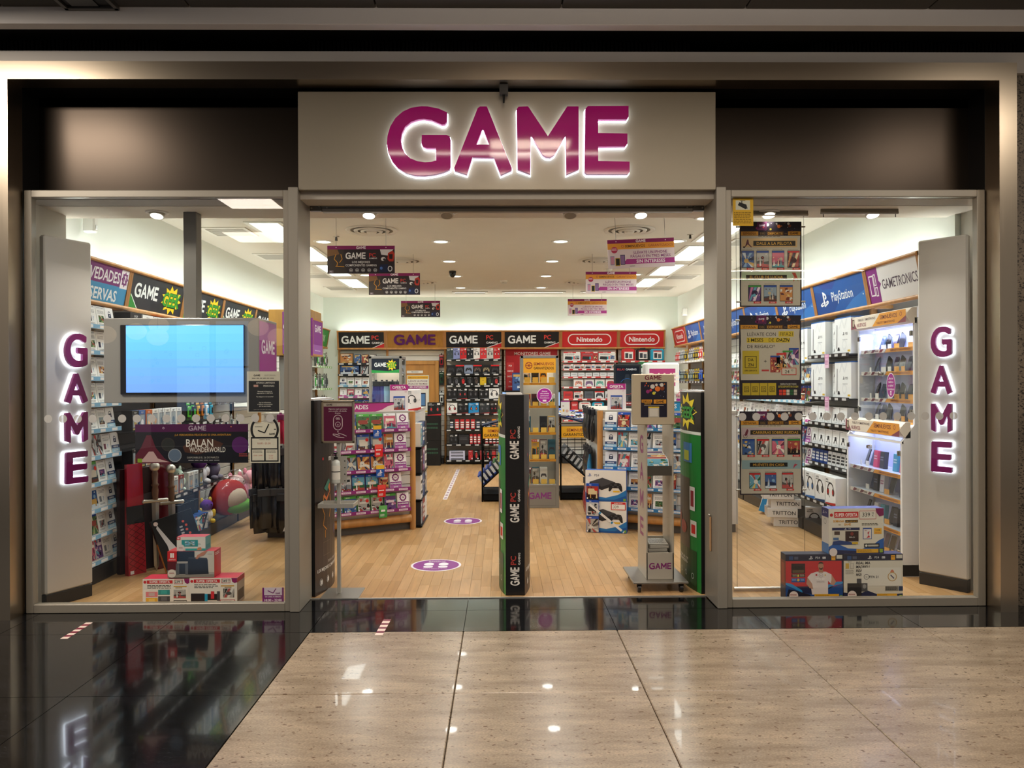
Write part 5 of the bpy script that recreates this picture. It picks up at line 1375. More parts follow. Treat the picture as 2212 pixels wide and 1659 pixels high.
for z0_, z1_, dp in ((1.26, 2.07, DU+.002), (.11, 1.085, DL+.002)):
    for a, b in ((.032, PWD/2-.003), (PWD/2+.003, PWD-.032)):
        m = MB(); m.box(a, b, -dp-.005, -dp, z0_, z1_, '#fff', 'glass'); dr = m.obj('glass_door', PS)
        hx = a+.01 if a < .4 else b-.01
        for hz in (z0_+.08, z1_-.08):
            m = MB(); m.cbox(hx-.018, hx+.018, -dp-.012, -dp+.006, hz-.022, hz+.022, '#a8a49c', 'chrome', .004); m.obj('hinge', dr)
        if a < .4:
            m = MB(); m.cyl((b-.01, -dp-.04, z0_+.4 if z0_ > 1 else 1.02), (b-.01, -dp-.004, z0_+.4 if z0_ > 1 else 1.02), .016, .02, 10, '#b8b0a0', 'chrome'); m.obj('lock', dr)
m = MB(); m.add([(.03, -DL, 1.1), (PWD-.03, -DL, 1.1), (PWD-.03, -DU, 1.235), (.03, -DU, 1.235)], [(0, 1, 2, 3)], '#fff', 'glass'); m.obj('sloped_glass', PS)
m = MB(); p = Pr(m, (.56, -DU-.0085, 1.45), (.15, 0, 0), (0, 0, .22), 'card'); p.ell(.5, .5, .5, .5, '#efe6ee', 1, 28); p.ell(.5, .5, .46, .46, '#a0208c', 2, 28)
for i, s_ in enumerate(('¿Buscas', 'teléfono', 'o tablet?', 'Consúltanos')): p.text(s_, .5, .74-i*.14, .085, '#f6eef4', L=3, fit=.74)
p.frame(.42, .12, .58, .28, .008, '#f6eef4', 3); o = m.obj('round_sticker', PS); tag(o, 'magenta oval sticker with white words')
for zz in (2.06, 1.22, 1.235):
    pass
m = MB(); m.box(.04, PWD-.04, -.05, -.032, 2.045, 2.06, '#dfe6ff', 'glow'); m.box(.04, PWD-.04, -DU-.03, -DU-.012, 1.195, 1.21, '#dfe6ff', 'glow'); m.obj('light_strip', PS)
area('showcase_lamp_upper', (PWD/2, -.11, 2.04), (0, 0, 0), PWD-.1, .08, 3.0, (.56, .64, 1.0), 'RECTANGLE', 180, PS)
area('showcase_lamp_lower', (PWD/2, -.2, 1.16), (0, 0, 0), PWD-.1, .08, 3.4, (.56, .64, 1.0), 'RECTANGLE', 180, PS)
for j, (z, dp) in enumerate(((1.88, .08), (1.68, .08), (1.44, .08), (1.25, .08), (.82, .16), (.61, .16), (.35, .16), (.10, .16))):
    for i in range(8):
        u = -7.22+.1+i*.115
        if (i*7+j*3) % 5 == 0: continue
        wr_ = f'{ORD[i]} place along the {ORD[j]} shelf of the phone showcase'
        if j in (4, 5, 6) and i in (2, 3, 5, 6):
            cc = [('#e6e2ea', '#b04a8a', 'white and pink'), ('#3a9ab8', '#e0f0f4', 'teal'), ('#d8486a', '#f4dce2', 'rose'), ('#2a2c38', '#8a92b0', 'dark blue')][(i+j) % 4]
            inst(carton('plain', i, .075, .15, .04, cc[0], cc[1], 'accessory_box', 'accessory box'), RW.M(u, dp, z+.001, 0, -.08), f'{cc[2]} accessory box, {wr_}', 'accessory boxes in the phone showcase')
        else:
            cl = [('#20242c', 'black'), ('#4a6a74', 'teal'), ('#8a909c', 'silver'), ('#30384e', 'navy')][(i+j*2) % 4]
            inst(phone(i, cl[0], '#f0e8dc' if i < 4 else '#eaa64c'), RW.M(u, dp-.01 if j < 4 else dp, z+.001, math.radians(((i*37) % 25)-12)), f'{cl[1]} display phone, {wr_}', 'display phones in the phone showcase')

# ================================================================ GOODS ON THE REAR WALL
b1 = bz
row(BW, b1(784)+.001, .24, [(carton('art', 3, .26, .2, .06, '#30241c', '#c8a040'), 'wide golden picture box'), (carton('art', 2, .13, .18, .06), 'blue picture box'), (carton('art', 1, .13, .18, .06), 'orange picture box'), (carton('art', 5, .13, .18, .06), 'grey picture box')], BE[0]+.06, .02, '', 'from the corner on the top shelf beside the door', lean=-.05)
row(BW, b1(808)+.001, .24, [(carton('art', 12, .38, .185, .06, '#16305e', '#8fb8e8'), 'long blue picture box'), (carton('art', 6, .16, .18, .06), 'dark picture box')], BE[0]+.06, .02, '', 'from the corner on the second shelf beside the door', lean=-.05)
for j, (q, st, lk_) in enumerate(((832, 'white', 'white game case'), (856, 'num', 'number card'), (882, 'ps4', 'blue topped game case'), (908, 'white', 'white game case'))):
    row(BW, b1(q)+.001, .24, [(case('lock', 0), 'padlock card') if (i == 0 and st == 'white') else (case(st if i % 2 == 0 or st != 'num' else 'ps5', i+j), lk_ if (i % 2 == 0 or st != 'num') else 'white topped game case') for i in range(6)], BE[0]+.05, .012, '', f'from the corner on the {ORD[j+2]} shelf beside the door', group='cases beside the door')
# boxed headsets bay
u0 = BE[2]+.05
HB = [('#3a4a50', '#7a8a90', 'slate grey'), ('#8a94c8', '#3a3e5a', 'lavender'), ('#c8262c', '#f0e8e8', 'red'), ('#202226', '#d8d8d8', 'black'), ('#e8e4e2', '#c8242c', 'white and red'), ('#d83a40', '#f4ecec', 'bright red'), ('#c8c4c0', '#3a3a3e', 'pale'), ('#c82a30', '#fff', 'crimson')]
row(BW, b1(777)+.001, .26, [(carton('headset', i, .125, .235, .13, HB[i][0], HB[i][1], 'headset_box', 'headset box'), f'{HB[i][2]} headset box') for i in range(8)], u0, .006, '', 'from the door on the top headset shelf', lean=0)
row(BW, b1(808)+.001, .26, [(carton('pad', i, .165, .18, .09, '#1a1a1d' if i != 2 else '#8a96b0', ['#3a3a40', '#4a4a50', '#22242a', '#6a5a54', '#9a8a6a', '#3a3a40'][i], 'controller_box', 'controller box'), ['black controller box with a red corner', 'plain black controller box', 'blue grey controller box', 'brown toned controller box', 'tan toned controller box', 'narrow black controller box'][i]) for i in range(6)], u0, .008, '', 'from the door on the second headset shelf', lean=0)
MC = ['#4a4a4e', '#5a5a60', '#c82a2c', '#46464a', '#5a4a44', '#e0b82a', '#3a4a3a', '#c83a3a']
row(BW, b1(833)+.001, .26, [(carton('mouse', i, .122, .17, .08, '#17171a' if i != 5 else '#d8b428', MC[i], 'mouse_box', 'mouse box'), ['black mouse box', 'black mouse box', 'black mouse box with a red mouse', 'black mouse box', 'black mouse box with a brown mouse', 'yellow mouse box', 'black mouse box with a green mouse', 'black mouse box with pale red mouse'][i]) for i in range(8)], u0, .008, '', 'from the door on the third headset shelf', lean=0)
row(BW, b1(863)+.001, .27, [(carton('headset', i, .195, .22, .1, '#17171b' if i < 4 else '#e6e6e6', ['#6a6a70', '#c83a3a', '#8a8a90', '#9a9aa0', '#30343a'][i], 'headset_box', 'headset box'), ['black headset box', 'black headset box with a red flash', 'black headset box', 'black headset box', 'white headset box'][i]) for i in range(5)], u0, .012, '', 'from the door on the fourth headset shelf', lean=0)
row(BW, b1(894)+.001, .27, [(carton('headset', i+1, .2 if i < 4 else .13, .215, .1, ['#e8e6e4', '#17171b', '#2a8ac8', '#30363a', '#1c1416'][i], ['#c83a3a', '#c83a3a', '#d8642c', '#c83a3a', '#d8282c'][i], 'headset_box', 'headset box'), ['white headset box', 'black headset box', 'blue headset box', 'dark grey headset box', 'narrow black headset box'][i]) for i in range(5)], u0, .012, '', 'from the door on the fifth headset shelf', lean=0)
def slab(seed, w, h, d, base, acc, kind='bar'): return carton(kind, seed, w, h, d, base, acc)
row(BW, b1(928)+.001, .32, [(slab(i, .075, .2, .14, ['#1a1a1d', '#b82a30', '#b82a30', '#b82a30', '#b82a30', '#24262e', '#24262e', '#24262e', '#d8842c'][i], '#e4e0dc' if 0 < i < 5 else '#8a92b0'), ['black upright box', 'red upright box', 'red upright box', 'red upright box', 'red upright box', 'dark blue upright box', 'dark blue upright box', 'dark blue upright box', 'orange upright box'][i]) for i in range(9)], u0+.06, .028, '', 'from the door on the sixth headset shelf', lean=0)
row(BW, b1(960)+.001, .32, [(slab(9, .16, .2, .14, '#1c1e20', '#4a4a50', 'headset'), 'black headset box'), (slab(10, .2, .19, .14, '#2a2a2e', '#5a5a60', 'plain'), 'grey keyboard box')]+[(slab(11+i, .055, .2, .14, '#b82a30', '#e4e0dc'), 'slim red upright box') for i in range(8)], u0+.05, .02, '', 'from the door on the seventh headset shelf', lean=0)
for i in range(3):
    inst(slab(30+i, .3, .06, .16, '#c8c8e0', '#26282e', 'bar'), BW.M(u0+.2, .32, b1(994)+.001+i*.061), f'flat lavender box at the foot of the headset bay, {["lowest", "middle", "topmost"][i]} of three')
row(BW, b1(994)+.001, .32, [(slab(40+i, .085, .19, .12, '#1a1a1d' if i % 2 else '#a82830', '#c83a3a', 'mouse'), 'black upright box' if i % 2 else 'red upright box') for i in range(5)], u0+.42, .03, '', 'from the flat boxes at the foot of the headset bay', lean=0)
# two tall black computer boxes beside the door, a headset box on top
for i in range(2):
    inst(carton('plain', 50+i, .3, .48, .24, '#121214', '#2a4a3a', 'computer_box', 'computer box'), TR(-1.33, 14.95, .001+i*.482, 0), f'tall black computer box beside the door, {["lower", "upper"][i]} of two')
inst(carton('headset', 9, .26, .25, .12, '#141416', '#c8282c', 'headset_box', 'headset box'), TR(-1.3, 14.93, .966), 'black headset box on top of the two tall black boxes')
for i, (z, cl, nm) in enumerate(((1.9, '#a82028', 'red'), (1.55, '#1f4a30', 'green'), (1.15, '#d8dcd8', 'white'))):
    inst(peg_pack(60+i, .09, .26, '#16161a', cl), BW.M(BE[2]-.07, .09, z), f'{nm} and black hanging pack beside the door frame, {["highest", "middle", "lowest"][i]}')
# red monitor panel and two monitors
t = thing('monitor_sign', 'red wall panel with white heading and logo cards', 'wall sign', BW.pt((BE[3]+BE[4])/2, .03, 1.44))
hw = (BE[4]-BE[3])/2-.05
m = MB(); m.box(-hw, hw, -.02, 0, 0, .82, '#b02028', 'card'); pn = m.obj('panel', t)
m = MB(); p = front(m, 2*hw, .82, -.02); p.text('MONITORES GAME', .52, .86, .075, '#f2e8e4', bold=.015, fit=.72); p.rect(.02, .05, .16, .68, '#c83a3c', 1)
for i, s_ in enumerate(('PS4', 'XBOX', 'SWITCH', 'PC')): p.text(s_, .09, .58-.13*i, .04, '#f4e8e4', L=3, fit=.12)
p.logo(.09, .08, .03, '#f4e8e4', L=3); m.obj('print', pn)
for i, (x, z) in enumerate(((-.36, 1.02), (.32, 1.02))):
    t = thing('monitor', f'switched on monitor below the red panel, {["beside the headset bay", "beside the glass tower"][i]}', 'monitor', BW.pt((BE[3]+BE[4])/2+x, .25, bz(890)+.001))
    m = MB(); m.cbox(-.24, .24, -.015, .015, .1, .4, '#121214', 'plastic', .006); bd = m.obj('bezel', t)
    m = MB(); m.box(-.225, .225, -.0165, -.0155, .115, .385, '#7f9ac0', 'screen'); m.obj('screen', bd)
    m = MB(); m.cyl((0, 0.01, .02), (0, 0.01, .12), .02, None, 8, '#161618', 'plastic'); m.cbox(-.1, .1, -.06, .06, 0, .02, '#161618', 'plastic', .005); m.obj('stand', t)
inst(carton('art', 22, .22, .36, .1, '#1c3a78', '#fff', 'chair_box', 'box'), BW.M((BE[3]+BE[4])/2-.28, .22, bz(845)+.002), 'tall blue box beside the red logo cards')
# console bay and carry case bay
u0 = BE[4]+.05
row(BW, b1(781)+.001, .27, [(carton('console', i, .33, .185, .1, '#ecebe8' if i != 1 else '#b83034', '#fff', 'console_box', 'console box'), ['white console box with a red strip', 'red console box', 'white console box with coloured handhelds'][i]) for i in range(3)], u0, .015, '', 'from the monitor panel, top red shelf', lean=0)
row(BW, b1(798)+.001, .28, [(carton('console', 10+i, .2, .1, .06, '#eeeceb', '#fff', 'console_box', 'console box'), 'small white handheld box') for i in range(5)], u0, .008, '', 'from the monitor panel on the second red shelf', lean=0, group='small handheld boxes')
row(BW, b1(815)+.001, .28, [(carton('plain', 70+i, .13, .085, .06, '#e2e4e6', '#8a94a0', 'accessory_box', 'accessory box'), 'small pale accessory box') for i in range(7)], u0, .014, '', 'from the monitor panel on the third red shelf', lean=0, group='small accessory boxes')
PC4 = [('#e8a08a', 'coral'), ('#8a6a9a', 'violet'), ('#7ac8b8', 'mint'), ('#c82a3a', 'red')]
row(BW, b1(837)+.001, .27, [(carton('pad', 20+2*i, .19, .15, .08, '#ecebea', PC4[i][0], 'controller_box', 'controller box'), f'white box with a {PC4[i][1]} controller') for i in range(4)], u0+.2, .02, '', 'from the monitor panel on the fourth red shelf', lean=0)
row(BW, b1(863)+.001, .27, [(carton(['plain', 'console', 'plain', 'pad', 'pad'][i], 80+i, .18, .15, .08, ['#c8383a', '#e8e4e2', '#5a6068', '#dfe2e6', '#dfe2e6'][i], '#3a3e48', 'accessory_box', 'accessory box'), ['red accessory box', 'white console accessory box', 'grey accessory box', 'pale controller box', 'pale controller box'][i]) for i in range(5)], u0, .025, '', 'from the monitor panel on the fifth red shelf', lean=0)
def carry(seed, col, w=.24, h=.16):
    k = ('carry', seed, col, w, h)
    if k not in _boxes:
        b = MB(); b.cbox(-w/2, w/2, -.05, .05, 0, h, col, 'plastic', .03)
        c = MB(); p = front(c, w*.62, h*.7, -.05, z0=h*.16, mat='card'); p.rect(0, 0, 1, 1, '#ece9e6', 1); p.rect(0, .86, 1, 1, '#c8282c', 2); p.rect(.1, .15, .45, .7, '#30343c', 2); p.rect(.55, .12, .9, .6, '#5a6068', 2)
        hd = MB(); hd.cbox(-w*.2, w*.2, -.015, .015, h-.004, h+.022, '#c8282c' if seed % 2 else col, 'plastic', .008)
        _boxes[k] = Proto('carry_case', 'carry case', b.mesh('carry_case'), [('label_sleeve', c.mesh('label_sleeve'), []), ('grip', hd.mesh('grip'), [])], (w, .1, h))
    return _boxes[k]
row(BW, b1(887)+.001, .27, [(carton('plain', 90, .13, .17, .08, '#c8383a', '#e8e0e0'), 'red accessory box'), (carton('plain', 91, .13, .17, .08, '#c8383a', '#f0d8d8'), 'red and pale accessory box'), (carry(0, '#e6e4e2'), 'white carry case'), (carry(1, '#2aa8c8'), 'cyan carry case'), (carry(2, '#2a2c30'), 'dark carry case')], u0, .02, '', 'from the monitor panel on the sixth red shelf', lean=0)
row(BW, b1(909)+.001, .27, [(carry(3, '#e2e0de'), 'white carry case'), (carry(4, '#dcd8d2'), 'cream carry case'), (carry(5, '#30343c'), 'dark carry case')], u0+.04, .04, '', 'from the monitor panel on the seventh red shelf', lean=0)
u0 = BE[5]+.05
row(BW, b1(781)+.001, .28, [(carry(11, '#c82a30', .27, .24), 'large red carry case'), (carry(12, '#1c1e22', .27, .24), 'large black carry case'), (carry(13, '#2aa8d0', .27, .24), 'large cyan carry case')], u0, .015, '', 'along the top shelf of the corner bay', lean=0)
for j, q in enumerate((800, 826, 850, 880, 910)):
    row(BW, b1(q)+.001, .27, [(carton(['pad', 'plain', 'art', 'plain'][(i+j) % 4], 100+i+j*3, .16, [.12, .17, .16, .17, .17][j], .08, ['#e8e6e4', '#c8383a', '#3a3e46', '#dfe4e8'][(i*3+j) % 4], ['#30343c', '#f0e4e4', '#c8ccd4', '#5a7a9a'][(i*3+j) % 4], 'accessory_box', 'accessory box'), ['white', 'red', 'charcoal', 'pale blue'][(i*3+j) % 4]+' accessory box') for i in range(5)], u0, .02, '', f'along the {ORD[j+1]} shelf of the corner bay', lean=0, group='accessory boxes of the corner bay')
# green edged corner shelves on the toy wall
for j, z in enumerate((1.901, 1.501, 1.101)):
    for i in range(6):
        inst(peg_pack(120+i+j*6, .12, .26, ['#2a2e2c', '#e0e6e0', '#3a3e3c'][(i+j) % 3], ['#4a5250', '#3a8a3a', '#8a9290'][(i+j) % 3]), LW.M(13.6+i*.17, .27, z), f'{["dark", "white and green", "grey"][(i+j) % 3]} accessory pack, {ORD[i]} along the {ORD[j]} green edged shelf in the rear corner', 'packs on the green edged shelves')
# ================================================================ GAME ISLANDS
def island(name, label, poly, fr, L, header_txt, strip, stripcol, post_u, rail_u):
    t = thing(name, label, 'display island', (0, 0, 0))
    m = MB(); m.prism(poly, .09, 1.26, 'z', '#cfccc6', 'paint'); m.obj('body', t)
    ctr = (sum(p[0] for p in poly)/len(poly), sum(p[1] for p in poly)/len(poly))
    m = MB(); m.prism([(ctr[0]+(x-ctr[0])*.97, ctr[1]+(y-ctr[1])*.97) for x, y in poly], 0, .09, 'z', '#5c5a58', 'plastic'); m.obj('kick', t)
    m = MB(); m.prism([(ctr[0]+(x-ctr[0])*1.01, ctr[1]+(y-ctr[1])*1.01) for x, y in poly], 1.26, 1.29, 'z', '#b8b2a8', 'paint'); m.obj('top', t)
    z = .2
    sl = MB(); sl.cbox(.0, L-.02, -.018, .0, 0, .094, '#d2d0ca', 'paint', .004); sl = sl.mesh('slat')
    while z < 1.2:
        o = bpy.data.objects.new('slat', sl); COL.objects.link(o); o.parent = t; o.matrix_basis = fr.M(0.01, 0, z); z += .1
    m = MB(); m.M = fr.M(post_u, 0, 0); m.cyl((0, -.012, 0), (0, -.012, 1.285), .033, None, 14, WOODC, 'wood'); m.obj('post', t)
    m = MB(); m.M = fr.M(0, 0, 0); m.cyl((rail_u[0], -.02, .125), (rail_u[1], -.02, .125), .045, None, 14, WOODC, 'wood'); m.obj('bumper_rail', t)
    for zz in (.242, .463, .674, .886, 1.10):
        m = MB(); m.M = fr.M(0, 0, zz); a0, a1 = (.0, L-.05) if post_u > .5 else (.06, L-.01)
        m.cbox(a0, a1, -.085, -.018, -.012, 0, strip, 'plastic', .002); m.box(a0, a1, -.09, -.085, -.024, .014, strip, 'plastic'); s = m.obj('shelf', t)
        m = MB(); M = fr.M(0, 0, zz); O = M @ Vector((a0, -.0902, -.022)); U = M @ Vector((a1, -.0902, -.022))-O
        p = Pr(m, O, U, (0, 0, .033), 'card'); p.rect(0, 0, 1, 1, strip, 1)
        n = 6
        for i in range(n): p.rect((i+.1)/n, .2, (i+.75)/n, .8, stripcol, 2); p.text('NOVEDADES' if post_u > .5 else 'RESERVAS', (i+.42)/n, .36, .3, strip, L=3, fit=.1)
        m.obj('price_strip', s)
    return t
GLP = [(-0.98, 8.43), (-1.85, 7.95), (-2.45, 7.98), (-2.6, 9.3), (-2.3, 9.9), (-0.98, 9.9)]
GLf = Fr(-1.85, 7.95, math.atan2(.48, .87)); GLL = math.hypot(.87, .48)
GRP = [(1.09, 8.45), (1.09, 9.9), (2.3, 9.9), (2.6, 9.3), (2.5, 8.1), (1.95, 8.02)]
GRf = Fr(1.09, 8.45, math.atan2(-.43, .86)); GRL = math.hypot(.43, .86)
island('game_island', 'low game island with purple shelf strips and a curved oak post beside the gel stand', GLP, GLf, GLL, 0, '#8a2a78', '#ead6e6', GLL-.0, (0, GLL-.03))
island('game_island', 'low game island with blue shelf strips beside the leaflet stand', GRP, GRf, GRL, 0, '#2f78b4', '#e8eef4', .0, (.03, GRL))
# sign strip and top signs of the purple island
t = thing('island_sign', 'pink sign strip with white lettering and a pale curve along the purple island top', 'sign', GLf.pt(GLL/2-.06, -.04, 1.291), GLf.a)
m = MB(); m.cbox(-.4, .36, -.01, .01, 0, .1, '#b83a86', 'card', .002); b = m.obj('board', t)
m = MB(); p = front(m, .76, .1, -.01, x0=-.4); p.rect(0, .92, 1, 1, '#1a1a1c', 1); p.text('NOVEDADES', .38, .3, .45, '#f6eef4', bold=.02, fit=.5); p.poly([(.72, 0), (1, 0), (1, .75), (.9, .55), (.82, .2)], '#ead8d4', 1); m.obj('print', b)
t = thing('island_sign', 'blue sign strip with white lettering along the blue island top', 'sign', GRf.pt(.66, -.04, 1.291), GRf.a)
m = MB(); m.cbox(-.28, .26, -.01, .01, 0, .1, '#2f90c4', 'card', .002); b = m.obj('board', t)
m = MB(); p = front(m, .54, .1, -.01, x0=-.28); p.rect(0, .9, 1, 1, '#16161a', 1); p.text('RESERVAS', .6, .28, .45, '#f4f8fa', bold=.02, fit=.7); m.obj('print', b)
def offer(lab, M, w=.21, h=.29, pic=True):
    t = thing('offer_sign', lab, 'offer sign', (0, 0, 0)); t.matrix_basis = M
    m = MB(); m.box(-w/2, w/2, -.003, .003, 0, h, '#efe9ec', 'card'); m.cbox(-w/2, w/2, -.03, .04, -.0, .004, '#e0dcdc', 'gloss', .001); b = m.obj('board', t)
    m = MB(); p = front(m, w, h, -.003); p.rect(0, .78, 1, 1, '#b8348c', 1); p.text('OFERTA', .5, .84, .105, '#f8f0f4', bold=.03, fit=.9); p.text('DE LA SEMANA', .5, .795, .028, '#f8f0f4', fit=.5)
    if pic:
        rr = random.Random(8); p.rect(.18, .04, .82, .56, '#2450b0', 2); art(p, rr, .2, .04, .8, .5, PALS[6], 3); p.ell(.72, .45, .016, None, '#f0eef0', 9); p.logo(.86, .71, .025, '#b8348c', 'c', 3)
    m.obj('print', b)
offer('purple and white offer sign on the purple island top beside the oak post', GLf.M(GLL-.13, -.05, 1.291))
offer('purple and white offer sign on the blue island top', GRf.M(.17, -.05, 1.291))
offer('purple offer sign half hidden by the entrance jamb above the dark printed gate', TR(-1.88, 7.7, 1.31) if False else GLf.M(.0, -.1, 1.30), .2, .12, False)
offer('purple offer sign half hidden by the entrance jamb above the green printed gate', GRf.M(.92, -.1, 1.30), .2, .12, False)
# rows of cases
st = [('ps4', 'xbox', 'ps5'), ('ps5', 'ps4', 'sw'), ('xbox', 'ps4', 'sw'), ('sw', 'ps4', 'sw'), ('xbox', 'xbox', 'xbox')]
LK = {'ps4': 'blue topped game case', 'ps5': 'white topped game case', 'xbox': 'green topped game case', 'sw': 'slim game case'}
for j, zz in enumerate((1.10, .886, .674, .463, .242)):
    its = []
    for i in range(5):
        s_ = st[j][0] if i < 2 else st[j][1] if i < 4 else st[j][2]
        its.append((case(s_, j*5+i//2), LK[s_]))
    its.append((case('nov', 0), 'white and purple badge card'))
    row(GLf, zz+.001, .062, its, .06, .012, '', f'from the gel stand, {ORD[j]} shelf of the purple island', group='cases on the purple island')
    its = [(case('lock', 0), 'white padlock reservation card')]
    s2 = ['ps4', 'sw', 'ps5', 'sw', 'sw'][j]
    for i in range(5):
        its.append((case(s2, 30+j*3+i), LK[s2]) if i % 2 == 0 else (case('swhite', 40+j*2+i), 'white dummy game case'))
    row(GRf, zz+.001, .062, its, .07, .012, '', f'from the oak post, {ORD[j]} shelf of the blue island', group='cases on the blue island')
# gift cards hanging in front of the purple island
for j, (zz, c1, c2, nm) in enumerate(((1.02, '#2a5ab0', '#e8b838', 'blue and yellow'), (.82, '#d8282c', '#e85a50', 'red'), (.6, '#2a5ab0', '#e8b838', 'blue and yellow'), (.39, '#d8282c', '#e84a48', 'red'), (.17, '#3a9a48', '#68b868', 'green'))):
    t = thing('gift_card', f'{nm} gift card hanging below the {ORD[j]} shelf of the purple island', 'gift card', GLf.pt(.56+.015*j, .1, zz), GLf.a, 'gift cards')
    m = MB(); m.cbox(-.045, .045, -.001, .001, 0, .13, c1, 'gloss', .0006); b = m.obj('card', t)
    m = MB(); p = front(m, .09, .13, -.001, mat='gloss'); p.rect(0, .68, 1, 1, c2, 1); p.rect(.25, .5, .75, .66, '#f0f0f4', 2) if j == 4 else pic_ps(p, .5, .45, .28, '#f0f4f8', 2) if nm[0] == 'b' else p.greek(.15, .4, .85, .6, 1, '#f8e8e8', 2); p.greek(.15, .1, .7, .3, 3, '#e8ecf0', 2); m.obj('print', b)
# hanging packs on the aisle side of the blue island
GRs = Fr(1.09, 9.9, math.radians(-90))
for j, (z0_, n, h_, c_, hd) in enumerate(((.93, 8, .36, '#2c2b2e', '#1f232c'), (.48, 6, .36, '#2a2a2e', '#1b1f28'), (.02, 5, .42, '#a8a09a', '#30343a'))):
    for i in range(n):
        cc = '#2f8ac0' if (j == 1 and i > 3) else '#8a2c30' if (j == 2 and i % 2) else c_
        inst(pouch(i+j*10, .15, h_, cc, hd), GRs.M(.45+i*.12, .05+.02*(i % 2) , z0_, math.radians(8*((i*3) % 5-2))), f'{"blue" if cc == "#2f8ac0" else "dark red" if cc == "#8a2c30" else "grey" if j == 2 else "black"} pack hanging on the blue island side, {ORD[i]} along the {["upper", "middle", "lowest"][j]} row', 'hanging packs on the blue island side')
# upright stock on the aisle side of the purple island
GLs = Fr(-0.98, 8.43, math.radians(90))
for j in range(4):
    for i in range(3):
        cc = [('#22242a', 'dark'), ('#8a2028', 'dark red'), ('#e4e0da', 'white'), ('#2a4a7a', 'blue')][(i+j*2) % 4]
        inst(carton(['art', 'bar', 'plain'][(i+j) % 3], 140+i+j*3, .2, .26, .07, cc[0], '#c8c4bc'), GLs.M(.17+i*.24, .05, .02+j*.29), f'{cc[1]} upright box beside the purple island, {ORD[i]} along its {["floor", "second", "third", "fourth"][j]} level', 'upright boxes on the purple island side')
    m = None
t = thing('side_rack', 'narrow black ledges on the aisle side of the purple island', 'rack', (0, 0, 0))
for j in range(4):
    m = MB(); m.M = GLs.M(0, 0, .02+j*.29); m.box(.05, .78, -.1, 0, -.012, -.001, '#1c1c1e', 'metal'); m.obj('ledge', t)
# stack of white and red headset boxes on the purple island end
for i in range(3):
    inst(carton('headset', 160+i, .15, .23, .1, '#ece8e6', '#c83a38', 'headset_box', 'headset box'), TR(-1.02-.0*i, 8.62+.17*i, 1.291, math.radians(20)), f'white and red headset box on the purple island top, {ORD[i]} from the oak post', 'headset boxes on the purple island')
# packs hanging on the window side of the purple island
GLw = Fr(-2.52, 7.98, math.atan2(-.03, .6))
for j, (z0_, n, h_) in enumerate(((.98, 5, .3), (.52, 7, .42))):
    for i in range(n):
        red = j == 0 or i == n-1
        inst(pouch(40+i+j*8, .12 if j else .09, h_, '#b82a4a' if red else '#26252a', '#7a2a5a' if red else '#3a3436'), GLw.M((.26 if j == 0 else .0)+i*.065, .06+.03*(i % 2), z0_, math.radians(60-12*i)), f'{"pink" if red else "black"} pack on the purple island\'s window side, {ORD[i]} along the {["upper", "lower"][j]} row', 'hanging packs on the window side')
for i in range(6):
    inst(pouch(170+i, .21, .4, ['#2a2a2c', '#343438', '#242428'][i % 3], '#3a3a3e'), GLw.M(.02+i*.065, .1+.03*(i % 3), .13-.05*(i % 2), math.radians(65-14*i)), f'large black packed bag hanging low on the purple island, {ORD[i]} from the television', 'large black packed bags')
t = thing('white_pack', 'white pack with a red badge hanging low beside the large black bags', 'hanging pack', GLw.pt(.42, .2, .1), GLw.a)
m = MB(); m.add([(-.1, 0, 0), (.14, 0, 0), (.14, 0, .32), (-.02, 0, .32), (-.02, 0, .18), (-.1, .05, 0), (.14, .05, 0), (.14, .05, .32), (-.02, .05, .32), (-.02, .05, .18)], [(0, 1, 2, 3, 4), (9, 8, 7, 6, 5), (0, 5, 6, 1), (1, 6, 7, 2), (2, 7, 8, 3), (3, 8, 9, 4), (4, 9, 5, 0)], '#e0dcd8', 'card'); b = m.obj('card', t)
m = MB(); p = front(m, .24, .32, 0, x0=-.1); p.ring(.36, .09, .026, .008, '#3a3a40', 1); p.ell(.75, .75, .03, None, '#c83a4a', 1); p.rect(.6, .3, .85, .5, '#8a8a92', 1); p.rect(0, 0, 1, .03, '#4a4a50', 1); m.obj('print', b)

# ---------------- wood header box with purple signs over the purple island
Y1 = 8.9
hx0, hx1, hx2 = WP(580, 700, Y1).x, WP(611, 700, Y1).x, WP(672, 700, Y1).x
z0_, z1_ = WP(640, 768, Y1).z, WP(640, 668, Y1).z
t = thing('column_sign_box', 'wooden box sign with purple faces on a column over the purple island', 'column sign', (hx0, Y1, 0))
m = MB(); m.cbox(0, hx2-hx0-.003, .0, .52, z0_, z1_, '#b08440', 'wood', .004); m.obj('box', t)
m = MB(); m.cbox(hx1-hx0, hx2-hx0-.004, -.02, -.001, z0_+.02, z1_-.03, '#7c2a82', 'card', .002); b = m.obj('front_face', t)
m = MB(); p = Pr(m, (hx1-hx0, -.02, z0_+.02), (hx2-hx1-.004, 0, 0), (0, 0, z1_-z0_-.05)); p.rect(.02, 0, .98, .25, '#9a4aa8', 1); p.logo(.5, .55, .2, '#f0e8f0', sx=.9); m.obj('print', b)
m = MB(); m.cbox(hx2-hx0-.002, hx2-hx0+.018, .0, .5, z0_, z1_-.1, '#7c2a82', 'card', .002); b = m.obj('side_face', t)
m = MB(); p = Pr(m, (hx2-hx0+.018, 0, z0_), (0, .5, 0), (0, 0, z1_-z0_-.1)); p.rect(.04, .3, .96, .97, '#8a3a92', 1); p.rect(.04, .03, .96, .3, '#a060b0', 1); p.logo(.5, .64, .2, '#f0e8f0', sx=1.0); p.greek(.2, .1, .8, .16, 1, '#d8c0e0', 2); p.frame(0, 0, 1, 1, .02, WOODC, 3); m.obj('print', b)
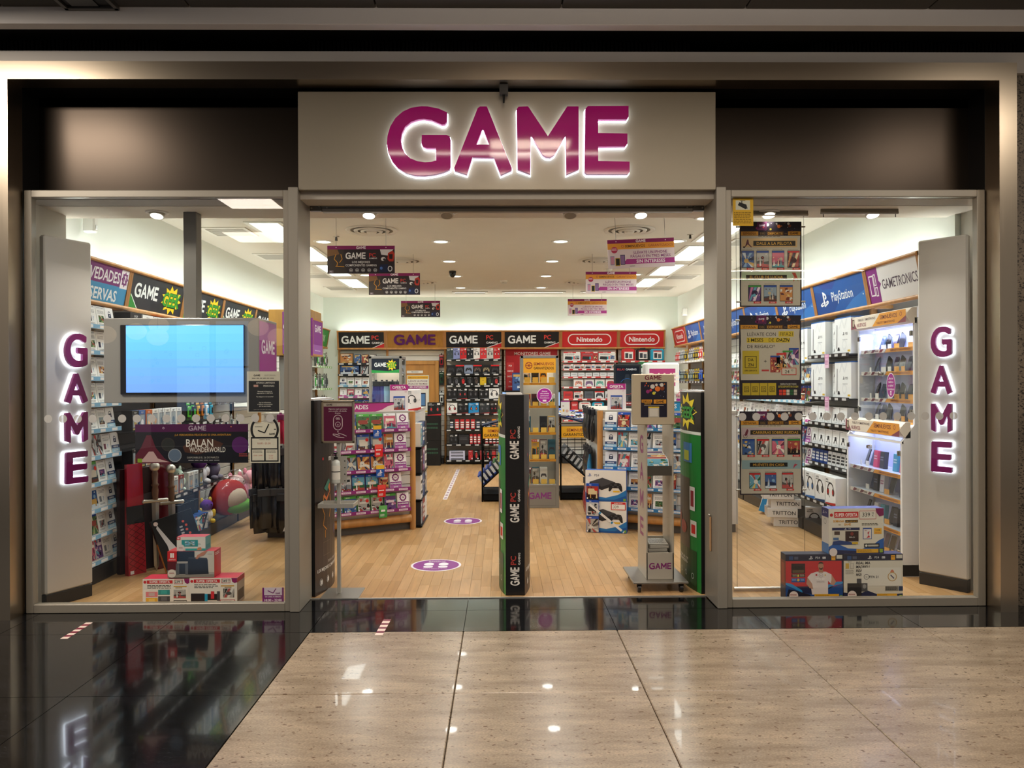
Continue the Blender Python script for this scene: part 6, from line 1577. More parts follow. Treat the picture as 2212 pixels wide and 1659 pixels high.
m = MB(); m.cbox(.1, hx2-hx0-.1, .06, .46, 1.291, z0_, '#8a8680', 'paint', .01); m.obj('column', t)

# ---------------- glass towers
def tower(label, x0, x1, y0, dep, zt, zbase, sign, signcol, shelves, strip, extra):
    w = x1-x0
    t = thing('glass_tower', label, 'showcase', (x0, y0, 0))
    g = '#8f8c86'
    for a in (0, w-.035):
        for b_ in (0, dep-.035):
            m = MB(); m.cbox(a, a+.035, b_, b_+.035, 0, zt, g, 'frame_paint', .004); m.obj('post', t)
    m = MB(); m.cbox(0, w, 0, dep, zt-.035, zt, g, 'frame_paint', .004); m.obj('top', t)
    m = MB(); m.cbox(.002, w-.002, .002, dep-.002, 0, zbase, g, 'frame_paint', .004); b = m.obj('base', t)
    m = MB(); p = Pr(m, (.04, .002, .03), (w-.08, 0, 0), (0, 0, zbase-.06)); p.frame(0, 0, 1, 1, .004, '#6a6864', 1); p.logo(.5, .35, .35, '#8a3a86', L=2); m.obj('lettering', b)
    m = MB(); m.cbox(.035, w-.035, .004, .02, zt-.22, zt-.035, signcol, 'card', .002); b = m.obj('sign', t)
    m = MB(); p = Pr(m, (.035, .004, zt-.22), (w-.07, 0, 0), (0, 0, .185)); sign(p); m.obj('print', b)
    m = MB(); m.box(.035, w-.035, dep-.02, dep-.012, zbase, zt-.04, '#a8a298', 'paint'); m.obj('back', t)
    for z in shelves:
        m = MB(); m.box(.03, w-.03, .03, dep-.02, z-.006, z, '#c8d4d0', 'glass'); s = m.obj('shelf', t)
        if strip:
            m = MB(); m.box(.03, w-.03, .024, .03, z-.03, z, '#e8a030', 'card'); p = Pr(m, (.03, .0238, z-.03), (w-.06, 0, 0), (0, 0, .03)); p.text('SEMINUEVOS GARANTIZADOS', .5, .3, .45, '#8a3a1a', fit=.8); m.obj('price_strip', s)
    m = MB(); m.box(.036, w-.036, .008, .014, zbase+.002, zt-.225, '#fff', 'glass'); m.obj('glass_front', t)
    for a in (.008, w-.014):
        m = MB(); m.box(a, a+.006, .036, dep-.036, zbase+.002, zt-.04, '#fff', 'glass'); m.obj('glass_side', t)
    extra(t, w)
    area('tower_lamp', (w/2, dep*.5, zt-.05), (0, 0, 0), w*.6, dep*.5, 2.5, (1, .9, .75), 'RECTANGLE', 160, t)
    return t
def s_semi(p):
    p.rect(0, 0, 1, 1, '#eaa62e', 1); p.ring(.17, .5, .045, .009, '#8a2430', 2); 
    for i in range(6): a = i*math.pi/3; p.line((.17, .5), (.17+.035/p.w*math.cos(a), .5+.035/p.h*math.sin(a)), .006, '#8a2430', 3)
    p.text('SEMINUEVOS', .32, .52, .2, '#8a2430', 'l', .008, fit=.62); p.text('GARANTIZADOS', .32, .24, .17, '#3a2a1a', 'l', .015, fit=.62)
def s_geek(p):
    p.rect(0, 0, 1, 1, '#1d2430', 1); p.poly([(0, 0), (1, 0), (1, .25), (.6, .12), (0, .2)], '#2f9a4a', 2); p.logo(.1, .42, .3, '#eef2f0', 'l', sx=.8)
    p.poly([(.72+.2*(1 if i % 2 == 0 else .6)*math.cos(math.pi*i/9), .55+.42*(1 if i % 2 == 0 else .6)*math.sin(math.pi*i/9)) for i in range(18)], '#e8d030', 3); p.text('GEEK', .72, .38, .36, '#2a9a38', bold=.03, L=4, fit=.34, it=.2)
def x_semi(t, w):
    m = MB(); p = Pr(m, (w*.42, .0035, 1.33), (.2, 0, 0), (0, 0, .2), 'card'); p.ell(.5, .5, .1, None, '#f0e4ee', 1, 28); p.ell(.5, .5, .092, None, '#b0289c', 2, 28)
    for i, s_ in enumerate(('¿Buscas', 'una consola', 'seminueva?', 'Consúltanos')): p.text(s_, .5, .74-i*.14, .085, '#f8eef6', L=3, fit=.74)
    p.rect(.38, .12, .62, .24, '#f8eef6', 3); o = m.obj('round_sticker', t); tag(o, 'round magenta sticker with white words')
X0, X1 = WP(1125, 900, 9.76).x, WP(1207, 900, 9.76).x
tower('grey framed glass tower of second hand goods with an orange sign beside the middle gate', X0, X1, 9.76, .46, 1.94, .3, s_semi, '#eaa62e', (1.594, 1.30, .96, .62), True, x_semi)
rdv = random.Random(21)
YEL = '#e8b848'
for j, z in enumerate((1.595, 1.301, .961, .621, .301)):
    for i in range(4):
        x = X0+.085+i*.105
        wr_ = f'{ORD[i]} along the {ORD[j]} level of the second hand glass tower'
        hh = [.07, .05, .06, .055, .06][j]
        t = thing('price_card', f'yellow price card, {wr_}', 'price card', (x, 9.815, z), 0, 'yellow price cards in the glass tower')
        m = MB(); m.add([(-.036, 0, 0), (.036, 0, 0), (.036, .012, hh), (-.036, .012, hh), (-.036, .03, 0), (.036, .03, 0)], [(0, 1, 2, 3), (5, 4, 3, 2), (0, 3, 4), (1, 5, 2)], YEL, 'card'); b = m.obj('card', t)
        cl = [('#e2e0da', 'white'), ('#2a2c34', 'black'), ('#e0a838', 'yellow'), ('#5a2a30', 'maroon'), ('#2a5a6a', 'teal')][(i+j*2) % 5]
        if (i+j) % 4 != 3:
            inst(carton(['console', 'art', 'pad', 'plain'][(i+j) % 4] if cl[1] != 'black' else 'pad', 180+i+j, .095, [.2, .15, .2, .24, .2][j], .07, cl[0], '#3a3c44', 'used_game_box', 'game box'), TR(x, 9.93, z+.001), f'{cl[1]} box behind its card, {wr_}', 'second hand boxes in the glass tower')
t = thing('wired_headset', 'red and black wired headset lying in the foot of the second hand tower', 'headset', (X0+.14, 10.05, .302))
m = MB(); 
arc = [Vector((.085*math.cos(math.radians(a)), 0, .07+.1*math.sin(math.radians(a)))) for a in range(0, 181, 18)]
m.tube(arc, .011, 8, '#b82a30', 'plastic'); m.obj('band', t)
for q in (-1, 1):
    m = MB(); m.ball((q*.085, 0, .055), .026, .045, .055, '#3a2c28', 'plastic', 12, 8); m.obj('ear_cup', t)
X2, X3 = WP(797, 850, 10.05).x, WP(868, 850, 10.05).x
tower('grey framed glass tower of bags with a green and yellow sign behind the purple island', X2, X3, 10.05, .44, 1.95, .3, s_geek, '#1d2430', (1.2, .75), False, lambda t, w: None)
for i in range(6):
    cl = [('#3a3a8a', 'violet'), ('#4a4a9a', 'indigo'), ('#8ab0c8', 'pale blue'), ('#3a2a2c', 'brown'), ('#8a4a30', 'rust'), ('#c8503a', 'orange')][i]
    inst(pouch(60+i, .1, .36 if i < 5 else .2, cl[0], '#30343c'), TR(X2+.07+(i % 5)*.07, 10.2+.04*(i % 2), 1.26 if i < 5 else 1.21, math.radians(20*i)), f'{cl[1]} bag inside the glass tower behind the purple island')
# ---------------- second hand bins of dark wire either side of the tower
def bin_rack(label, x0, x1, y0, dirn, blue):
    t = thing('bin_rack', label, 'bin rack', (0, 0, 0))
    k = '#111113'
    dep = .7
    for x in (x0, x1):
        for y in (y0, y0+dep):
            m = MB(); m.cyl((x, y, 0), (x, y, 1.02), .011, None, 8, k, 'metal'); m.obj('post', t)
    m = MB()
    for z in (.1, .62, .72, .82, 1.0):
        m.tube([(x0, y0, z), (x1, y0, z), (x1, y0+dep, z), (x0, y0+dep, z), (x0, y0, z)], .006, 6, k, 'metal')
    n = 5
    for i in range(1, n): m.cyl((x0+(x1-x0)*i/n, y0, .6), (x0+(x1-x0)*i/n, y0, 1.0), .004, None, 6, k, 'metal')
    m.obj('wire_frame', t)
    m = MB(); m.box(x0, x1, y0, y0+dep, .02, .1, '#0f0f11', 'matte'); m.obj('base', t)
    # sloped chute for cases
    a, b = (x0, x1) if dirn > 0 else (x1, x0)
    m = MB(); m.add([(a, y0+.02, .62), (b, y0+.02, .2), (b, y0+.6, .2), (a, y0+.6, .62), (a, y0+.02, .6), (b, y0+.02, .18), (b, y0+.6, .18), (a, y0+.6, .6)], [(0,1,2,3), (7,6,5,4), (0,4,5,1), (1,5,6,2), (2,6,7,3), (3,7,4,0)], '#17171a', 'metal'); m.obj('chute', t)
    # sloped top shelf
    m = MB(); m.add([(a, y0+.1, 1.14), (b, y0+.1, 1.02), (b, y0+.6, 1.02), (a, y0+.6, 1.14), (a, y0+.1, 1.12), (b, y0+.1, 1.0), (b, y0+.6, 1.0), (a, y0+.6, 1.12)], [(0,1,2,3), (7,6,5,4), (0,4,5,1), (1,5,6,2), (2,6,7,3), (3,7,4,0)], '#2a3a5a', 'metal'); m.obj('top_shelf', t)
    L = math.hypot(b-a, .42)
    sl = math.atan2(-.42, abs(b-a))
    for i in range(9):
        f = (i+.5)/9
        x = a+(b-a)*f; z = .622-.42*f
        cc = ('blue', '#2a4a9c') if blue and i > 4 else ('green', '#3a7a48') if blue else (['dark grey', 'light grey', 'black'][i % 3], ['#5a6064', '#8a9094', '#24262a'][i % 3])
        key = ('bin', cc[1])
        if key not in _boxes:
            bm_ = MB(); bm_.cbox(-.018, .018, 0, .5, 0, .14, cc[1], 'plastic', .003)
            cm_ = MB(); cm_.box(-.0185, .0185, -.0006, 0, .02, .12, '#c8ccd0', 'gloss')
            _boxes[key] = Proto('case_bundle', 'game case', bm_.mesh('case_bundle'), [('label', cm_.mesh('label'), [])], (.036, .5, .14))
        inst(_boxes[key], TR(x, y0+.06, z+.006, 0, 0, -sl*dirn*1.0 if False else math.radians(35)*dirn), f'{cc[0]} row of game cases in the bin {"by the blue island" if dirn > 0 else "behind the middle gate"}, {ORD[i]} downhill', 'case rows in the wire bins')
    s = MB(); s.box(x0+.01, x1-.01, y0-.012, y0-.002, .85, 1.0, '#e8a828', 'card'); sb = s.obj('sign', t)
    m = MB(); p = Pr(m, (x0+.01, y0-.012, .85), (x1-x0-.02, 0, 0), (0, 0, .15)); p.text('SEMINUEVOS', .5, .55, .26, '#8a2430', bold=.008, fit=.94); m.obj('upper_lettering', sb); p.mb = m = MB(); p.text('GARANTIZADOS', .5, .15, .26, '#3a2a1a', bold=.015, fit=.94); m.obj('lower_lettering', sb)
bin_rack('black wire bin of grey cases with an orange sign beside the blue island', .8, 1.28, 10.4, 1, False)
bin_rack('black wire bin of green and blue cases behind the middle printed gate', -.26, .2, 10.3, -1, True)
for i in range(4):
    inst(case('ps4', 60+i), TR(.85+i*.11, 10.62, 1.15-.03*i, 0, -1.1), f'blue game case lying on the orange signed bin, {ORD[i]} from the glass tower', 'cases on the bin top')
# ---------------- poster stand, white light box and other signs on the blue island
t = thing('poster_frame', 'dark framed gaming chair poster standing on the blue island', 'poster frame', (1.48, 9.0, 1.291), math.radians(-12))
m = MB(); m.cbox(-.16, .16, -.02, .03, 0, .52, '#4a4e50', 'metal', .008); b = m.obj('frame', t)
m = MB(); p = front(m, .27, .46, -.02, z0=.03, mat='gloss'); p.rect(0, 0, 1, 1, '#15171c', 1); p.rect(0, 0, 1, .1, '#7a1a24', 2); p.text('SILLAS', .22, .9, .05, '#c83a34', L=3); p.text('GAMING', .66, .9, .05, '#e0e4e8', L=3)
p.poly([(.3, .3), (.36, .62), (.42, .8), (.58, .8), (.64, .62), (.7, .3), (.6, .22), (.4, .22)], '#2c3036', 2); p.ring(.5, .5, .09, .004, '#2a6ab0', 3, 20, 20, 150); p.ring(.5, .5, .1, .004, '#b03a30', 3, 20, 200, 330); p.rect(.47, .12, .53, .24, '#3a3e44', 2); p.line((.3, .12), (.7, .12), .008, '#3a3e44', 2); p.greek(.15, .02, .85, .07, 1, '#e8c8c8', 3); m.obj('poster', b)
t = thing('light_box_sign', 'white rounded sign box with a pink panel on a post above the blue island', 'sign', WP(1429, 852, 8.9))
m = MB(); m.cbox(-.19, .2, -.05, .2, 0.0, .36, '#e8e6e0', 'plastic', .02); b = m.obj('box', t)
m = MB(); p = front(m, .3, .2, -.05, x0=-.15, z0=.09); p.rect(0, 0, 1, 1, '#b03a72', 1); p.logo(.5, .2, .55, '#f0e0d0'); m.obj('panel_print', b)
m = MB(); m.box(.2, .202, .02, .13, .04, .3, '#8a8a84', 'plastic'); m.obj('side_vent', b)
m = MB(); m.cbox(-.16, .17, 0.0, .15, -.17, 0, '#dcdad4', 'plastic', .01); m.obj('post', t)
t.location.z = 1.291+.17
t = thing('keyring_sign', 'green topped keyring sign card standing behind the white sign box', 'sign', WP(1394, 812, 9.2) , 0); t.location.z = 1.60 if False else 1.291
m = MB(); m.box(-.085, .085, -.003, .003, .0, .55, '#dfe0da', 'card'); b = m.obj('card', t)
m = MB(); p = front(m, .17, .55, -.003); p.rect(0, .86, 1, 1, '#2a6a3a', 1); p.logo(.3, .9, .045, '#e8f0e8', sx=.8); p.text('LLAVEROS', .5, .76, .05, '#3a3a3a', fit=.8); p.rect(.2, .45, .3, .6, '#c83a4a', 1); p.rect(.5, .4, .62, .62, '#3a3a44', 1); p.rect(.3, .15, .4, .32, '#3a6a4a', 1); p.rect(.62, .18, .74, .34, '#c8a03a', 1); m.obj('print', b)
t = thing('leaflet_holder', 'small white picture card standing beside the glass tower top', 'card', WP(1221, 840, 10.52)); t.location.z = 1.145
m = MB(); m.box(-.06, .06, -.002, .002, 0, .2, '#e8e4e0', 'card'); b = m.obj('card', t)
m = MB(); p = front(m, .12, .2, -.002); p.rect(0, .92, 1, 1, '#a03a8a', 1); p.text('m', .25, .6, .12, '#8a2a30'); p.ell(.7, .3, .02, None, '#d8b0a0', 2); p.rect(.2, .25, .4, .4, '#e0b040', 1); m.obj('print', b)
# poster and notice on the rear door
t = thing('door_poster', 'phone offer poster with a yellow top on the oak door', 'poster', (-1.66, YB-.085, 1.0))
m = MB(); m.box(-.22, .22, 0, .004, 0, .75, '#e8e6dc', 'card'); b = m.obj('sheet', t)
m = MB(); p = front(m, .44, .75, 0); p.frame(0, 0, 1, 1, .012, '#d8dcc8', 1); p.rect(.03, .9, .97, .98, '#eab23a', 2); p.text('SEMINUEVOS GARANTIZADOS', .5, .92, .03, '#6a3a1a', fit=.86); p.text('LLÉVATE UN IPHONE', .5, .82, .045, '#6a2a58', fit=.86); p.text('PÁGALO EN TRES MESES', .5, .75, .045, '#6a2a58', fit=.86); p.rect(.03, .64, .97, .72, '#9a3a84', 2); p.text('SIN INTERESES', .5, .66, .05, '#f6eef4', fit=.86)
pic_phone(p, .7, .35, .3, .36, '#2a3048', '#5a86b8'); pic_phone(p, .5, .3, .24, .3, '#8a3a6a', '#d87a9a', 5); pic_phone(p, .28, .25, .2, .22, '#c8b03a', '#3a3a2a', 7); p.rect(.03, .02, .97, .06, '#e0c058', 2); m.obj('print', b)
t = thing('door_notice', 'small white private notice above the door poster', 'notice', (-1.72, YB-.085, 1.79))
m = MB(); m.box(-.16, .16, 0, .003, 0, .05, '#e8e4dc', 'card'); p = front(m, .32, .05, 0); p.text('PRIVADO', .5, .25, .5, '#3a3a3a', fit=.8); m.obj('sheet', t)

# ---------------- console cartons and game cases beside the blue island
Q = FP(1310, 1147)
def d_ps4(p, price):
    p.rect(0, 0, 1, 1, '#eceae6', 1); p.poly([(0, 0), (1, 0), (1, .38), (.8, .22), (.5, .12), (.25, .16), (0, .3)], '#2a7ac0', 2); p.poly([(0, 0), (1, 0), (1, .2), (.7, .06), (.3, .06), (0, .14)], '#1c58a4', 3)
    pic_ps(p, .1, .84, .1, '#2a5ab0', 3); p.text('PS4', .28, .8, .075, '#3a4a6a', bold=0)
    p.poly([(.1, .62), (.42, .76), (.74, .62), (.72, .52), (.4, .36), (.1, .54)], '#2c2c30', 4); p.poly([(.1, .62), (.42, .76), (.74, .62), (.4, .47)], '#45454a', 5); pic_pad(p, .74, .47, .34, '#222226', 6, '#4a4a50')
    p.rect(.68, .3, .84, .35, '#e8b82a', 6)
    if price: p.rect(.62, .74, .98, .99, '#c8242c', 7); p.rect(.64, .76, .96, .92, '#f4f2f0', 8); p.text('SUPER PACK', .8, .935, .035, '#fff', L=9, fit=.32); p.text('339', .74, .795, .09, '#2a2a2e', L=9, bold=0)
    p.rect(.93, .02, .99, .1, '#7aa83a', 7)
def ps4box(price):
    b = MB(); b.cbox(-.215, .215, -.06, .06, 0, .33, '#2456a4', 'card', .002); c = MB(); d_ps4(front(c, .43, .33, -.06, mat='card'), price)
    return Proto('console_carton', 'console box', b.mesh('console_carton'), [('printed_front', c.mesh('printed_front'), [])], (.43, .12, .33))
inst(ps4box(True), TR(Q.x+.0, Q.y-.04, .001, math.radians(-15)), 'white and blue console carton with a red price card by the blue island')
inst(ps4box(False), TR(Q.x-.005, Q.y-.04, .333, math.radians(-14)), 'white and blue console carton without price, upper of two by the blue island')
for i, (sd, z, lk_) in enumerate(((61, .001, 'orange game case on the floor before the lower console carton'), (62, .175, 'red game case standing on the floor case before the lower carton'), (63, .349, 'dark game case before the upper console carton'))):
    inst(case('ps4', sd), TR(Q.x-.157, Q.y-.074, z, math.radians(-15)), lk_)
t = thing('white_strap', 'white and blue strap lying diagonally across the lower console carton', 'strap', (Q.x-.19, Q.y-.085, .3), 0)
t.rotation_euler = (0, math.radians(38), math.radians(-15))
m = MB(); m.box(0, .46, -.002, 0, -.012, .012, '#eceae8', 'card')
m.obj('band', t)
for q in (.13, .29, .43): m = MB(); m.box(q, q+.02, -.003, -.002, -.012, .012, '#2a8ac0', 'card'); m.obj('blue_mark', t)
# ================================================================ ENTRANCE
# ---------------- printed gate sleeves (lens shaped in plan)
class PrC(Pr):
    def __init__(s, mb, curve, h, z0, side, mat='card'):
        s.mb = mb; s.cv = [Vector(c) for c in curve]; s.h = h; s.z0 = z0; s.side = side; s.mat = mat
        s.ln = [0]
        for a, b in zip(s.cv[:-1], s.cv[1:]): s.ln.append(s.ln[-1]+(b-a).length)
        s.w = s.ln[-1]
    def p(s, u, v, L):
        t = max(0, min(1, u))*s.w
        for i in range(len(s.cv)-1):
            if t <= s.ln[i+1]+1e-9:
                a, b = s.cv[i], s.cv[i+1]; f = (t-s.ln[i])/(s.ln[i+1]-s.ln[i]); q = a+(b-a)*f; d = (b-a).normalized(); break
        n = Vector((d.y, -d.x))
        return Vector((q.x+n.x*(EPS*3*L+3e-5*s.k), q.y+n.y*(EPS*3*L+3e-5*s.k), s.z0+v*s.h))
    def rect(s, u0, v0, u1, v1, col, L=1, mat=None):
        n = 10; s.nx()
        P = []
        for i in range(n+1):
            u = u0+(u1-u0)*i/n; P += [s.p(u, v0, L), s.p(u, v1, L)]
        s.mb.add(P, [(2*i, 2*i+2, 2*i+3, 2*i+1) for i in range(n)], col, mat or s.mat); return s
def gate(label, x0, x1, y0, ln, h, bulge, dark_r, green_l):
    t = thing('gate_sleeve', label, 'security gate', (0, 0, 0))
    n = 10
    def side(x, sg): return [(x+sg*bulge*math.sin(math.pi*i/n), y0+ln*i/n) for i in range(n+1)]
    L, R = side(x0, -1), side(x1, 1)
    loop = [(x0, y0), (x1, y0)]+R[1:]+L[:0:-1]
    m = MB(); m.prism(loop, .006, h, 'z', '#151517', 'card'); m.obj('sleeve', t)
    m = MB(); m.prism([(x0+.01, y0+.02), (x1-.01, y0+.02), (x1-.01, y0+ln-.02), (x0+.01, y0+ln-.02)], h, h+.012, 'z', '#d8d4d0', 'plastic'); m.obj('top_cap', t)
    m = MB(); p = Pr(m, (x1, y0, .0), (0, 0, h), (-(x1-x0), 0, 0), 'card')
    for k in range(3):
        u = .05+.315*k
        p.logo(u, .26, .5, '#d8d4ce', 'l', 2, sx=.92*.62); 
        w_ = LOGO_W*.5*(x1-x0)*.92*.62/h
        p.text('PC', u+w_+.012, .45, .3, '#a83a34', 'l', .02, 2); p.text('GAMING', u+w_+.012, .22, .12, '#d8d4ce', 'l', .012, 2)
    for k in range(60): p.line((k/60., .02), (k/60.+.02, .98), .0012, '#1f1f22', 1)
    m.obj('spine_print', t)
    if green_l:
        m = MB(); p = PrC(m, L[::-1], h, 0, -1)
        p.rect(0, 0, 1, .8, '#1f7a34', 1); p.rect(0, .8, 1, 1, '#2a2724', 1); p.rect(0, .785, 1, .8, '#d8dcd4', 2); p.rect(0, .0, .72, .56, '#4c4438', 2); p.rect(0, 0, .9, .2, '#2c4a26', 3)
        p.poly([(.62+.3*(1 if i % 2 == 0 else .6)*math.cos(math.pi*i/9), .9+.1*(1 if i % 2 == 0 else .6)*math.sin(math.pi*i/9)) for i in range(18)], '#e8d22a', 3)
        p.text('GEEK', .62, .865, .06, '#173a1a', bold=.06, L=4, fit=.5, it=.15); p.text('GEEK', .615, .868, .057, '#2f9a34', bold=.03, L=5, fit=.48, it=.15)
        p.logo(.26, .885, .035, '#e4e4e0', L=4)
        p.rect(.5, .64, .78, .74, '#3a7ab8', 3); p.rect(.53, .65, .7, .7, '#b8c040', 4); p.rect(.72, .4, .86, .52, '#dcd8d4', 4); p.rect(.75, .42, .83, .5, '#8a2a34', 5); p.ell(.5, .3, .12, .035, '#a8342c', 4); p.ell(.28, .34, .12, .03, '#8a4a34', 4); p.rect(.74, .27, .9, .35, '#d8d4c8', 4); p.rect(.77, .285, .87, .33, '#c8302c', 5)
        p.text('TU LADO MÁS GEEK CON', .45, .14, .012, '#e8e8e0', L=5, fit=.8); p.text('MERCHANDISING', .45, .12, .016, '#e8e8e0', L=5, fit=.8)
        for i in range(4): p.ring(.2+.2*i, .07, .022, .004, '#d8dcd4', 5, 12)
        o = m.obj('geek_side_print', t)
    if dark_r:
        m = MB(); p = PrC(m, R, h, 0, 1)
        p.rect(0, 0, 1, 1, '#201a18', 1); p.rect(0, .0, 1, .34, '#3a2c26', 2); p.rect(0, .34, 1, .55, '#2c211d', 2)
        p.logo(.3, .86, .06, '#e8e4e0', 'l', 3); p.text('msi', .42, .68, .03, '#e8e4e0', bold=.02, it=.2); p.ell(.2, .695, .012, None, '#c82a2c', 3)
        p.poly([(.2, .5), (.4, .56), (.42, .52), (.3, .47)], '#c86a34', 3); p.poly([(.22, .54), (.36, .585), (.4, .57), (.3, .52)], '#3a7a6a', 4)
        for a, b in (((.22, .5), (.18, .44)), ((.18, .44), (.24, .4)), ((.24, .4), (.2, .35)), ((.4, .5), (.44, .44)), ((.44, .44), (.38, .38)), ((.2, .35), (.3, .32)), ((.26, .32), (.26, .28))): p.line(a, b, .008, '#d8902c', 3)
        p.frame(.2, .19, .42, .26, .003, '#6a5a50', 3); p.ell(.62, .3, .05, .03, '#5a4a6a', 3); p.rect(.7, .4, .8, .52, '#6a6ab0', 3)
        p.text('TU PC A TOPE CON', .5, .145, .013, '#e0dcd8', L=4, fit=.7, bold=0); p.text('LOS MEJORES COMPONENTES GAMING', .5, .115, .017, '#f0ece8', L=4, fit=.9)
        for i in range(5):
            p.ring(.14+.18*i, .06, .026, .003, '#d8d4d0', 4, 14); p.rect(.12+.18*i, .048, .17+.18*i, .07, '#d8d4d0', 5)
        m.obj('gaming_side_print', t)
    return t
gx0, gx1 = FP(1093, 1286).x, FP(1133, 1286).x
gate('middle printed security gate with a black lettered spine and green side', gx0, gx1, 5.76, .66, 1.505, .05, True, True)
gate('dark printed security gate beside the entrance jamb and gel stand', -1.53, -1.40, 5.76, .66, 1.47, .055, True, False)
gate('green printed security gate beside the entrance jamb and leaflet stand', 1.50, 1.64, 5.76, .66, 1.52, .05, False, True)

# ---------------- hand gel stand
B = FP(733, 1283)
t = thing('gel_stand', 'grey hand gel stand with a framed purple notice and tray', 'hand gel stand', (B.x, B.y, 0))
SM = '#b0ada5'
m = MB(); m.cbox(-.115, .17, -.15, .15, 0, .008, '#a9a69e', 'metal', .002); m.obj('base_plate', t)
m = MB(); m.cbox(-.013, .013, -.013, .013, .008, 1.15, SM, 'frame_paint', .002); m.obj('pole', t)
def ez(py): return 1.6-(py-826)*B.y/1660
m = MB(); m.box(-.13, .13, -.12, .06, ez(1090), ez(1090)+.004, SM, 'frame_paint')
for a, b_, c, d in ((-.13, .13, -.122, -.118), (-.13, .13, .056, .06), (-.132, -.128, -.12, .06), (.128, .132, -.12, .06)): m.box(a, b_, c, d, ez(1090), ez(1090)+.03, SM, 'frame_paint')
m.obj('drip_tray', t)
m = MB(); m.cbox(-.055, .065, -.02, -.014, ez(1042), ez(983), SM, 'frame_paint', .002); hp = m.obj('holder_plate', t)
for k in range(4): m = MB(); m.cyl((.05, -.021, ez(1036)+.05*k), (.05, -.0195, ez(1036)+.05*k), .005, None, 8, '#2a2a28', 'matte'); m.obj('slot_hole', hp)
zf0, zf1 = ez(955), ez(863)
m = MB(); w_, h_ = .125, (zf1-zf0)
for a, b_, c, d in ((-w_, -w_+.018, zf0, zf1), (w_-.018, w_, zf0, zf1), (-w_, w_, zf0, zf0+.018), (-w_, w_, zf1-.018, zf1)): m.cbox(a, b_, -.03, -.012, c, d, '#b8a890', 'metal', .004)
m.obj('notice_frame', t)
m = MB(); m.box(-w_+.01, w_-.01, -.022, -.014, zf0+.01, zf1-.01, '#5c1a3e', 'gloss'); nb = m.obj('notice', t)
m = MB(); p = Pr(m, (-w_+.018, -.022, zf0+.018), (2*w_-.036, 0, 0), (0, 0, h_-.036)); p.rect(0, .9, 1, 1, '#b0a89c', 1); p.logo(.2, .92, .05, '#3a2a2c', sx=.9); p.text('INFORMA', .68, .92, .05, '#d0c8bc', bold=0, fit=.5)
p.rect(0, 0, 1, .9, '#5c1a3e', 1)
for i, s_ in enumerate(('Higienice aquí sus manos', 'para acceder a la tienda.', 'Gracias.')): p.text(s_, .5, .82-.055*i, .035, '#e8dce0', bold=.008, fit=.94)
p.ring(.5, .56, .035, .004, '#e8dce0', 2, 20, 0, 180); p.rect(.335, .4, .355, .56, '#e8dce0', 2); p.rect(.645, .4, .665, .56, '#e8dce0', 2); p.ring(.5, .4, .035, .004, '#e8dce0', 2, 20, 180, 360)
p.text('GEL', .5, .56, .05, '#f0e6ea', bold=.01); p.ring(.5, .43, .02, .003, '#e8dce0', 2, 16); p.poly([(.48, .42), (.5, .445), (.52, .42), (.5, .395)], '#e8dce0', 2); p.ell(.5, .24, .016, .022, '#e8dce0', 2, 12)
for a, b_ in (((.32, .16), (.48, .1)), ((.32, .18), (.44, .17)), ((.44, .17), (.56, .14)), ((.5, .2), (.66, .17)), ((.66, .17), (.8, .12)), ((.48, .1), (.72, .08))): p.line(a, b_, .004, '#e8dce0', 2)
m.obj('print', nb)
t = thing('gel_bottle', 'clear pump bottle of hand gel strapped to the grey stand', 'bottle', (B.x-.01, B.y-.052, ez(1040)))
m = MB(); m.lathe([(.0, 0), (.03, .0), (.032, .01), (.032, .15), (.026, .168), (.012, .175), (.012, .185)], (0, 0, 0), 18, '#c8ccc8', 'gloss'); m.obj('body', t)
m = MB(); m.lathe([(.0326, .03), (.0326, .135)], (0, 0, 0), 18, '#e2dfd8', 'card'); m.obj('label', t)
m = MB(); m.lathe([(.0332, .085), (.0332, .092)], (0, 0, 0), 18, '#1a1a1a', 'plastic'); m.obj('strap', t)
m = MB(); m.cyl((0, 0, .18), (0, 0, .2), .014, None, 12, '#161616', 'plastic'); m.cyl((0, 0, .2), (0, 0, .225), .005, None, 8, '#161616', 'plastic'); m.cbox(-.012, .012, -.035, .01, .222, .234, '#161616', 'plastic', .003); m.obj('pump', t)

# ---------------- wheeled leaflet stand
KY = 5.87
kx0, kx1 = WP(1396, 1200, KY).x, WP(1456, 1200, KY).x
t = thing('leaflet_stand', 'tall grey wheeled leaflet stand with a lettered foot and poster head', 'leaflet stand', ((kx0+kx1)/2, KY, 0))
hw = (kx1-kx0)/2; KM = '#b8b0a2'
m = MB(); m.cbox(-.22, .2, -.08, .42, .07, .085, '#a5a098', 'metal', .003); m.obj('base_plate', t)
for x in (-.17, .15):
    for y in (-.04, .38):
        m = MB(); m.cyl((x-.012, y, .03), (x+.012, y, .03), .03, None, 16, '#141416', 'plastic'); m.box(x-.018, x+.018, y-.012, y+.012, .04, .07, '#2a2a2c', 'metal'); m.obj('caster', t)
KH = 1.28
for s in (-1, 1):
    m = MB(); m.cbox(min(s*hw, s*hw-s*.012), max(s*hw, s*hw-s*.012), 0, .36, .085, KH, KM, 'frame_paint', .002); sd = m.obj('side_panel', t)
    if s < 0:
        m = MB(); p = Pr(m, (-hw, .30, .3), (0, -.24, 0), (0, 0, .9))
        for i, ch in enumerate('GAME'):
            fl, tr = logo_tris(ch); xs = [x for x, y in fl]; x0_, x1_ = min(xs), max(xs)
            m.add([p.p(.2+.6*(x-x0_)/(x1_-x0_), .82-.24*i+.16*y, 2) for x, y in fl], tr, '#8a3a72', 'card')
        m.obj('side_lettering', sd)
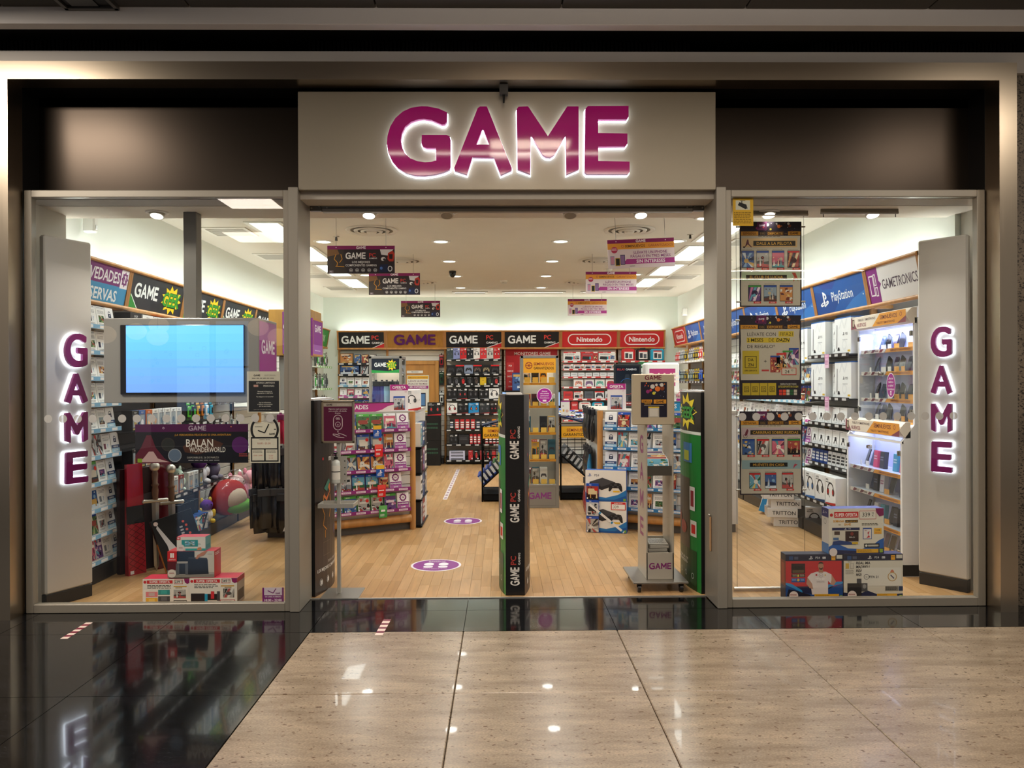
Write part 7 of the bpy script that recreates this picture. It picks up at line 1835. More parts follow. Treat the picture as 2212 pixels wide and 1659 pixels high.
m = MB(); m.cbox(-hw+.001, hw-.001, 0.0, .012, .085, .29, KM, 'frame_paint', .002); ft = m.obj('foot_panel', t)
m = MB(); p = Pr(m, (-hw, -.0005, .085), (2*hw, 0, 0), (0, 0, .205)); p.logo(.5, .38, .24, '#7c2a66', L=1); m.obj('foot_lettering', ft)
m = MB(); m.box(-hw+.012, hw-.012, .012, .35, .1, .112, KM, 'frame_paint'); m.box(-hw+.012, hw-.012, .34, .352, .1, .35, KM, 'frame_paint'); m.obj('lower_bin', t)
zr = 1.6-(1030-826)*KY/1660
m = MB(); m.box(-hw+.012, hw-.012, .02, .30, zr, zr+.01, KM, 'frame_paint'); m.box(-hw+.012, hw-.012, .01, .022, zr, zr+.075, '#6f6c66', 'metal'); m.obj('magazine_rack', t)
hx0, hx1 = WP(1367, 860, KY-.03).x-(kx0+kx1)/2, WP(1457, 860, KY-.03).x-(kx0+kx1)/2
hz0, hz1 = WP(1410, 918, KY-.03).z, WP(1410, 808, KY-.03).z
m = MB(); m.cbox(hx0, hx1, -.03, .04, hz0, hz1, '#b3a68e', 'paint', .006); hd = m.obj('poster_head', t)
m = MB(); p = Pr(m, (hx0, -.03, hz0), (hx1-hx0, 0, 0), (0, 0, hz1-hz0)); p.logo(.49, .885, .09, '#6a1c34', L=1, sx=1.05)
p.rect(.19, .15, .82, .845, '#181628', 1)
def bubbles(p, u0, v0, u1, v1, L=2, seed=1, n=14):
    rr = random.Random(seed); cs = ['#c8c4bc', '#d8702c', '#c8c03a', '#8a2a6a', '#b83a3a', '#7a3a20', '#5a6a8a', '#e0dcd4']
    W, H = u1-u0, v1-v0
    fx = [(.45, .72, .085, 0), (.64, .58, .1, 1), (.82, .62, .085, 5), (.5, .32, .06, 2), (.27, .42, .07, 3), (.8, .9, .07, 0), (.38, .5, .05, 4), (.6, .9, .05, 0)]
    S_ = min(W*p.w, H*p.h*1.6)
    for a, b_, r, c in fx: p.ell(u0+W*a, v0+H*min(b_, .82), r*S_, None, cs[c], L+1, 16)
    for i in range(n):
        a, b_ = rr.random()*.9+.05, rr.random()*.85+.08; r = .012+.02*rr.random(); p.ell(u0+W*a, v0+H*b_, r*S_, None, rr.choice(cs), L, 8)
bubbles(p, .19, .52, .82, .845)
p.rect(.21, .44, .46, .5, '#c88a28', 3); p.text('SEMANA', .335, .452, .035, '#2a1c10', fit=.22); p.rect(.27, .4, .44, .435, '#4a3a20', 3); p.text('DEPORTE', .36, .405, .025, '#d8a03a', fit=.15); p.rect(.5, .42, .8, .5, '#c88a28', 3); p.logo(.65, .435, .045, '#2a1c10', L=4)
p.rect(.27, .38, .74, .386, '#c8c4bc', 3); p.rect(.37, .15, .63, .36, '#a8a498', 3); p.rect(.37, .335, .63, .36, '#d8b82a', 4); p.rect(.4, .17, .6, .325, '#c8c4ba', 4); m.obj('poster', hd)
# magazines on the stand
for k in range(5):
    tt = thing('magazine', f'colourful magazine fanned on the leaflet stand rack, {ORD[k]} from the front', 'magazine', ((kx0+kx1)/2, KY+.03+.045*k, zr+.012), 0, 'magazines on the leaflet stand')
    tt.rotation_euler = (-.55, 0, .0)
    m = MB(); m.box(-.085, .085, 0, .004, 0, .13+.012*k, '#e4e4e0', 'gloss'); b = m.obj('pages', tt)
    m = MB(); p = front(m, .17, .13+.012*k, 0, mat='gloss'); rr = random.Random(k); art(p, rr, .03, .45, .97, .97, PALS[(k*2+9) % 10], 1); p.rect(.1, .05, .45, .3, ['#d8c03a', '#c83a3a', '#3a7ac8', '#d8d8d0', '#4a9a4a'][k], 2); p.text('NEXUS', .7, .1, .14, '#2a2a2a', fit=.5); m.obj('cover', b)
for k in range(9):
    tt = thing('leaflet', f'folded grey leaflet in the foot of the leaflet stand, {ORD[k]} up the pile' if k < 8 else 'top leaflet of the pile sticking out of the leaflet stand foot', 'leaflet', ((kx0+kx1)/2-.01+.008*(k % 3), KY+.16, .1125+k*.0285), 0, 'pile of leaflets')
    tt.rotation_euler = (0, 0, .05*((k*5) % 4-1.5))
    m = MB(); m.cbox(-.075, .075, -.11, .11, 0, .027 if k < 8 else .006, ['#9a968c', '#a8a49a', '#b2aea4'][k % 3], 'paper', .004); b = m.obj('sheets', tt)
    if k == 8: m = MB(); p = Pr(m, (-.07, -.1, .006), (.14, 0, 0), (0, .2, 0)); p.greek(.05, .05, .95, .95, 8, '#6a6862', 1, 3); m.obj('print', b)

# ---------------- floor stickers
for k, (c, lab) in enumerate((((942, 1221), 'round purple floor sticker with shoe prints nearest the entrance'), ((1000, 1125.5), 'round purple floor sticker with shoe prints farther inside'))):
    A = FP(*c)
    t = thing('floor_sticker', lab, 'floor sticker', (A.x, A.y, 0))
    m = MB(); m.cyl((0, 0, .0003), (0, 0, .0012), .22, None, 40, '#e8e0e6', 'card'); b = m.obj('disc', t)
    m = MB(); p = Pr(m, (-.2, -.2, .0012), (.4, 0, 0), (0, .4, 0), 'card'); p.ell(.5, .5, .5, .5, '#8a3088', 1, 40)
    for q in (-1, 1):
        p.ell(.5+q*.16, .58, .11, .14, '#f0eaf0', 2, 18); p.rect(.5+q*.16-.1, .3, .5+q*.16+.1, .4, '#f0eaf0', 2); p.ell(.5+q*.16, .31, .1, .06, '#f0eaf0', 2, 14)
    p.text('MANTÉN LA', .5, .84, .05, '#f0eaf0', L=2, fit=.5); p.text('DISTANCIA', .5, .77, .05, '#f0eaf0', L=2, fit=.6); p.text('Respeta la distancia de seguridad', .5, .16, .03, '#f0eaf0', L=2, fit=.5); m.obj('print', b)
A, Bq = FP(990, 1014), FP(961, 1079)
d = Bq-A
t = thing('floor_strip', 'long pale dashed distance strip on the oak floor by the headset bay', 'floor strip', A, math.atan2(d.y, d.x))
m = MB(); m.box(0, d.length, -.03, .03, .0003, .001, '#d8d0ce', 'card'); b = m.obj('strip', t)
for k in range(14): m = MB(); m.box(d.length*(k+.2)/14, d.length*(k+.75)/14, -.018, .018, .001, .0014, '#a88a98', 'card'); m.obj('mark', b)

# ================================================================ HANGING SIGNS
def d_pcsign(p):
    p.rect(0, 0, 1, 1, '#332b2e', 1); p.poly([(0, 0), (.3, 0), (.22, .6), (.25, 1), (0, 1)], '#3e342e', 2); p.poly([(0, .7), (.18, .8), (.15, 1), (0, 1)], '#7a5634', 3)
    for a, b_ in (((.13, .8), (.1, .6)), ((.1, .6), (.15, .45)), ((.15, .45), (.14, .3)), ((.2, .8), (.22, .6)), ((.22, .6), (.18, .45)), ((.12, .3), (.25, .28))): p.line(a, b_, .007, '#c8882a', 4)
    p.logo(.27, .6, .27, '#e8e4e0', 'l', 3, sx=.88); p.text('PC', .62, .68, .17, '#c8403a', 'l', .02); p.text('GAMING', .62, .6, .06, '#e8e4e0', 'l', .012)
    p.text('LOS MEJORES', .5, .43, .09, '#e0dcd8', fit=.3); p.text('COMPONENTES GAMING', .5, .3, .09, '#e0dcd8', fit=.46)
    for i in range(5): p.ring(.35+.09*i, .14, .018, .003, '#d8d4d0', 3, 12); p.rect(.335+.09*i, .12, .365+.09*i, .16, '#d8d4d0', 3)
    p.poly([(.78, 1), (.98, 1), (.9, .74), (.8, .78)], '#d8d4d6', 2); p.ell(.83, .6, .035, .08, '#e0dcda', 3); p.ell(.845, .58, .018, .05, '#332b2e', 4)
    p.poly([(.9, .85), (.97, .95), (1, .8), (.98, .5), (.92, .5), (.89, .6)], '#b83a2c', 4); p.poly([(.915, .8), (.97, .8), (.965, .6), (.92, .6)], '#3a2a2c', 5)
    p.poly([(.76, .05), (.9, .05), (.9, .4), (.78, .36)], '#222a48', 3); p.ell(.93, .2, .035, .12, '#d8d8dc', 4); p.ell(.93, .2, .022, .08, '#332b30', 5); p.ell(.8, .22, .02, .06, '#4a6ab0', 4); p.rect(.02, .02, .09, .13, '#6a5a60', 3); p.text('PC', .055, .05, .06, '#c8c0c0', L=4)
def d_semi(p):
    p.rect(0, 0, 1, 1, '#e0cfd0', 1); p.rect(0, .76, 1, 1, '#e0983a', 2); p.ell(.1, .74, .033, None, '#b83a5a', 4); p.greek(.06, .7, .14, .8, 2, '#f0d8d8', 5); p.ring(.225, .88, .014, .004, '#a83a4a', 3, 12)
    p.text('SEMINUEVOS', .26, .83, .1, '#5a3a1a', 'l', .014, fit=.33); p.text('GARANTIZADOS', .61, .83, .1, '#a84a34', 'l', .006, fit=.37)
    p.text('LLÉVATE UN IPHONE', .64, .56, .11, '#8a3a7a', fit=.5); p.text('PÁGALO EN TRES MESES', .64, .41, .11, '#8a3a7a', fit=.6); p.poly([(.22, .16), (1, .16), (1, .36), (.28, .36)], '#a83a84', 2); p.text('SIN INTERESES', .64, .2, .13, '#f6eef4', fit=.62, bold=.02)
    pic_phone(p, .065, .32, .06, .36, '#8a90b0', '#c88aa0'); pic_phone(p, .22, .34, .07, .4, '#3a4058', '#8a6a9a'); pic_phone(p, .145, .26, .07, .32, '#d0a83a', '#2a2a24', 5); p.text('cetelem', .36, .06, .05, '#3a3a3a', fit=.08)
for k, (px, Y, dr, y0_, y1_, lab, rz) in enumerate(((780, 7.8, d_pcsign, 531, 591, 'dark hanging sign with a purple top strip, nearest the entrance', 0), (852, 10.25, d_pcsign, 590, 637, 'dark hanging sign with a purple top strip, middle one', 0), (908.5, 13.4, d_pcsign, 650, 685, 'dark hanging sign with a purple top strip, nearest the rear wall', 0),
        (1386, 7.8, d_semi, 516, 578, 'pale pink and orange hanging phone offer sign, nearest the entrance', -.0), (1320, 10.25, d_semi, 587, 634, 'pale pink and orange hanging phone offer sign, middle one', 0), (1268.5, 13.4, d_semi, 646, 682, 'pale pink and orange hanging phone offer sign, nearest the rear wall', 0))):
    a, b_ = WP(px, y0_, Y), WP(px, y1_, Y)
    w_, h_ = .68, a.z-b_.z
    t = thing('hanging_sign', lab, 'hanging sign', (a.x, Y, b_.z), 0, 'hanging ceiling signs')
    if k == 3: t.rotation_euler = (0, math.radians(-2.3), 0)
    m = MB(); m.box(-w_/2, w_/2, -.003, .003, 0, h_, '#8c8488', 'card'); b = m.obj('board', t)
    m = MB(); p = front(m, w_, h_*.13, -.003, z0=h_*.87); p.rect(0, 0, 1, 1, '#86205e', 1); p.logo(.5, .12, .76, '#f0e4ee', L=2)
    for q in (.13, .87): p.ell(q, .5, .006, None, '#d8c8d4', 3, 8)
    m.obj('strip_print', b); m = MB(); p2 = front(m, w_, h_*.87, -.003); dr(p2); m.obj('print', b)
    for q in (-.37, .37):
        m = MB(); m.cyl((q*w_, 0, h_*.93), (q*w_, 0, ZC-b_.z), .0022, None, 6, '#8a867e', 'metal'); m.obj('cord', t)

# ================================================================ WINDOW DISPLAY, TELEVISION SIDE
TY = 5.75
tx0, tx1 = WP(224, 780, TY).x, WP(559, 780, TY).x
tz0, tz1 = WP(400, 870, TY).z, WP(400, 687, TY).z
t = thing('television_box', 'grey hanging box with a lit blue television screen in the window', 'television', ((tx0+tx1)/2, TY, 0))
hw = (tx1-tx0)/2
m = MB(); m.cbox(-hw, hw, 0, .46, tz0, tz1, '#989590', 'frame_paint', .004); bx = m.obj('box', t)
sx0, sx1 = WP(262, 780, TY).x-(tx0+tx1)/2, WP(530, 780, TY).x-(tx0+tx1)/2
sz0, sz1 = WP(400, 852, TY).z, WP(400, 702, TY).z
m = MB(); m.cbox(sx0, sx1, -.02, 0, sz0, sz1, '#0c0e18', 'gloss', .004); tv = m.obj('bezel', t)
m = MB(); p = Pr(m, (sx0+.045, -.0204, sz0+.015), (sx1-sx0-.052, 0, 0), (0, 0, sz1-sz0-.02), 'screen')
cols = ['#5c86e2', '#5c8ae4', '#5a8ee6', '#5892e6', '#5698e8', '#549ee9', '#56a2ea', '#5aa6ec']
for i, c in enumerate(cols): p.rect(0, i/8, 1, (i+1)/8, c, 1)
rr = random.Random(4)
for i in range(26):
    u, v = .08+.84*rr.random(), .12+.6*rr.random(); p.ring(u, v, .008+.008*rr.random(), .002, '#4c8ad8', 2, 10)
m.obj('screen', tv)
m = MB(); p = Pr(m, (hw+.0006, 0, tz0), (0, .46, 0), (0, 0, tz1-tz0), 'card'); p.rect(.03, .06, .97, .97, '#9a2a8a', 1); p.rect(.03, .74, .97, .97, '#b06aa8', 2); p.rect(.03, .06, .97, .3, '#b4388c', 2); p.logo(.5, .58, .17, '#f0e6ee', L=3, sx=.9); o = m.obj('side_banner', t); tag(o, 'purple banner with white letters')
m = MB(); px_ = WP(416, 570, TY+.15).x-(tx0+tx1)/2; m.cbox(px_-.05, px_+.05, .1, .2, tz1, 2.9, '#7c7974', 'frame_paint', .004); m.obj('hanging_post', t)
# banner hanging below
nx0, nx1 = WP(294, 960, TY).x, WP(537, 960, TY).x
nz0, nz1 = WP(400, 1000, TY).z, WP(400, 916, TY).z
t = thing('hanging_banner', 'dark game banner with a purple strip hanging below the television', 'banner', ((nx0+nx1)/2, TY-.01, nz0))
w_, h_ = nx1-nx0, nz1-nz0
m = MB(); m.box(-w_/2, w_/2, -.002, .002, 0, h_, '#3a2438', 'card'); b = m.obj('board', t)
m = MB(); p = front(m, w_, h_, -.002); p.rect(0, .8, 1, 1, '#4a1444', 1); p.logo(.55, .83, .13, '#a898a8', L=2); p.ring(.25, .9, .008, .003, '#c8b8c8', 2, 10); p.ell(.85, .93, .005, None, '#d87a5a', 3, 8)
p.rect(0, 0, 1, .8, '#17161f', 1); p.poly([(0, 0), (.32, .0), (.26, .12), (.18, .4), (.14, .72), (.1, .72), (.05, .4), (0, .2)], '#5a2030', 2); p.poly([(.02, .03), (.3, .03), (.2, .12), (.16, .3), (.12, .3), (.07, .12)], '#b89a98', 3)
p.ell(.29, .48, .05, None, '#3a3430', 2); p.ell(.29, .48, .044, None, '#2a2c2c', 3); p.ell(.35, .2, .05, None, '#8a9098', 2); p.ell(.35, .2, .044, None, '#5a6a80', 3)
p.poly([(.42, .42), (.5, .6), (.66, .64), (.78, .5), (.74, .34), (.55, .22), (.44, .28)], '#4a2c22', 2)
p.text('¡LA VERDADERA FELICIDAD ES UNA AVENTURA!', .6, .7, .05, '#b8862e', fit=.5); p.text('BALAN', .45, .42, .2, '#d8d4cc', 'l', .01, 4, fit=.24); p.text('WONDERWORLD', .48, .28, .13, '#d8d4cc', 'l', .01, 4, fit=.32); p.text('DISPONIBLE EL 26 DE MARZO', .6, .12, .045, '#b8b4ac', fit=.28, bold=0)
p.ell(.93, .46, .062, None, '#5a2468', 2); p.greek(.47, .04, .78, .08, 1, '#9a969a', 2); p.rect(.02, .02, .06, .12, '#7a9a2a', 4); p.greek(.92, .14, 1, .24, 2, '#a84a4a', 2); m.obj('print', b)
for q in (-.26, .36): m = MB(); m.cyl((q*w_, 0, h_*.92), (q*w_, 0, tz0-nz0), .0012, None, 6, '#6a6660', 'metal'); m.obj('cord', t)

# -- generic printed carton with designs on front, side and top
def carton_thing(name, label, x0, x1, y0, dep, z0, z1, base, fdraw, side=None, sdraw=None, top=None, rz=0.0, cat='console box'):
    w_ = x1-x0; h_ = z1-z0
    t = thing(name, label, cat, ((x0+x1)/2, y0, z0), rz)
    m = MB(); m.cbox(-w_/2, w_/2, 0, dep, 0, h_, base, 'card', .0015); b = m.obj('carton', t)
    m = MB(); p = front(m, w_, h_, 0, mat='card'); fdraw(p); m.obj('front_print', b)
    if top: m = MB(); p = Pr(m, (-w_/2, 0, h_), (w_, 0, 0), (0, dep, 0), 'card'); p.rect(.005, .01, .995, .99, top, 1); m.obj('top_print', b)
    if sdraw:
        m = MB()
        if side > 0: p = Pr(m, (w_/2, 0, 0), (0, dep, 0), (0, 0, h_), 'card')
        else: p = Pr(m, (-w_/2, dep, 0), (0, -dep, 0), (0, 0, h_), 'card')
        sdraw(p); m.obj('side_print', b)
    return t
def price_head(p, price, fs=.8):
    p.rect(0, 0, 1, 1, '#e4ddd2', 1); p.ell(.05, .88, .011, None, '#c8282c', 2, 12); p.rect(.09, .82, .64, .95, '#c8282c', 2); p.text('SUPER OFERTA', .365, .845, .085, '#f6f0ec', bold=.02, fit=.5)
    p.frame(.67, .8, .86, .97, .003, '#c83a34', 2); p.text(price, .74, .84, .1, '#1c1c20', L=3, bold=.004, fit=.13); p.text('95', .83, .89, .05, '#1c1c20', L=3, bold=0); p.text('€', .83, .83, .04, '#1c1c20', L=3, bold=0)
    p.poly([(.88, 1), (1, 1), (1, .84), (.95, .8), (.9, .86)], '#8a1a5a', 3)
def d_lite(p):
    price_head(p, '239'); p.greek(.1, .6, .6, .76, 3, '#4a4a4a', 2, 1); p.rect(.66, .68, .94, .72, '#c8952a', 2); p.greek(.7, .6, .86, .66, 1, '#8a6a2a', 2)
    for x, y, c in ((.07, .3, '#e07a80'), (.33, .38, '#1f8a88'), (.07, .06, '#e0a82a'), (.33, .12, '#3a3a40')):
        p.rect(x, y, x+.25, y+.2, c, 3); p.rect(x+.06, y+.03, x+.19, y+.17, '#c8a8a4' if c == '#e07a80' else '#2aa09a' if c[1] == '1' else '#e8c060' if c[1] == 'e' else '#5a5a60', 4)
    art(p, random.Random(3), .66, .24, .92, .58, PALS[5], 2); p.frame(.66, .05, .94, .16, .004, '#2a2a2e', 3); p.greek(.72, .08, .9, .12, 1, '#8a8a8a', 3)
def d_big(p):
    price_head(p, '349'); p.greek(.1, .6, .6, .76, 3, '#4a4a4a', 2, 2); p.rect(.66, .68, .94, .72, '#c8952a', 2); p.greek(.74, .6, .9, .66, 1, '#8a6a2a', 2)
    p.rect(.03, .1, .32, .42, '#2c2628', 3); p.rect(.32, .12, .38, .4, '#2a9ac0', 4); p.rect(.38, .16, .62, .4, '#2a2426', 3); p.rect(.45, .22, .52, .5, '#d0323c', 5); p.rect(.58, .14, .64, .5, '#4a484c', 5)
    art(p, random.Random(5), .71, .26, .94, .6, PALS[5], 2); p.frame(.64, .04, .96, .18, .004, '#a8344a', 3); p.greek(.72, .09, .9, .13, 1, '#9a8a8a', 3)
BYY = 5.60
def wx(px): return WP(px, 1250, BYY).x
carton_thing('handheld_carton', 'cream carton with four coloured handhelds and a 239 price in the window', wx(308), wx(409.5), BYY, .14, .001, .185, '#ded6ca', d_lite, 1, lambda p: p.rect(0, 0, 1, 1, '#c83040', 1), '#c83048')
carton_thing('handheld_carton', 'cream carton with a black handheld and a 349 price in the window', wx(410.5), wx(513), BYY-.01, .16, .001, .192, '#ded6ca', d_big, 1, lambda p: (p.rect(0, 0, 1, 1, '#b8a89c', 1), p.rect(.1, .1, .9, .5, '#4a4240', 2), p.rect(0, .82, 1, 1, '#b82a3c', 2)), '#c83048')
def d_dock(p):
    p.rect(0, 0, 1, 1, '#a8a29a', 1); p.rect(0, .28, .2, 1, '#5a1c24', 2); p.rect(0, .62, .2, 1, '#c8282c', 3); p.rect(.06, .76, .095, .93, '#f2e8e4', 4); p.rect(.105, .76, .14, .93, '#f2e8e4', 4); p.text('SWITCH', .1, .66, .05, '#f2e8e4', L=4, fit=.14)
    p.rect(.2, .62, .58, 1, '#1a1c22', 2); p.rect(.58, .2, 1, 1, '#c8c0b4', 2); p.poly([(.42, .12), (.44, .72), (.86, .68), (.88, .14)], '#26262a', 4); p.poly([(.44, .72), (.86, .68), (.84, .75), (.46, .78)], '#3a3a3e', 5); p.rect(.2, .14, .46, .54, '#2c2e34', 3); p.rect(.18, .12, .25, .52, '#5a5c60', 4); p.rect(.38, .12, .44, .52, '#5a5c60', 5); p.rect(.0, 0, 1, .12, '#8a8378', 2)
    p.poly([(.6, .72), (.64, .85), (.76, .98), (.8, 1), (.86, 1), (.78, .84), (.7, .8), (.64, .7)], '#b87858', 6); p.ell(.095, .16, .03, None, '#dcd0c4', 6); p.greek(.04, .13, .15, .2, 2, '#a85a5a', 7); p.greek(.86, .86, .97, .9, 1, '#8a8478', 3)
carton_thing('console_carton', 'red and grey console carton with a black dock standing on the two cream cartons', wx(362), wx(463), BYY, .13, .194, .385, '#b82a30', d_dock, 1, lambda p: (p.rect(0, 0, 1, 1, '#c03a40', 1), p.greek(.1, .8, .8, .92, 2, '#e8d8d4', 2)), '#c84048')
def d_teal(p):
    p.rect(0, 0, 1, 1, '#d8d2c6', 1); p.rect(0, .78, .13, 1, '#c8282c', 2); p.rect(.03, .84, .055, .96, '#f2e8e4', 3); p.rect(.065, .84, .09, .96, '#f2e8e4', 3); p.rect(.17, .3, .74, .78, '#1f8a88', 2); p.rect(.28, .36, .64, .72, '#6a8a5a', 3); art(p, random.Random(9), .29, .38, .63, .7, PALS[9], 4); p.rect(.3, 0, 1, .16, '#2a9a90', 2); p.poly([(.7, .04), (.88, .06), (.84, .26), (.74, .22)], '#c87a3a', 3); p.ell(.15, .2, .026, None, '#d8ccc4', 5); p.greek(.08, .14, .22, .26, 2, '#a86a5a', 6); p.text('TOTAL', .78, .45, .06, '#1f8a88', L=3)
carton_thing('handheld_carton', 'small teal and cream handheld carton on top of the window pile', wx(381), wx(443), BYY+.01, .10, .387, .487, '#2a8a84', d_teal, 1, lambda p: (p.rect(0, 0, 1, 1, '#5a9a94', 1), p.rect(.1, .1, .9, .4, '#2a8a84', 2)), '#c8505c')

# ---------------- notices stuck inside the panes
def glass_sheet(label, px0, px1, py0, py1, draw, base='#cfc8b8', cat='poster', name='window_notice'):
    Y = GY+.0062
    a, b_ = WP(px0, py1, Y), WP(px1, py0, Y)
    t = thing(name, label, cat, ((a.x+b_.x)/2, Y, a.z))
    w_, h_ = b_.x-a.x, b_.z-a.z
    m = MB(); m.box(-w_/2, w_/2, -.0008, .0008, 0, h_, base, 'card'); b = m.obj('sheet', t)
    m = MB(); p = front(m, w_, h_, -.0008); draw(p); m.obj('print', b)
def d_inf(p):
    p.rect(0, 0, 1, 1, '#c4beae', 1); p.rect(.05, .02, .97, .77, '#2a2a2e', 2); p.logo(.3, .88, .045, '#3a3a3c', sx=1.0); p.text('INFORMA', .7, .88, .045, '#a09a90', fit=.44, bold=0); p.greek(.15, .81, .9, .84, 1, '#6a6660', 2)
    p.text('AFORO LIMITADO', .56, .7, .04, '#c8c4bc', L=3, fit=.7); p.rect(.2, .62, .34, .675, '#a88a80', 3); p.text('13', .27, .625, .035, '#c83a30', L=4, bold=0); p.text('PERSONAS', .66, .625, .04, '#c8c4bc', L=3, fit=.44)
    p.text('Mantenga la distancia de', .54, .5, .026, '#c8c4bc', L=3, fit=.74); p.text('seguridad de 1,5 METROS', .54, .455, .026, '#c8c4bc', L=3, fit=.74); p.text('"Es obligatorio de mascarilla"', .54, .37, .026, '#c8c4bc', L=3, fit=.84); p.text('Siga las indicaciones', .54, .23, .026, '#c8c4bc', L=3, fit=.7); p.text('e higienes recomendadas', .54, .185, .026, '#c8c4bc', L=3, fit=.74); p.text('por las autoridades', .54, .14, .026, '#c8c4bc', L=3, fit=.66); p.greek(.2, .05, .8, .07, 1, '#8a8680', 3)
glass_sheet('grey and black capacity notice on the television window', 534, 605, 802, 891, d_inf)
def d_hor(p):
    p.rect(0, 0, 1, 1, '#d2ccbc', 1); p.rect(.05, .03, .95, .64, '#1e1e20', 2); p.rect(.09, .36, .9, .6, '#d2ccbc', 3); p.rect(.09, .06, .48, .33, '#d2ccbc', 3); p.rect(.53, .06, .91, .33, '#d2ccbc', 3)
    p.ring(.5, .82, .1, .016, '#1e1e20', 2, 16, -50, 50); p.ring(.5, .82, .1, .016, '#1e1e20', 2, 16, 130, 230); p.line((.28, .8), (.5, .74), .008, '#1e1e20', 3); p.line((.5, .74), (.64, .96), .008, '#1e1e20', 3); p.text('HORARIO', .3, .88, .03, '#3a3a3c', L=3, bold=0); p.logo(.74, .69, .045, '#1e1e20', L=3, sx=.9); p.rect(.8, .82, .87, .836, '#1e1e20', 3); p.text('HORARIO TIENDA', .5, .56, .024, '#3a3a3c', L=4, fit=.56); p.text('10:00 - 21:30', .48, .46, .045, '#a8544a', L=4, bold=0, fit=.6)
    p.text('15:00', .7, .16, .035, '#b8645a', L=4, bold=0); p.text('21:30', .7, .1, .035, '#b8645a', L=4, bold=0); p.text('10:00 - 14:00', .28, .17, .03, '#b8645a', L=4, bold=0, fit=.3); p.greek(.56, .24, .88, .3, 2, '#6a6660', 4); p.greek(.12, .24, .44, .3, 2, '#6a6660', 4)
glass_sheet('white opening hours sheet with a clock drawing on the television window', 539, 605, 912, 1000, d_hor)
def d_hrs(p):
    p.rect(0, 0, 1, 1, '#d8c8d4', 1); p.rect(0, 0, 1, .5, '#7c1f72', 2); p.text('DE LUNES A SÁBADO', .5, .36, .08, '#f0e4ec', L=3, fit=.8); p.text('10:00 - 22:00', .5, .1, .16, '#f4eaf0', L=3, fit=.9, bold=.015); p.logo(.72, .56, .12, '#7c1f72', L=3, sx=.7); p.line((.25, .8), (.5, .64), .006, '#7c1f72', 3); p.line((.5, .64), (.64, .94), .006, '#7c1f72', 3); p.rect(0, .5, .08, 1, '#7c1f72', 2); p.rect(.92, .5, 1, 1, '#7c1f72', 2)
glass_sheet('small purple and white opening hours sticker low on the television window', 567, 613, 1269, 1302, d_hrs, '#d8c8d4', 'sticker', 'window_sticker')
def d_cctv(p):
    p.rect(0, 0, 1, 1, '#d8aa2c', 1); p.text('ZONA VIDEOVIGILADA', .5, .91, .04, '#5a4410', fit=.84); p.rect(.14, .54, .84, .86, '#d0ccba', 2); p.poly([(.24, .7), (.62, .56), (.7, .62), (.66, .72), (.32, .8)], '#1c1c1e', 3); p.rect(.42, .76, .46, .85, '#1c1c1e', 3); p.rect(.34, .84, .6, .855, '#1c1c1e', 3); p.ell(.68, .6, .006, None, '#4a4a4a', 4, 8); p.greek(.06, .06, .94, .46, 7, '#8a6a1a', 2, 4)
glass_sheet('yellow camera surveillance notice at the top corner of the poster window', 1583, 1627, 424, 488, d_cctv, '#d8aa2c', 'sticker', 'window_sticker')

# ================================================================ WINDOW DISPLAY, POSTER SIDE
PY = 5.84
def sport_head(p, body=.84):
    p.rect(0, 0, 1, 1, '#241c28', 1); bubbles(p, .02, .87, .98, 1.0, 2, 5, 20)
    p.rect(.28, .9, .44, 1.0, '#5a1a4a', 3); p.logo(.36, .945, .022, '#d8ccd8', L=5, sx=.9)
    p.rect(.02, .838, .3, .885, '#c88c2c', 5); p.text('SEMANA', .16, .846, .03, '#3a2410', L=6, fit=.26, bold=0); p.rect(.32, .84, .42, .88, '#3a2e22', 5); p.text('DEL', .37, .848, .025, '#8a6a3a', L=6, fit=.09, bold=0); p.rect(.44, .838, .71, .885, '#5a3c1a', 5); p.text('DEPORTE', .575, .846, .03, '#d8a040', L=6, fit=.25, bold=0); p.rect(.78, .84, .98, .885, '#c88c2c', 5); p.logo(.88, .85, .026, '#3a2410', L=6, sx=1.1)
    p.text('EN', .745, .85, .018, '#8a6a3a', L=6, bold=0)
def torn(p, v0, v1):
    rr = random.Random(int(v1*100)); L_, R_ = [], []
    for i in range(9): v = v0+(v1-v0)*i/8; L_.append((.018+.012*rr.random(), v)); R_.append((.985-.014*rr.random(), v))
    p.poly(R_+L_[::-1], '#b9b1a0', 2)
def covers(p, xs, v, cw, ch, sty, seed, prices):
    for i, x in enumerate(xs):
        rr = random.Random(seed+i); pal = PALS[(seed+i*3) % 10]
        p.rect(x-cw/2-.006, v-.006, x+cw/2+.006, v+ch+.006, '#2a2a38', 3); art(p, rr, x-cw/2, v, x+cw/2, v+ch*.9, pal, 4); p.rect(x-cw/2, v+ch*.9, x+cw/2, v+ch, {'p': '#2a4a94', 'x': '#3f8a3a', 's': '#c83030'}[sty[i]], 9)
        p.rect(x-.02, v-.03, x+.1, v-.008, '#c23430', 9); p.text(prices[i], x+.04, v-.026, .014, '#f0d8d0', L=10, fit=.1); p.greek(x-.09, v+ch+.012, x+.09, v+ch+.02, 1, '#6a665c', 3)
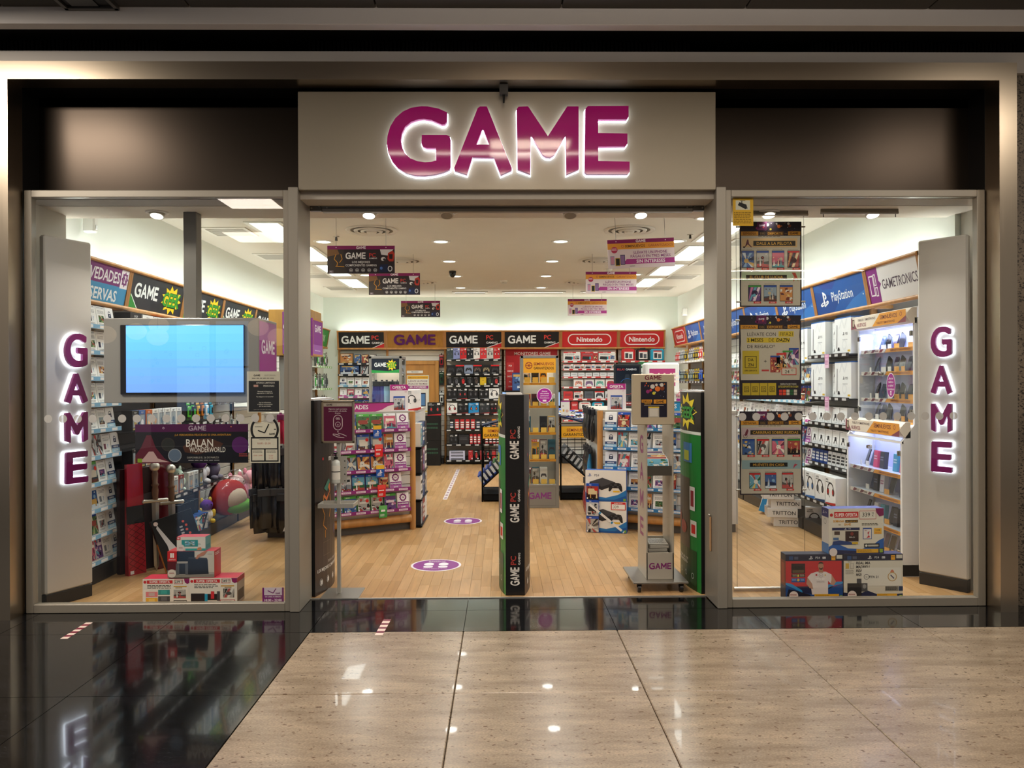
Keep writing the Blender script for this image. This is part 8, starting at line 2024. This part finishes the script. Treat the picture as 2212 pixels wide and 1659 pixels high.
def poster(label, px0, px1, py0, py1, draw):
    a, b_ = WP(px0, py1, PY), WP(px1, py0, PY)
    t = thing('hanging_poster', label, 'poster', ((a.x+b_.x)/2, PY, a.z), 0)
    w_, h_ = b_.x-a.x, b_.z-a.z
    m = MB(); m.box(-w_/2, w_/2, -.002, .002, 0, h_, '#c8c4ba', 'card'); b = m.obj('sheet', t)
    m = MB(); p = front(m, w_, h_, -.002); draw(p); m.obj('print', b)
    for q in (-1, 1):
        for v in (.06, .94): m = MB(); m.cyl((q*(w_/2-.004), 0, h_*v), (q*(w_/2+.028), 0, h_*v), .007, None, 8, '#a8a49c', 'metal'); m.obj('cable_clip', t)
    return w_
def d_p1(p):
    sport_head(p); torn(p, .015, .835); p.greek(.3, .815, .7, .828, 1, '#6a5a4a', 3)
    p.rect(.03, .7, .93, .805, '#c8a878', 3); p.rect(.22, .715, .9, .775, '#2c2418', 4); p.text('DALE A LA PELOTA', .56, .728, .035, '#d8a848', L=5, fit=.64, bold=.002)
    p.poly([(.08, .695), (.1, .74), (.12, .79), (.14, .79), (.15, .74), (.2, .7), (.18, .7), (.13, .735)], '#5a2a34', 5); p.ell(.07, .7, .008, None, '#3a2a2a', 5, 8)
    covers(p, (.13, .37, .62, .87), .465, .19, .19, 'ppps', 2, ('39,95€', '39,95€', '34,95€', '49,95€'))
    p.rect(.03, .305, .97, .41, '#a8b898', 3); p.rect(.1, .325, .76, .375, '#2c2418', 4); p.text('EL CLUB DE LUCHA', .43, .334, .032, '#d8a848', L=5, fit=.6, bold=.002); p.poly([(.86, .29), (.88, .35), (.84, .4), (.9, .4), (.92, .36), (.95, .29), (.91, .34)], '#a8402c', 5)
    covers(p, (.24, .49, .75), .07, .2, .18, 'xpp', 7, ('34,95€', '29,95€', '24,95€'))
def d_p2(p):
    sport_head(p); torn(p, .23, .835)
    p.text('LLÉVATE CON', .13, .755, .042, '#3a3630', 'l', .0, L=4, fit=.46); p.rect(.635, .745, .88, .81, '#c8ae2c', 3); p.text('FIFA21', .76, .757, .042, '#4a4224', L=4, fit=.22, bold=0); p.rect(.12, .675, .82, .735, '#c8ae2c', 3); p.text('2 MESES', .13, .687, .04, '#1c1a14', 'l', .015, L=4, fit=.32); p.text('DE', .52, .687, .04, '#3a3624', bold=0, L=4); p.text('DAZN', .7, .687, .04, '#14120e', L=4, bold=.02, fit=.22, it=.2); p.text('DE REGALO*', .13, .61, .042, '#3a3630', 'l', 0, L=4, fit=.46)
    p.rect(.05, .3, .32, .58, '#b8a22a', 3); p.frame(.09, .375, .28, .515, .004, '#1c1a14', 4); p.text('DA', .185, .455, .035, '#1c1a14', L=5); p.text('ZN', .185, .395, .035, '#1c1a14', L=5); p.text('100% DEPORTE', .185, .335, .018, '#1c1a14', L=4, fit=.2); p.text('+', .42, .43, .05, '#3a3630', bold=0)
    for i, c in enumerate('psxp'):
        x = .5+.1*i; v = .32+.03*i; art(p, random.Random(i+40), x, v, x+.16, v+.18, PALS[(1+i*2) % 10], 3); p.rect(x, v+.18, x+.16, v+.2, {'p': '#2a4a94', 's': '#c83030', 'x': '#3f8a3a'}[c], 8)
    p.rect(.68, .29, .92, .375, '#c23a34', 9); p.rect(.69, .297, .91, .368, '#c4bcac', 10); p.text('24', .77, .31, .04, '#1c1a1a', L=11, bold=0); p.text('95', .85, .335, .02, '#1c1a1a', L=11, bold=0); p.rect(.36, .335, .48, .355, '#b83a3a', 4)
    for i in range(4): x = .05+.138*i; p.rect(x, .05, x+.13, .195, '#b8a02a', 3); p.frame(x+.025, .09, x+.105, .155, .003, '#1c1a14', 4); p.text('DA', x+.065, .125, .018, '#1c1a14', L=5); p.text('ZN', x+.065, .1, .018, '#1c1a14', L=5)
    p.text('DISFRUTA DE TODO', .79, .17, .022, '#c8c4b8', fit=.26); p.text('ESTE DEPORTE EN DAZN', .79, .14, .022, '#c8b848', fit=.32)
    for i in range(10): p.rect(.64+.06*(i % 5), .05+.035*(i//5), .69+.06*(i % 5), .08+.035*(i//5), ['#c23a34', '#c8c0b0', '#b8b0a0', '#d8482c', '#2a5a34'][(i*3) % 5], 4)
def d_p3(p):
    sport_head(p); torn(p, .015, .835); p.greek(.3, .815, .7, .828, 1, '#6a5a4a', 3)
    p.rect(.03, .7, .95, .805, '#b8a4a8', 3); p.rect(.17, .72, .97, .775, '#2c2418', 4); p.text('CARRERAS SOBRE RUEDAS', .57, .73, .033, '#d8a848', L=5, fit=.76, bold=.002); p.poly([(.08, .7), (.09, .75), (.12, .79), (.14, .77), (.12, .72)], '#6a2a3a', 5); p.ring(.09, .705, .016, .003, '#5a2a3a', 5, 12)
    covers(p, (.14, .37, .61, .86), .485, .19, .18, 'pspx', 12, ('19,95€', '39,95€', '29,95€', '34,95€'))
    p.rect(.03, .31, .97, .415, '#8aa4a8', 3); p.rect(.16, .335, .76, .385, '#1c1a18', 4); p.text('MUÉVETE EN CASA', .46, .344, .032, '#d8a848', L=5, fit=.54, bold=.002); p.poly([(.85, .31), (.86, .35), (.9, .4), (.88, .37), (.92, .36), (.88, .34)], '#a83a4a', 5)
    covers(p, (.24, .49, .76), .08, .17, .18, 'sss', 19, ('49,95€', '29,95€', '39,95€'))
poster('hanging sports offer poster with tan and green bands, highest of three', 1598, 1731, 479, 663, d_p1)
poster('hanging poster with yellow highlighted lines and yellow cards, middle of three', 1597, 1730, 681, 863, d_p2)
poster('hanging sports offer poster with mauve and blue bands, lowest of three', 1598, 1733, 888, 1069, d_p3)
t = thing('cable_rail', 'steel rail and thin cables holding the three hanging posters', 'poster rail', (0, PY, 0))
ra, rb = WP(1588, 452, PY).x, WP(1745, 452, PY).x
m = MB(); m.cyl((ra, 0, 2.872), (rb, 0, 2.872), .011, None, 10, '#a8a29a', 'metal'); m.box(ra, rb, -.006, .006, 2.88, 2.9, '#8a857c', 'metal'); m.obj('rail', t)
for px in (1591, 1737):
    x = WP(px, 800, PY).x; m = MB(); m.cyl((x, 0, .02), (x, 0, 2.87), .0015, None, 6, '#5a564e', 'metal'); m.obj('cable', t)
m = MB(); m.cyl((ra-.02, .0, .018), (rb+.06, .0, .018), .014, None, 10, '#d8d0c8', 'metal'); m.obj('floor_bar', t)
t = thing('cable_rail', 'empty steel poster rail on the bulkhead beside the lit spot', 'poster rail', (0, PY-.06, 0))
ra, rb = WP(1773, 449, PY-.06).x, WP(1940, 449, PY-.06).x
m = MB(); m.cyl((ra, 0, 2.872), (rb, 0, 2.872), .011, None, 10, '#a8a29a', 'metal'); m.box(ra, rb, -.006, .006, 2.88, 2.9, '#8a857c', 'metal'); m.obj('rail', t)
for q in (ra+.02, rb-.02): m = MB(); m.cyl((q, 0, 2.84), (q, 0, 2.868), .003, None, 6, '#3a3832', 'metal'); m.obj('hook', t)

# -- console cartons stacked in the poster window
def head_bar(p):
    p.rect(0, .855, 1, 1, '#1a1f3a', 3); pic_ps(p, .44, .925, .075, '#dcdce0', 5); p.text('PS4', .56, .9, .05, '#dcdce0', L=5, bold=0, fit=.12); p.rect(.645, .9, .7, .945, '#dcdce0', 5); p.text('Pro', .672, .908, .025, '#1a1f3a', L=6, fit=.045); p.rect(.8, .87, .87, .97, '#e0a02a', 5); p.text('HDR', .835, .925, .025, '#2a2010', L=6, fit=.06); p.rect(.89, .9, .99, .98, '#c8c4b8', 5); p.rect(.06, .88, .13, .96, '#2a4a7a', 5); p.rect(.15, .89, .22, .95, '#4a5068', 5)
def foot(p, ybar=(.5, .93)):
    p.rect(ybar[0], .015, ybar[1], .13, '#d8a428', 7); p.greek(ybar[0]+.02, .03, ybar[1]-.15, .11, 3, '#a87a18', 8); p.rect(.94, .015, .99, .1, '#8aa83a', 7); p.text('3', .965, .03, .05, '#e8f0d8', L=8); p.ell(.14, .1, .033, None, '#ddd0cc', 7); p.greek(.08, .08, .2, .13, 1, '#a87a7a', 8); p.rect(.125, .04, .155, .06, '#b83a3a', 8)
def d_red(p):
    p.rect(0, 0, 1, 1, '#1c2448', 1); p.rect(0, .3, .98, .855, '#c02c34', 2); p.poly([(0, 0), (1, 0), (1, .36), (.85, .3), (.7, .2), (.5, .12), (.3, .16), (.1, .28), (0, .34)], '#1e4a8c', 3); p.poly([(0, .34), (.1, .28), (.3, .16), (.28, .22), (.1, .36), (0, .38)], '#2a8ac8', 4); p.poly([(1, .36), (.8, .3), (.6, .18), (.75, .34), (.9, .4), (1, .4)], '#2a86c4', 4); p.poly([(0, 0), (.5, 0), (.42, .12), (.15, .22), (.05, .24)], '#14182c', 4)
    head_bar(p)
    p.poly([(.46, .12), (.44, .3), (.38, .5), (.44, .58), (.54, .62), (.7, .62), (.8, .56), (.86, .4), (.8, .34), (.74, .42), (.74, .12)], '#dcd2d0', 5)   # player in white shirt
    p.poly([(.38, .5), (.36, .36), (.42, .26), (.48, .24), (.46, .36)], '#b88a74', 6); p.poly([(.8, .56), (.88, .4), (.84, .32), (.78, .34), (.8, .44)], '#b88a74', 6); p.rect(.575, .6, .655, .67, '#a87a64', 6); p.ell(.615, .74, .05, .075, '#b08068', 7, 18); p.poly([(.57, .78), (.58, .82), (.615, .835), (.65, .82), (.662, .78), (.64, .8), (.59, .8)], '#2a201c', 8); p.poly([(.575, .72), (.6, .665), (.635, .665), (.655, .72), (.615, .69)], '#3a2a22', 8)
    p.ring(.615, .54, .016, .003, '#a89ea0', 7, 14); p.text('EA', .615, .525, .02, '#8a8084', L=8, fit=.03); p.text('FIFA 20', .6, .44, .045, '#f4f0ee', L=8, bold=.015, fit=.22); p.text('EMIRATES', .61, .385, .028, '#9a9094', L=8, fit=.2, bold=0); p.rect(.52, .53, .55, .57, '#b83a44', 8); p.rect(.68, .53, .7, .56, '#c8a83a', 8)
    p.rect(.1, .58, .34, .8, '#2a1c20', 3); p.rect(.12, .6, .32, .66, '#5a4a34', 4); p.rect(.16, .66, .3, .74, '#141214', 4); p.rect(.1, .5, .34, .57, '#2a221c', 3); p.greek(.12, .51, .2, .56, 2, '#b8b0a0', 4); p.greek(.25, .51, .33, .56, 2, '#b8b0a0', 4); p.rect(.205, .51, .235, .56, '#d8c84a', 4); p.rect(.1, .39, .34, .48, '#1c4a94', 3); p.poly([(.21, .41), (.23, .41), (.23, .43), (.245, .43), (.245, .45), (.23, .45), (.23, .47), (.21, .47), (.21, .45), (.195, .45), (.195, .43), (.21, .43)], '#e0b83a', 4); p.greek(.11, .41, .19, .46, 2, '#8ab0dc', 4); p.greek(.26, .41, .33, .46, 2, '#8ab0dc', 4)
    foot(p)
def d_white(p):
    p.rect(0, 0, 1, 1, '#d2ccbe', 1); p.poly([(0, 0), (1, 0), (1, .13), (.6, .1), (.4, .2), (.25, .12), (0, .16)], '#1c2448', 2); head_bar(p)
    for i, s_ in enumerate(('REAL MA', 'MADRID L', 'REAL', 'MADRID')): p.text(s_, .21, .775-.085*i, .06, '#22242c', 'l', .025, 3, fit=.24 if i < 2 else .13, it=.12)
    p.rect(.3, .3, .97, .7, '#dad6cc', 4); p.ring(.385, .5, .02, .003, '#2a2c34', 5, 16); p.text('EA', .385, .485, .025, '#2a2c34', L=6, fit=.035); p.text('FIFA 21', .43, .475, .05, '#22242c', 'l', .018, 5, fit=.22)
    p.ring(.82, .5, .034, .006, '#b8955a', 5, 20); p.ell(.82, .5, .026, None, '#dcd6c8', 5); p.line((.79, .54), (.85, .46), .008, '#4a4a6a', 6); p.poly([(.785, .6), (.8, .64), (.82, .655), (.84, .64), (.855, .6), (.82, .59)], '#c8745a', 5); p.poly([(.79, .585), (.85, .585), (.845, .6), (.795, .6)], '#b8955a', 6)
    p.rect(.03, .68, .09, .8, '#c8a24a', 3); p.rect(.11, .68, .17, .8, '#cfc8ba', 3); p.frame(.11, .68, .17, .8, .002, '#8a8478', 4); p.greek(.03, .55, .18, .65, 4, '#9a9488', 3); p.text('FIFA 21', .1, .82, .02, '#4a4a4a', L=3, fit=.1)
    p.rect(.06, .06, .3, .36, '#1e1c20', 4); p.rect(.22, .36, .3, .46, '#4a4a4e', 3); p.rect(.3, .18, .4, .36, '#4a4a4c', 5); p.ell(.35, .29, .03, .05, '#8a8a8a', 6); p.rect(.7, .19, .92, .29, '#7a766c', 5); p.greek(.71, .2, .91, .28, 3, '#2a2a2c', 6); p.rect(.93, .19, 1, .29, '#2a3a5a', 5); foot(p, (.56, .9))
def d_offer(p):
    p.rect(0, 0, 1, 1, '#d6cfc0', 1); p.poly([(0, 0), (1, 0), (1, .34), (.9, .28), (.8, .18), (.6, .1), (.35, .12), (.2, .2), (.1, .22), (0, .16)], '#1f5aa8', 2); p.poly([(0, 0), (1, 0), (1, .12), (.5, .06), (0, .1)], '#1a2450', 3)
    p.ell(.05, .86, .012, None, '#b82a2c', 3, 12); p.rect(.1, .8, .54, .93, '#c0282e', 3); p.text('SUPER OFERTA', .32, .825, .075, '#f4ece8', L=4, bold=.018, fit=.4); p.rect(.56, .76, .86, .95, '#b8343a', 3); p.rect(.567, .77, .853, .94, '#d8d2c6', 4); p.text('339', .68, .82, .09, '#1c1c1e', L=5, bold=.004, fit=.16); p.text('95', .8, .875, .04, '#1c1c1e', L=5, bold=0); p.text('€', .8, .82, .04, '#1c1c1e', L=5, bold=0); p.poly([(.85, 1), (1, 1), (1, .84), (.92, .82), (.87, .9)], '#7c1a52', 5)
    p.text('SEMANA', .18, .7, .05, '#c88c1c', L=3, bold=.02, fit=.2); p.rect(.3, .69, .53, .75, '#2a241c', 3); p.text('DEL DEPORTE', .415, .703, .03, '#c8922c', L=4, fit=.21); p.text('EN', .2, .63, .03, '#8a6a2c', L=3); p.logo(.34, .625, .05, '#c88c1c', L=3, sx=.9)
    p.rect(.06, .2, .56, .58, '#c8c2b4', 4); p.rect(.06, .52, .56, .58, '#1a2450', 5); pic_ps(p, .3, .55, .04, '#d8d8dc', 6); p.text('PS4', .38, .54, .025, '#d8d8dc', L=6, bold=0); p.rect(.3, .27, .54, .5, '#2a1618', 5); p.ell(.42, .44, .03, .04, '#7a2a24', 6); p.text('FIFA 21', .42, .35, .03, '#e4e0dc', L=7, fit=.18); p.rect(.1, .42, .2, .5, '#4a3a34', 5); p.rect(.08, .3, .18, .36, '#4a6a94', 5); p.poly([(.06, .2), (.5, .2), (.4, .26), (.2, .3), (.08, .28)], '#1a3a74', 6); p.rect(.42, .21, .53, .26, '#c8a428', 7)
    p.rect(.62, .32, .78, .57, '#2a4a94', 4); p.rect(.63, .33, .77, .54, '#d8d0cc', 5); p.poly([(.68, .34), (.72, .4), (.7, .46), (.74, .5), (.72, .42), (.75, .36)], '#b83040', 6); p.text('NBA', .67, .5, .02, '#8a2a34', L=6); p.greek(.6, .61, .92, .67, 2, '#5a564c', 3); p.rect(.82, .43, .96, .56, '#e0aa34', 4); p.text('+10€', .89, .5, .035, '#2a2010', L=5, fit=.1); p.text('NBA 2K21', .89, .445, .022, '#a83030', L=5, fit=.11); p.rect(.64, .13, .92, .22, '#1c2028', 5); p.ell(.68, .175, .009, None, '#e0dcd4', 6, 10); p.rect(.71, .155, .9, .195, '#b8b4aa', 6); p.rect(.5, .015, .9, .1, '#d8a428', 6); p.greek(.52, .03, .8, .085, 2, '#a87a18', 7); p.rect(.92, .02, .98, .1, '#8aa83a', 6); p.ell(.08, .04, .03, None, '#ddd0cc', 5)
RY = 5.58
def rx(px): return WP(px, 1250, RY).x
carton_thing('console_carton', 'red fronted console carton with a player in white, lower one nearer the entrance', rx(1697), rx(1820.5), RY, .10, .001, .335, '#1c2340', d_red, -1, lambda p: (p.rect(0, 0, 1, .855, '#7a3a30', 1), p.rect(0, 0, 1, .3, '#2a3450', 2), p.rect(.2, .35, .8, .8, '#a84a38', 2)), '#1a2038')
carton_thing('console_carton', 'white fronted console carton with a gold crest, lower one nearer the phone showcase', rx(1822.5), rx(1950), RY, .10, .001, .335, '#1c2340', d_white, None, None, '#3a4070')
carton_thing('console_carton', 'cream console carton with a red heading and 339 price on the two lower cartons', rx(1790), rx(1911), RY+.005, .11, .337, .667, '#d2ccc0', d_offer, -1, lambda p: (p.rect(0, 0, 1, 1, '#d6d0c8', 1), p.rect(0, .8, 1, 1, '#23286a', 2), p.rect(0, 0, 1, .22, '#3a7ab8', 2), pic_ps(p, .3, .9, .07, '#d8d8e0', 4), p.text('PS4', .65, .885, .035, '#d8d8e0', bold=0, fit=.4), p.ring(.5, .7, .02, .003, '#4a4a50', 2, 14)), '#5a66a8', rz=math.radians(2))

# ================================================================ SIDE PYLONS WITH STACKED LETTERS
def seg_hit(px, P0, P1):
    d_ = ray(px, 826); e = (P1[0]-P0[0], P1[1]-P0[1])
    det = d_.x*-e[1]+e[0]*d_.y
    return (d_.x*P0[1]-d_.y*P0[0])/(-(d_.x*e[1]-d_.y*e[0]))
def pylon(label, P0, P1, H, pxs, lets, front_end):
    e = Vector((P1[0]-P0[0], P1[1]-P0[1])); L = e.length; a = math.atan2(e.y, e.x)
    t = thing('sign_pylon', label, 'sign pylon', (P0[0], P0[1], 0), a)
    m = MB(); m.cbox(0, L, 0, .06, .095, H, '#c6c1ba', 'frame_paint', .012); m.obj('panel', t)
    m = MB(); m.cbox(.004, L-.004, .004, .056, 0, .095, '#1c1b1b', 'plastic', .004); m.obj('plinth', t)
    s0, s1 = (seg_hit(p_, P0, P1)*L for p_ in pxs)
    for ch, (zb, zt) in zip('GAME', lets):
        xs = [x for Lp in LOGO[ch] for x, y in Lp]; x0_, x1_ = min(xs), max(xs)
        letter(ch, lambda x, y, d_, zb=zb, zt=zt, x0_=x0_, x1_=x1_: (s0+(s1-s0)*(x-x0_)/(x1_-x0_), -d_, zb+(zt-zb)*y), .045, t, '#7c1260', 'plastic', True, hw=.02)
def zz(py, Y): return 1.6-(py-826)*Y/1660
pylon('tall grey pylon with stacked backlit purple letters beside the television', (-3.246, 5.51), (-3.09, 5.85), 2.665, (133, 181), [(zz(790, 5.66), zz(717, 5.66)), (zz(868, 5.66), zz(803, 5.66)), (zz(953, 5.66), zz(887, 5.66)), (zz(1041, 5.66), zz(972, 5.66))], 0)
pylon('tall grey pylon with stacked backlit purple letters beside the phone showcase', (3.28, 6.01), (3.50, 5.72), 2.70, (2016, 2061), [(zz(775, 5.86), zz(709, 5.86)), (zz(856, 5.86), zz(793, 5.86)), (zz(939, 5.86), zz(876, 5.86)), (zz(1026, 5.86), zz(959, 5.86))], 1)
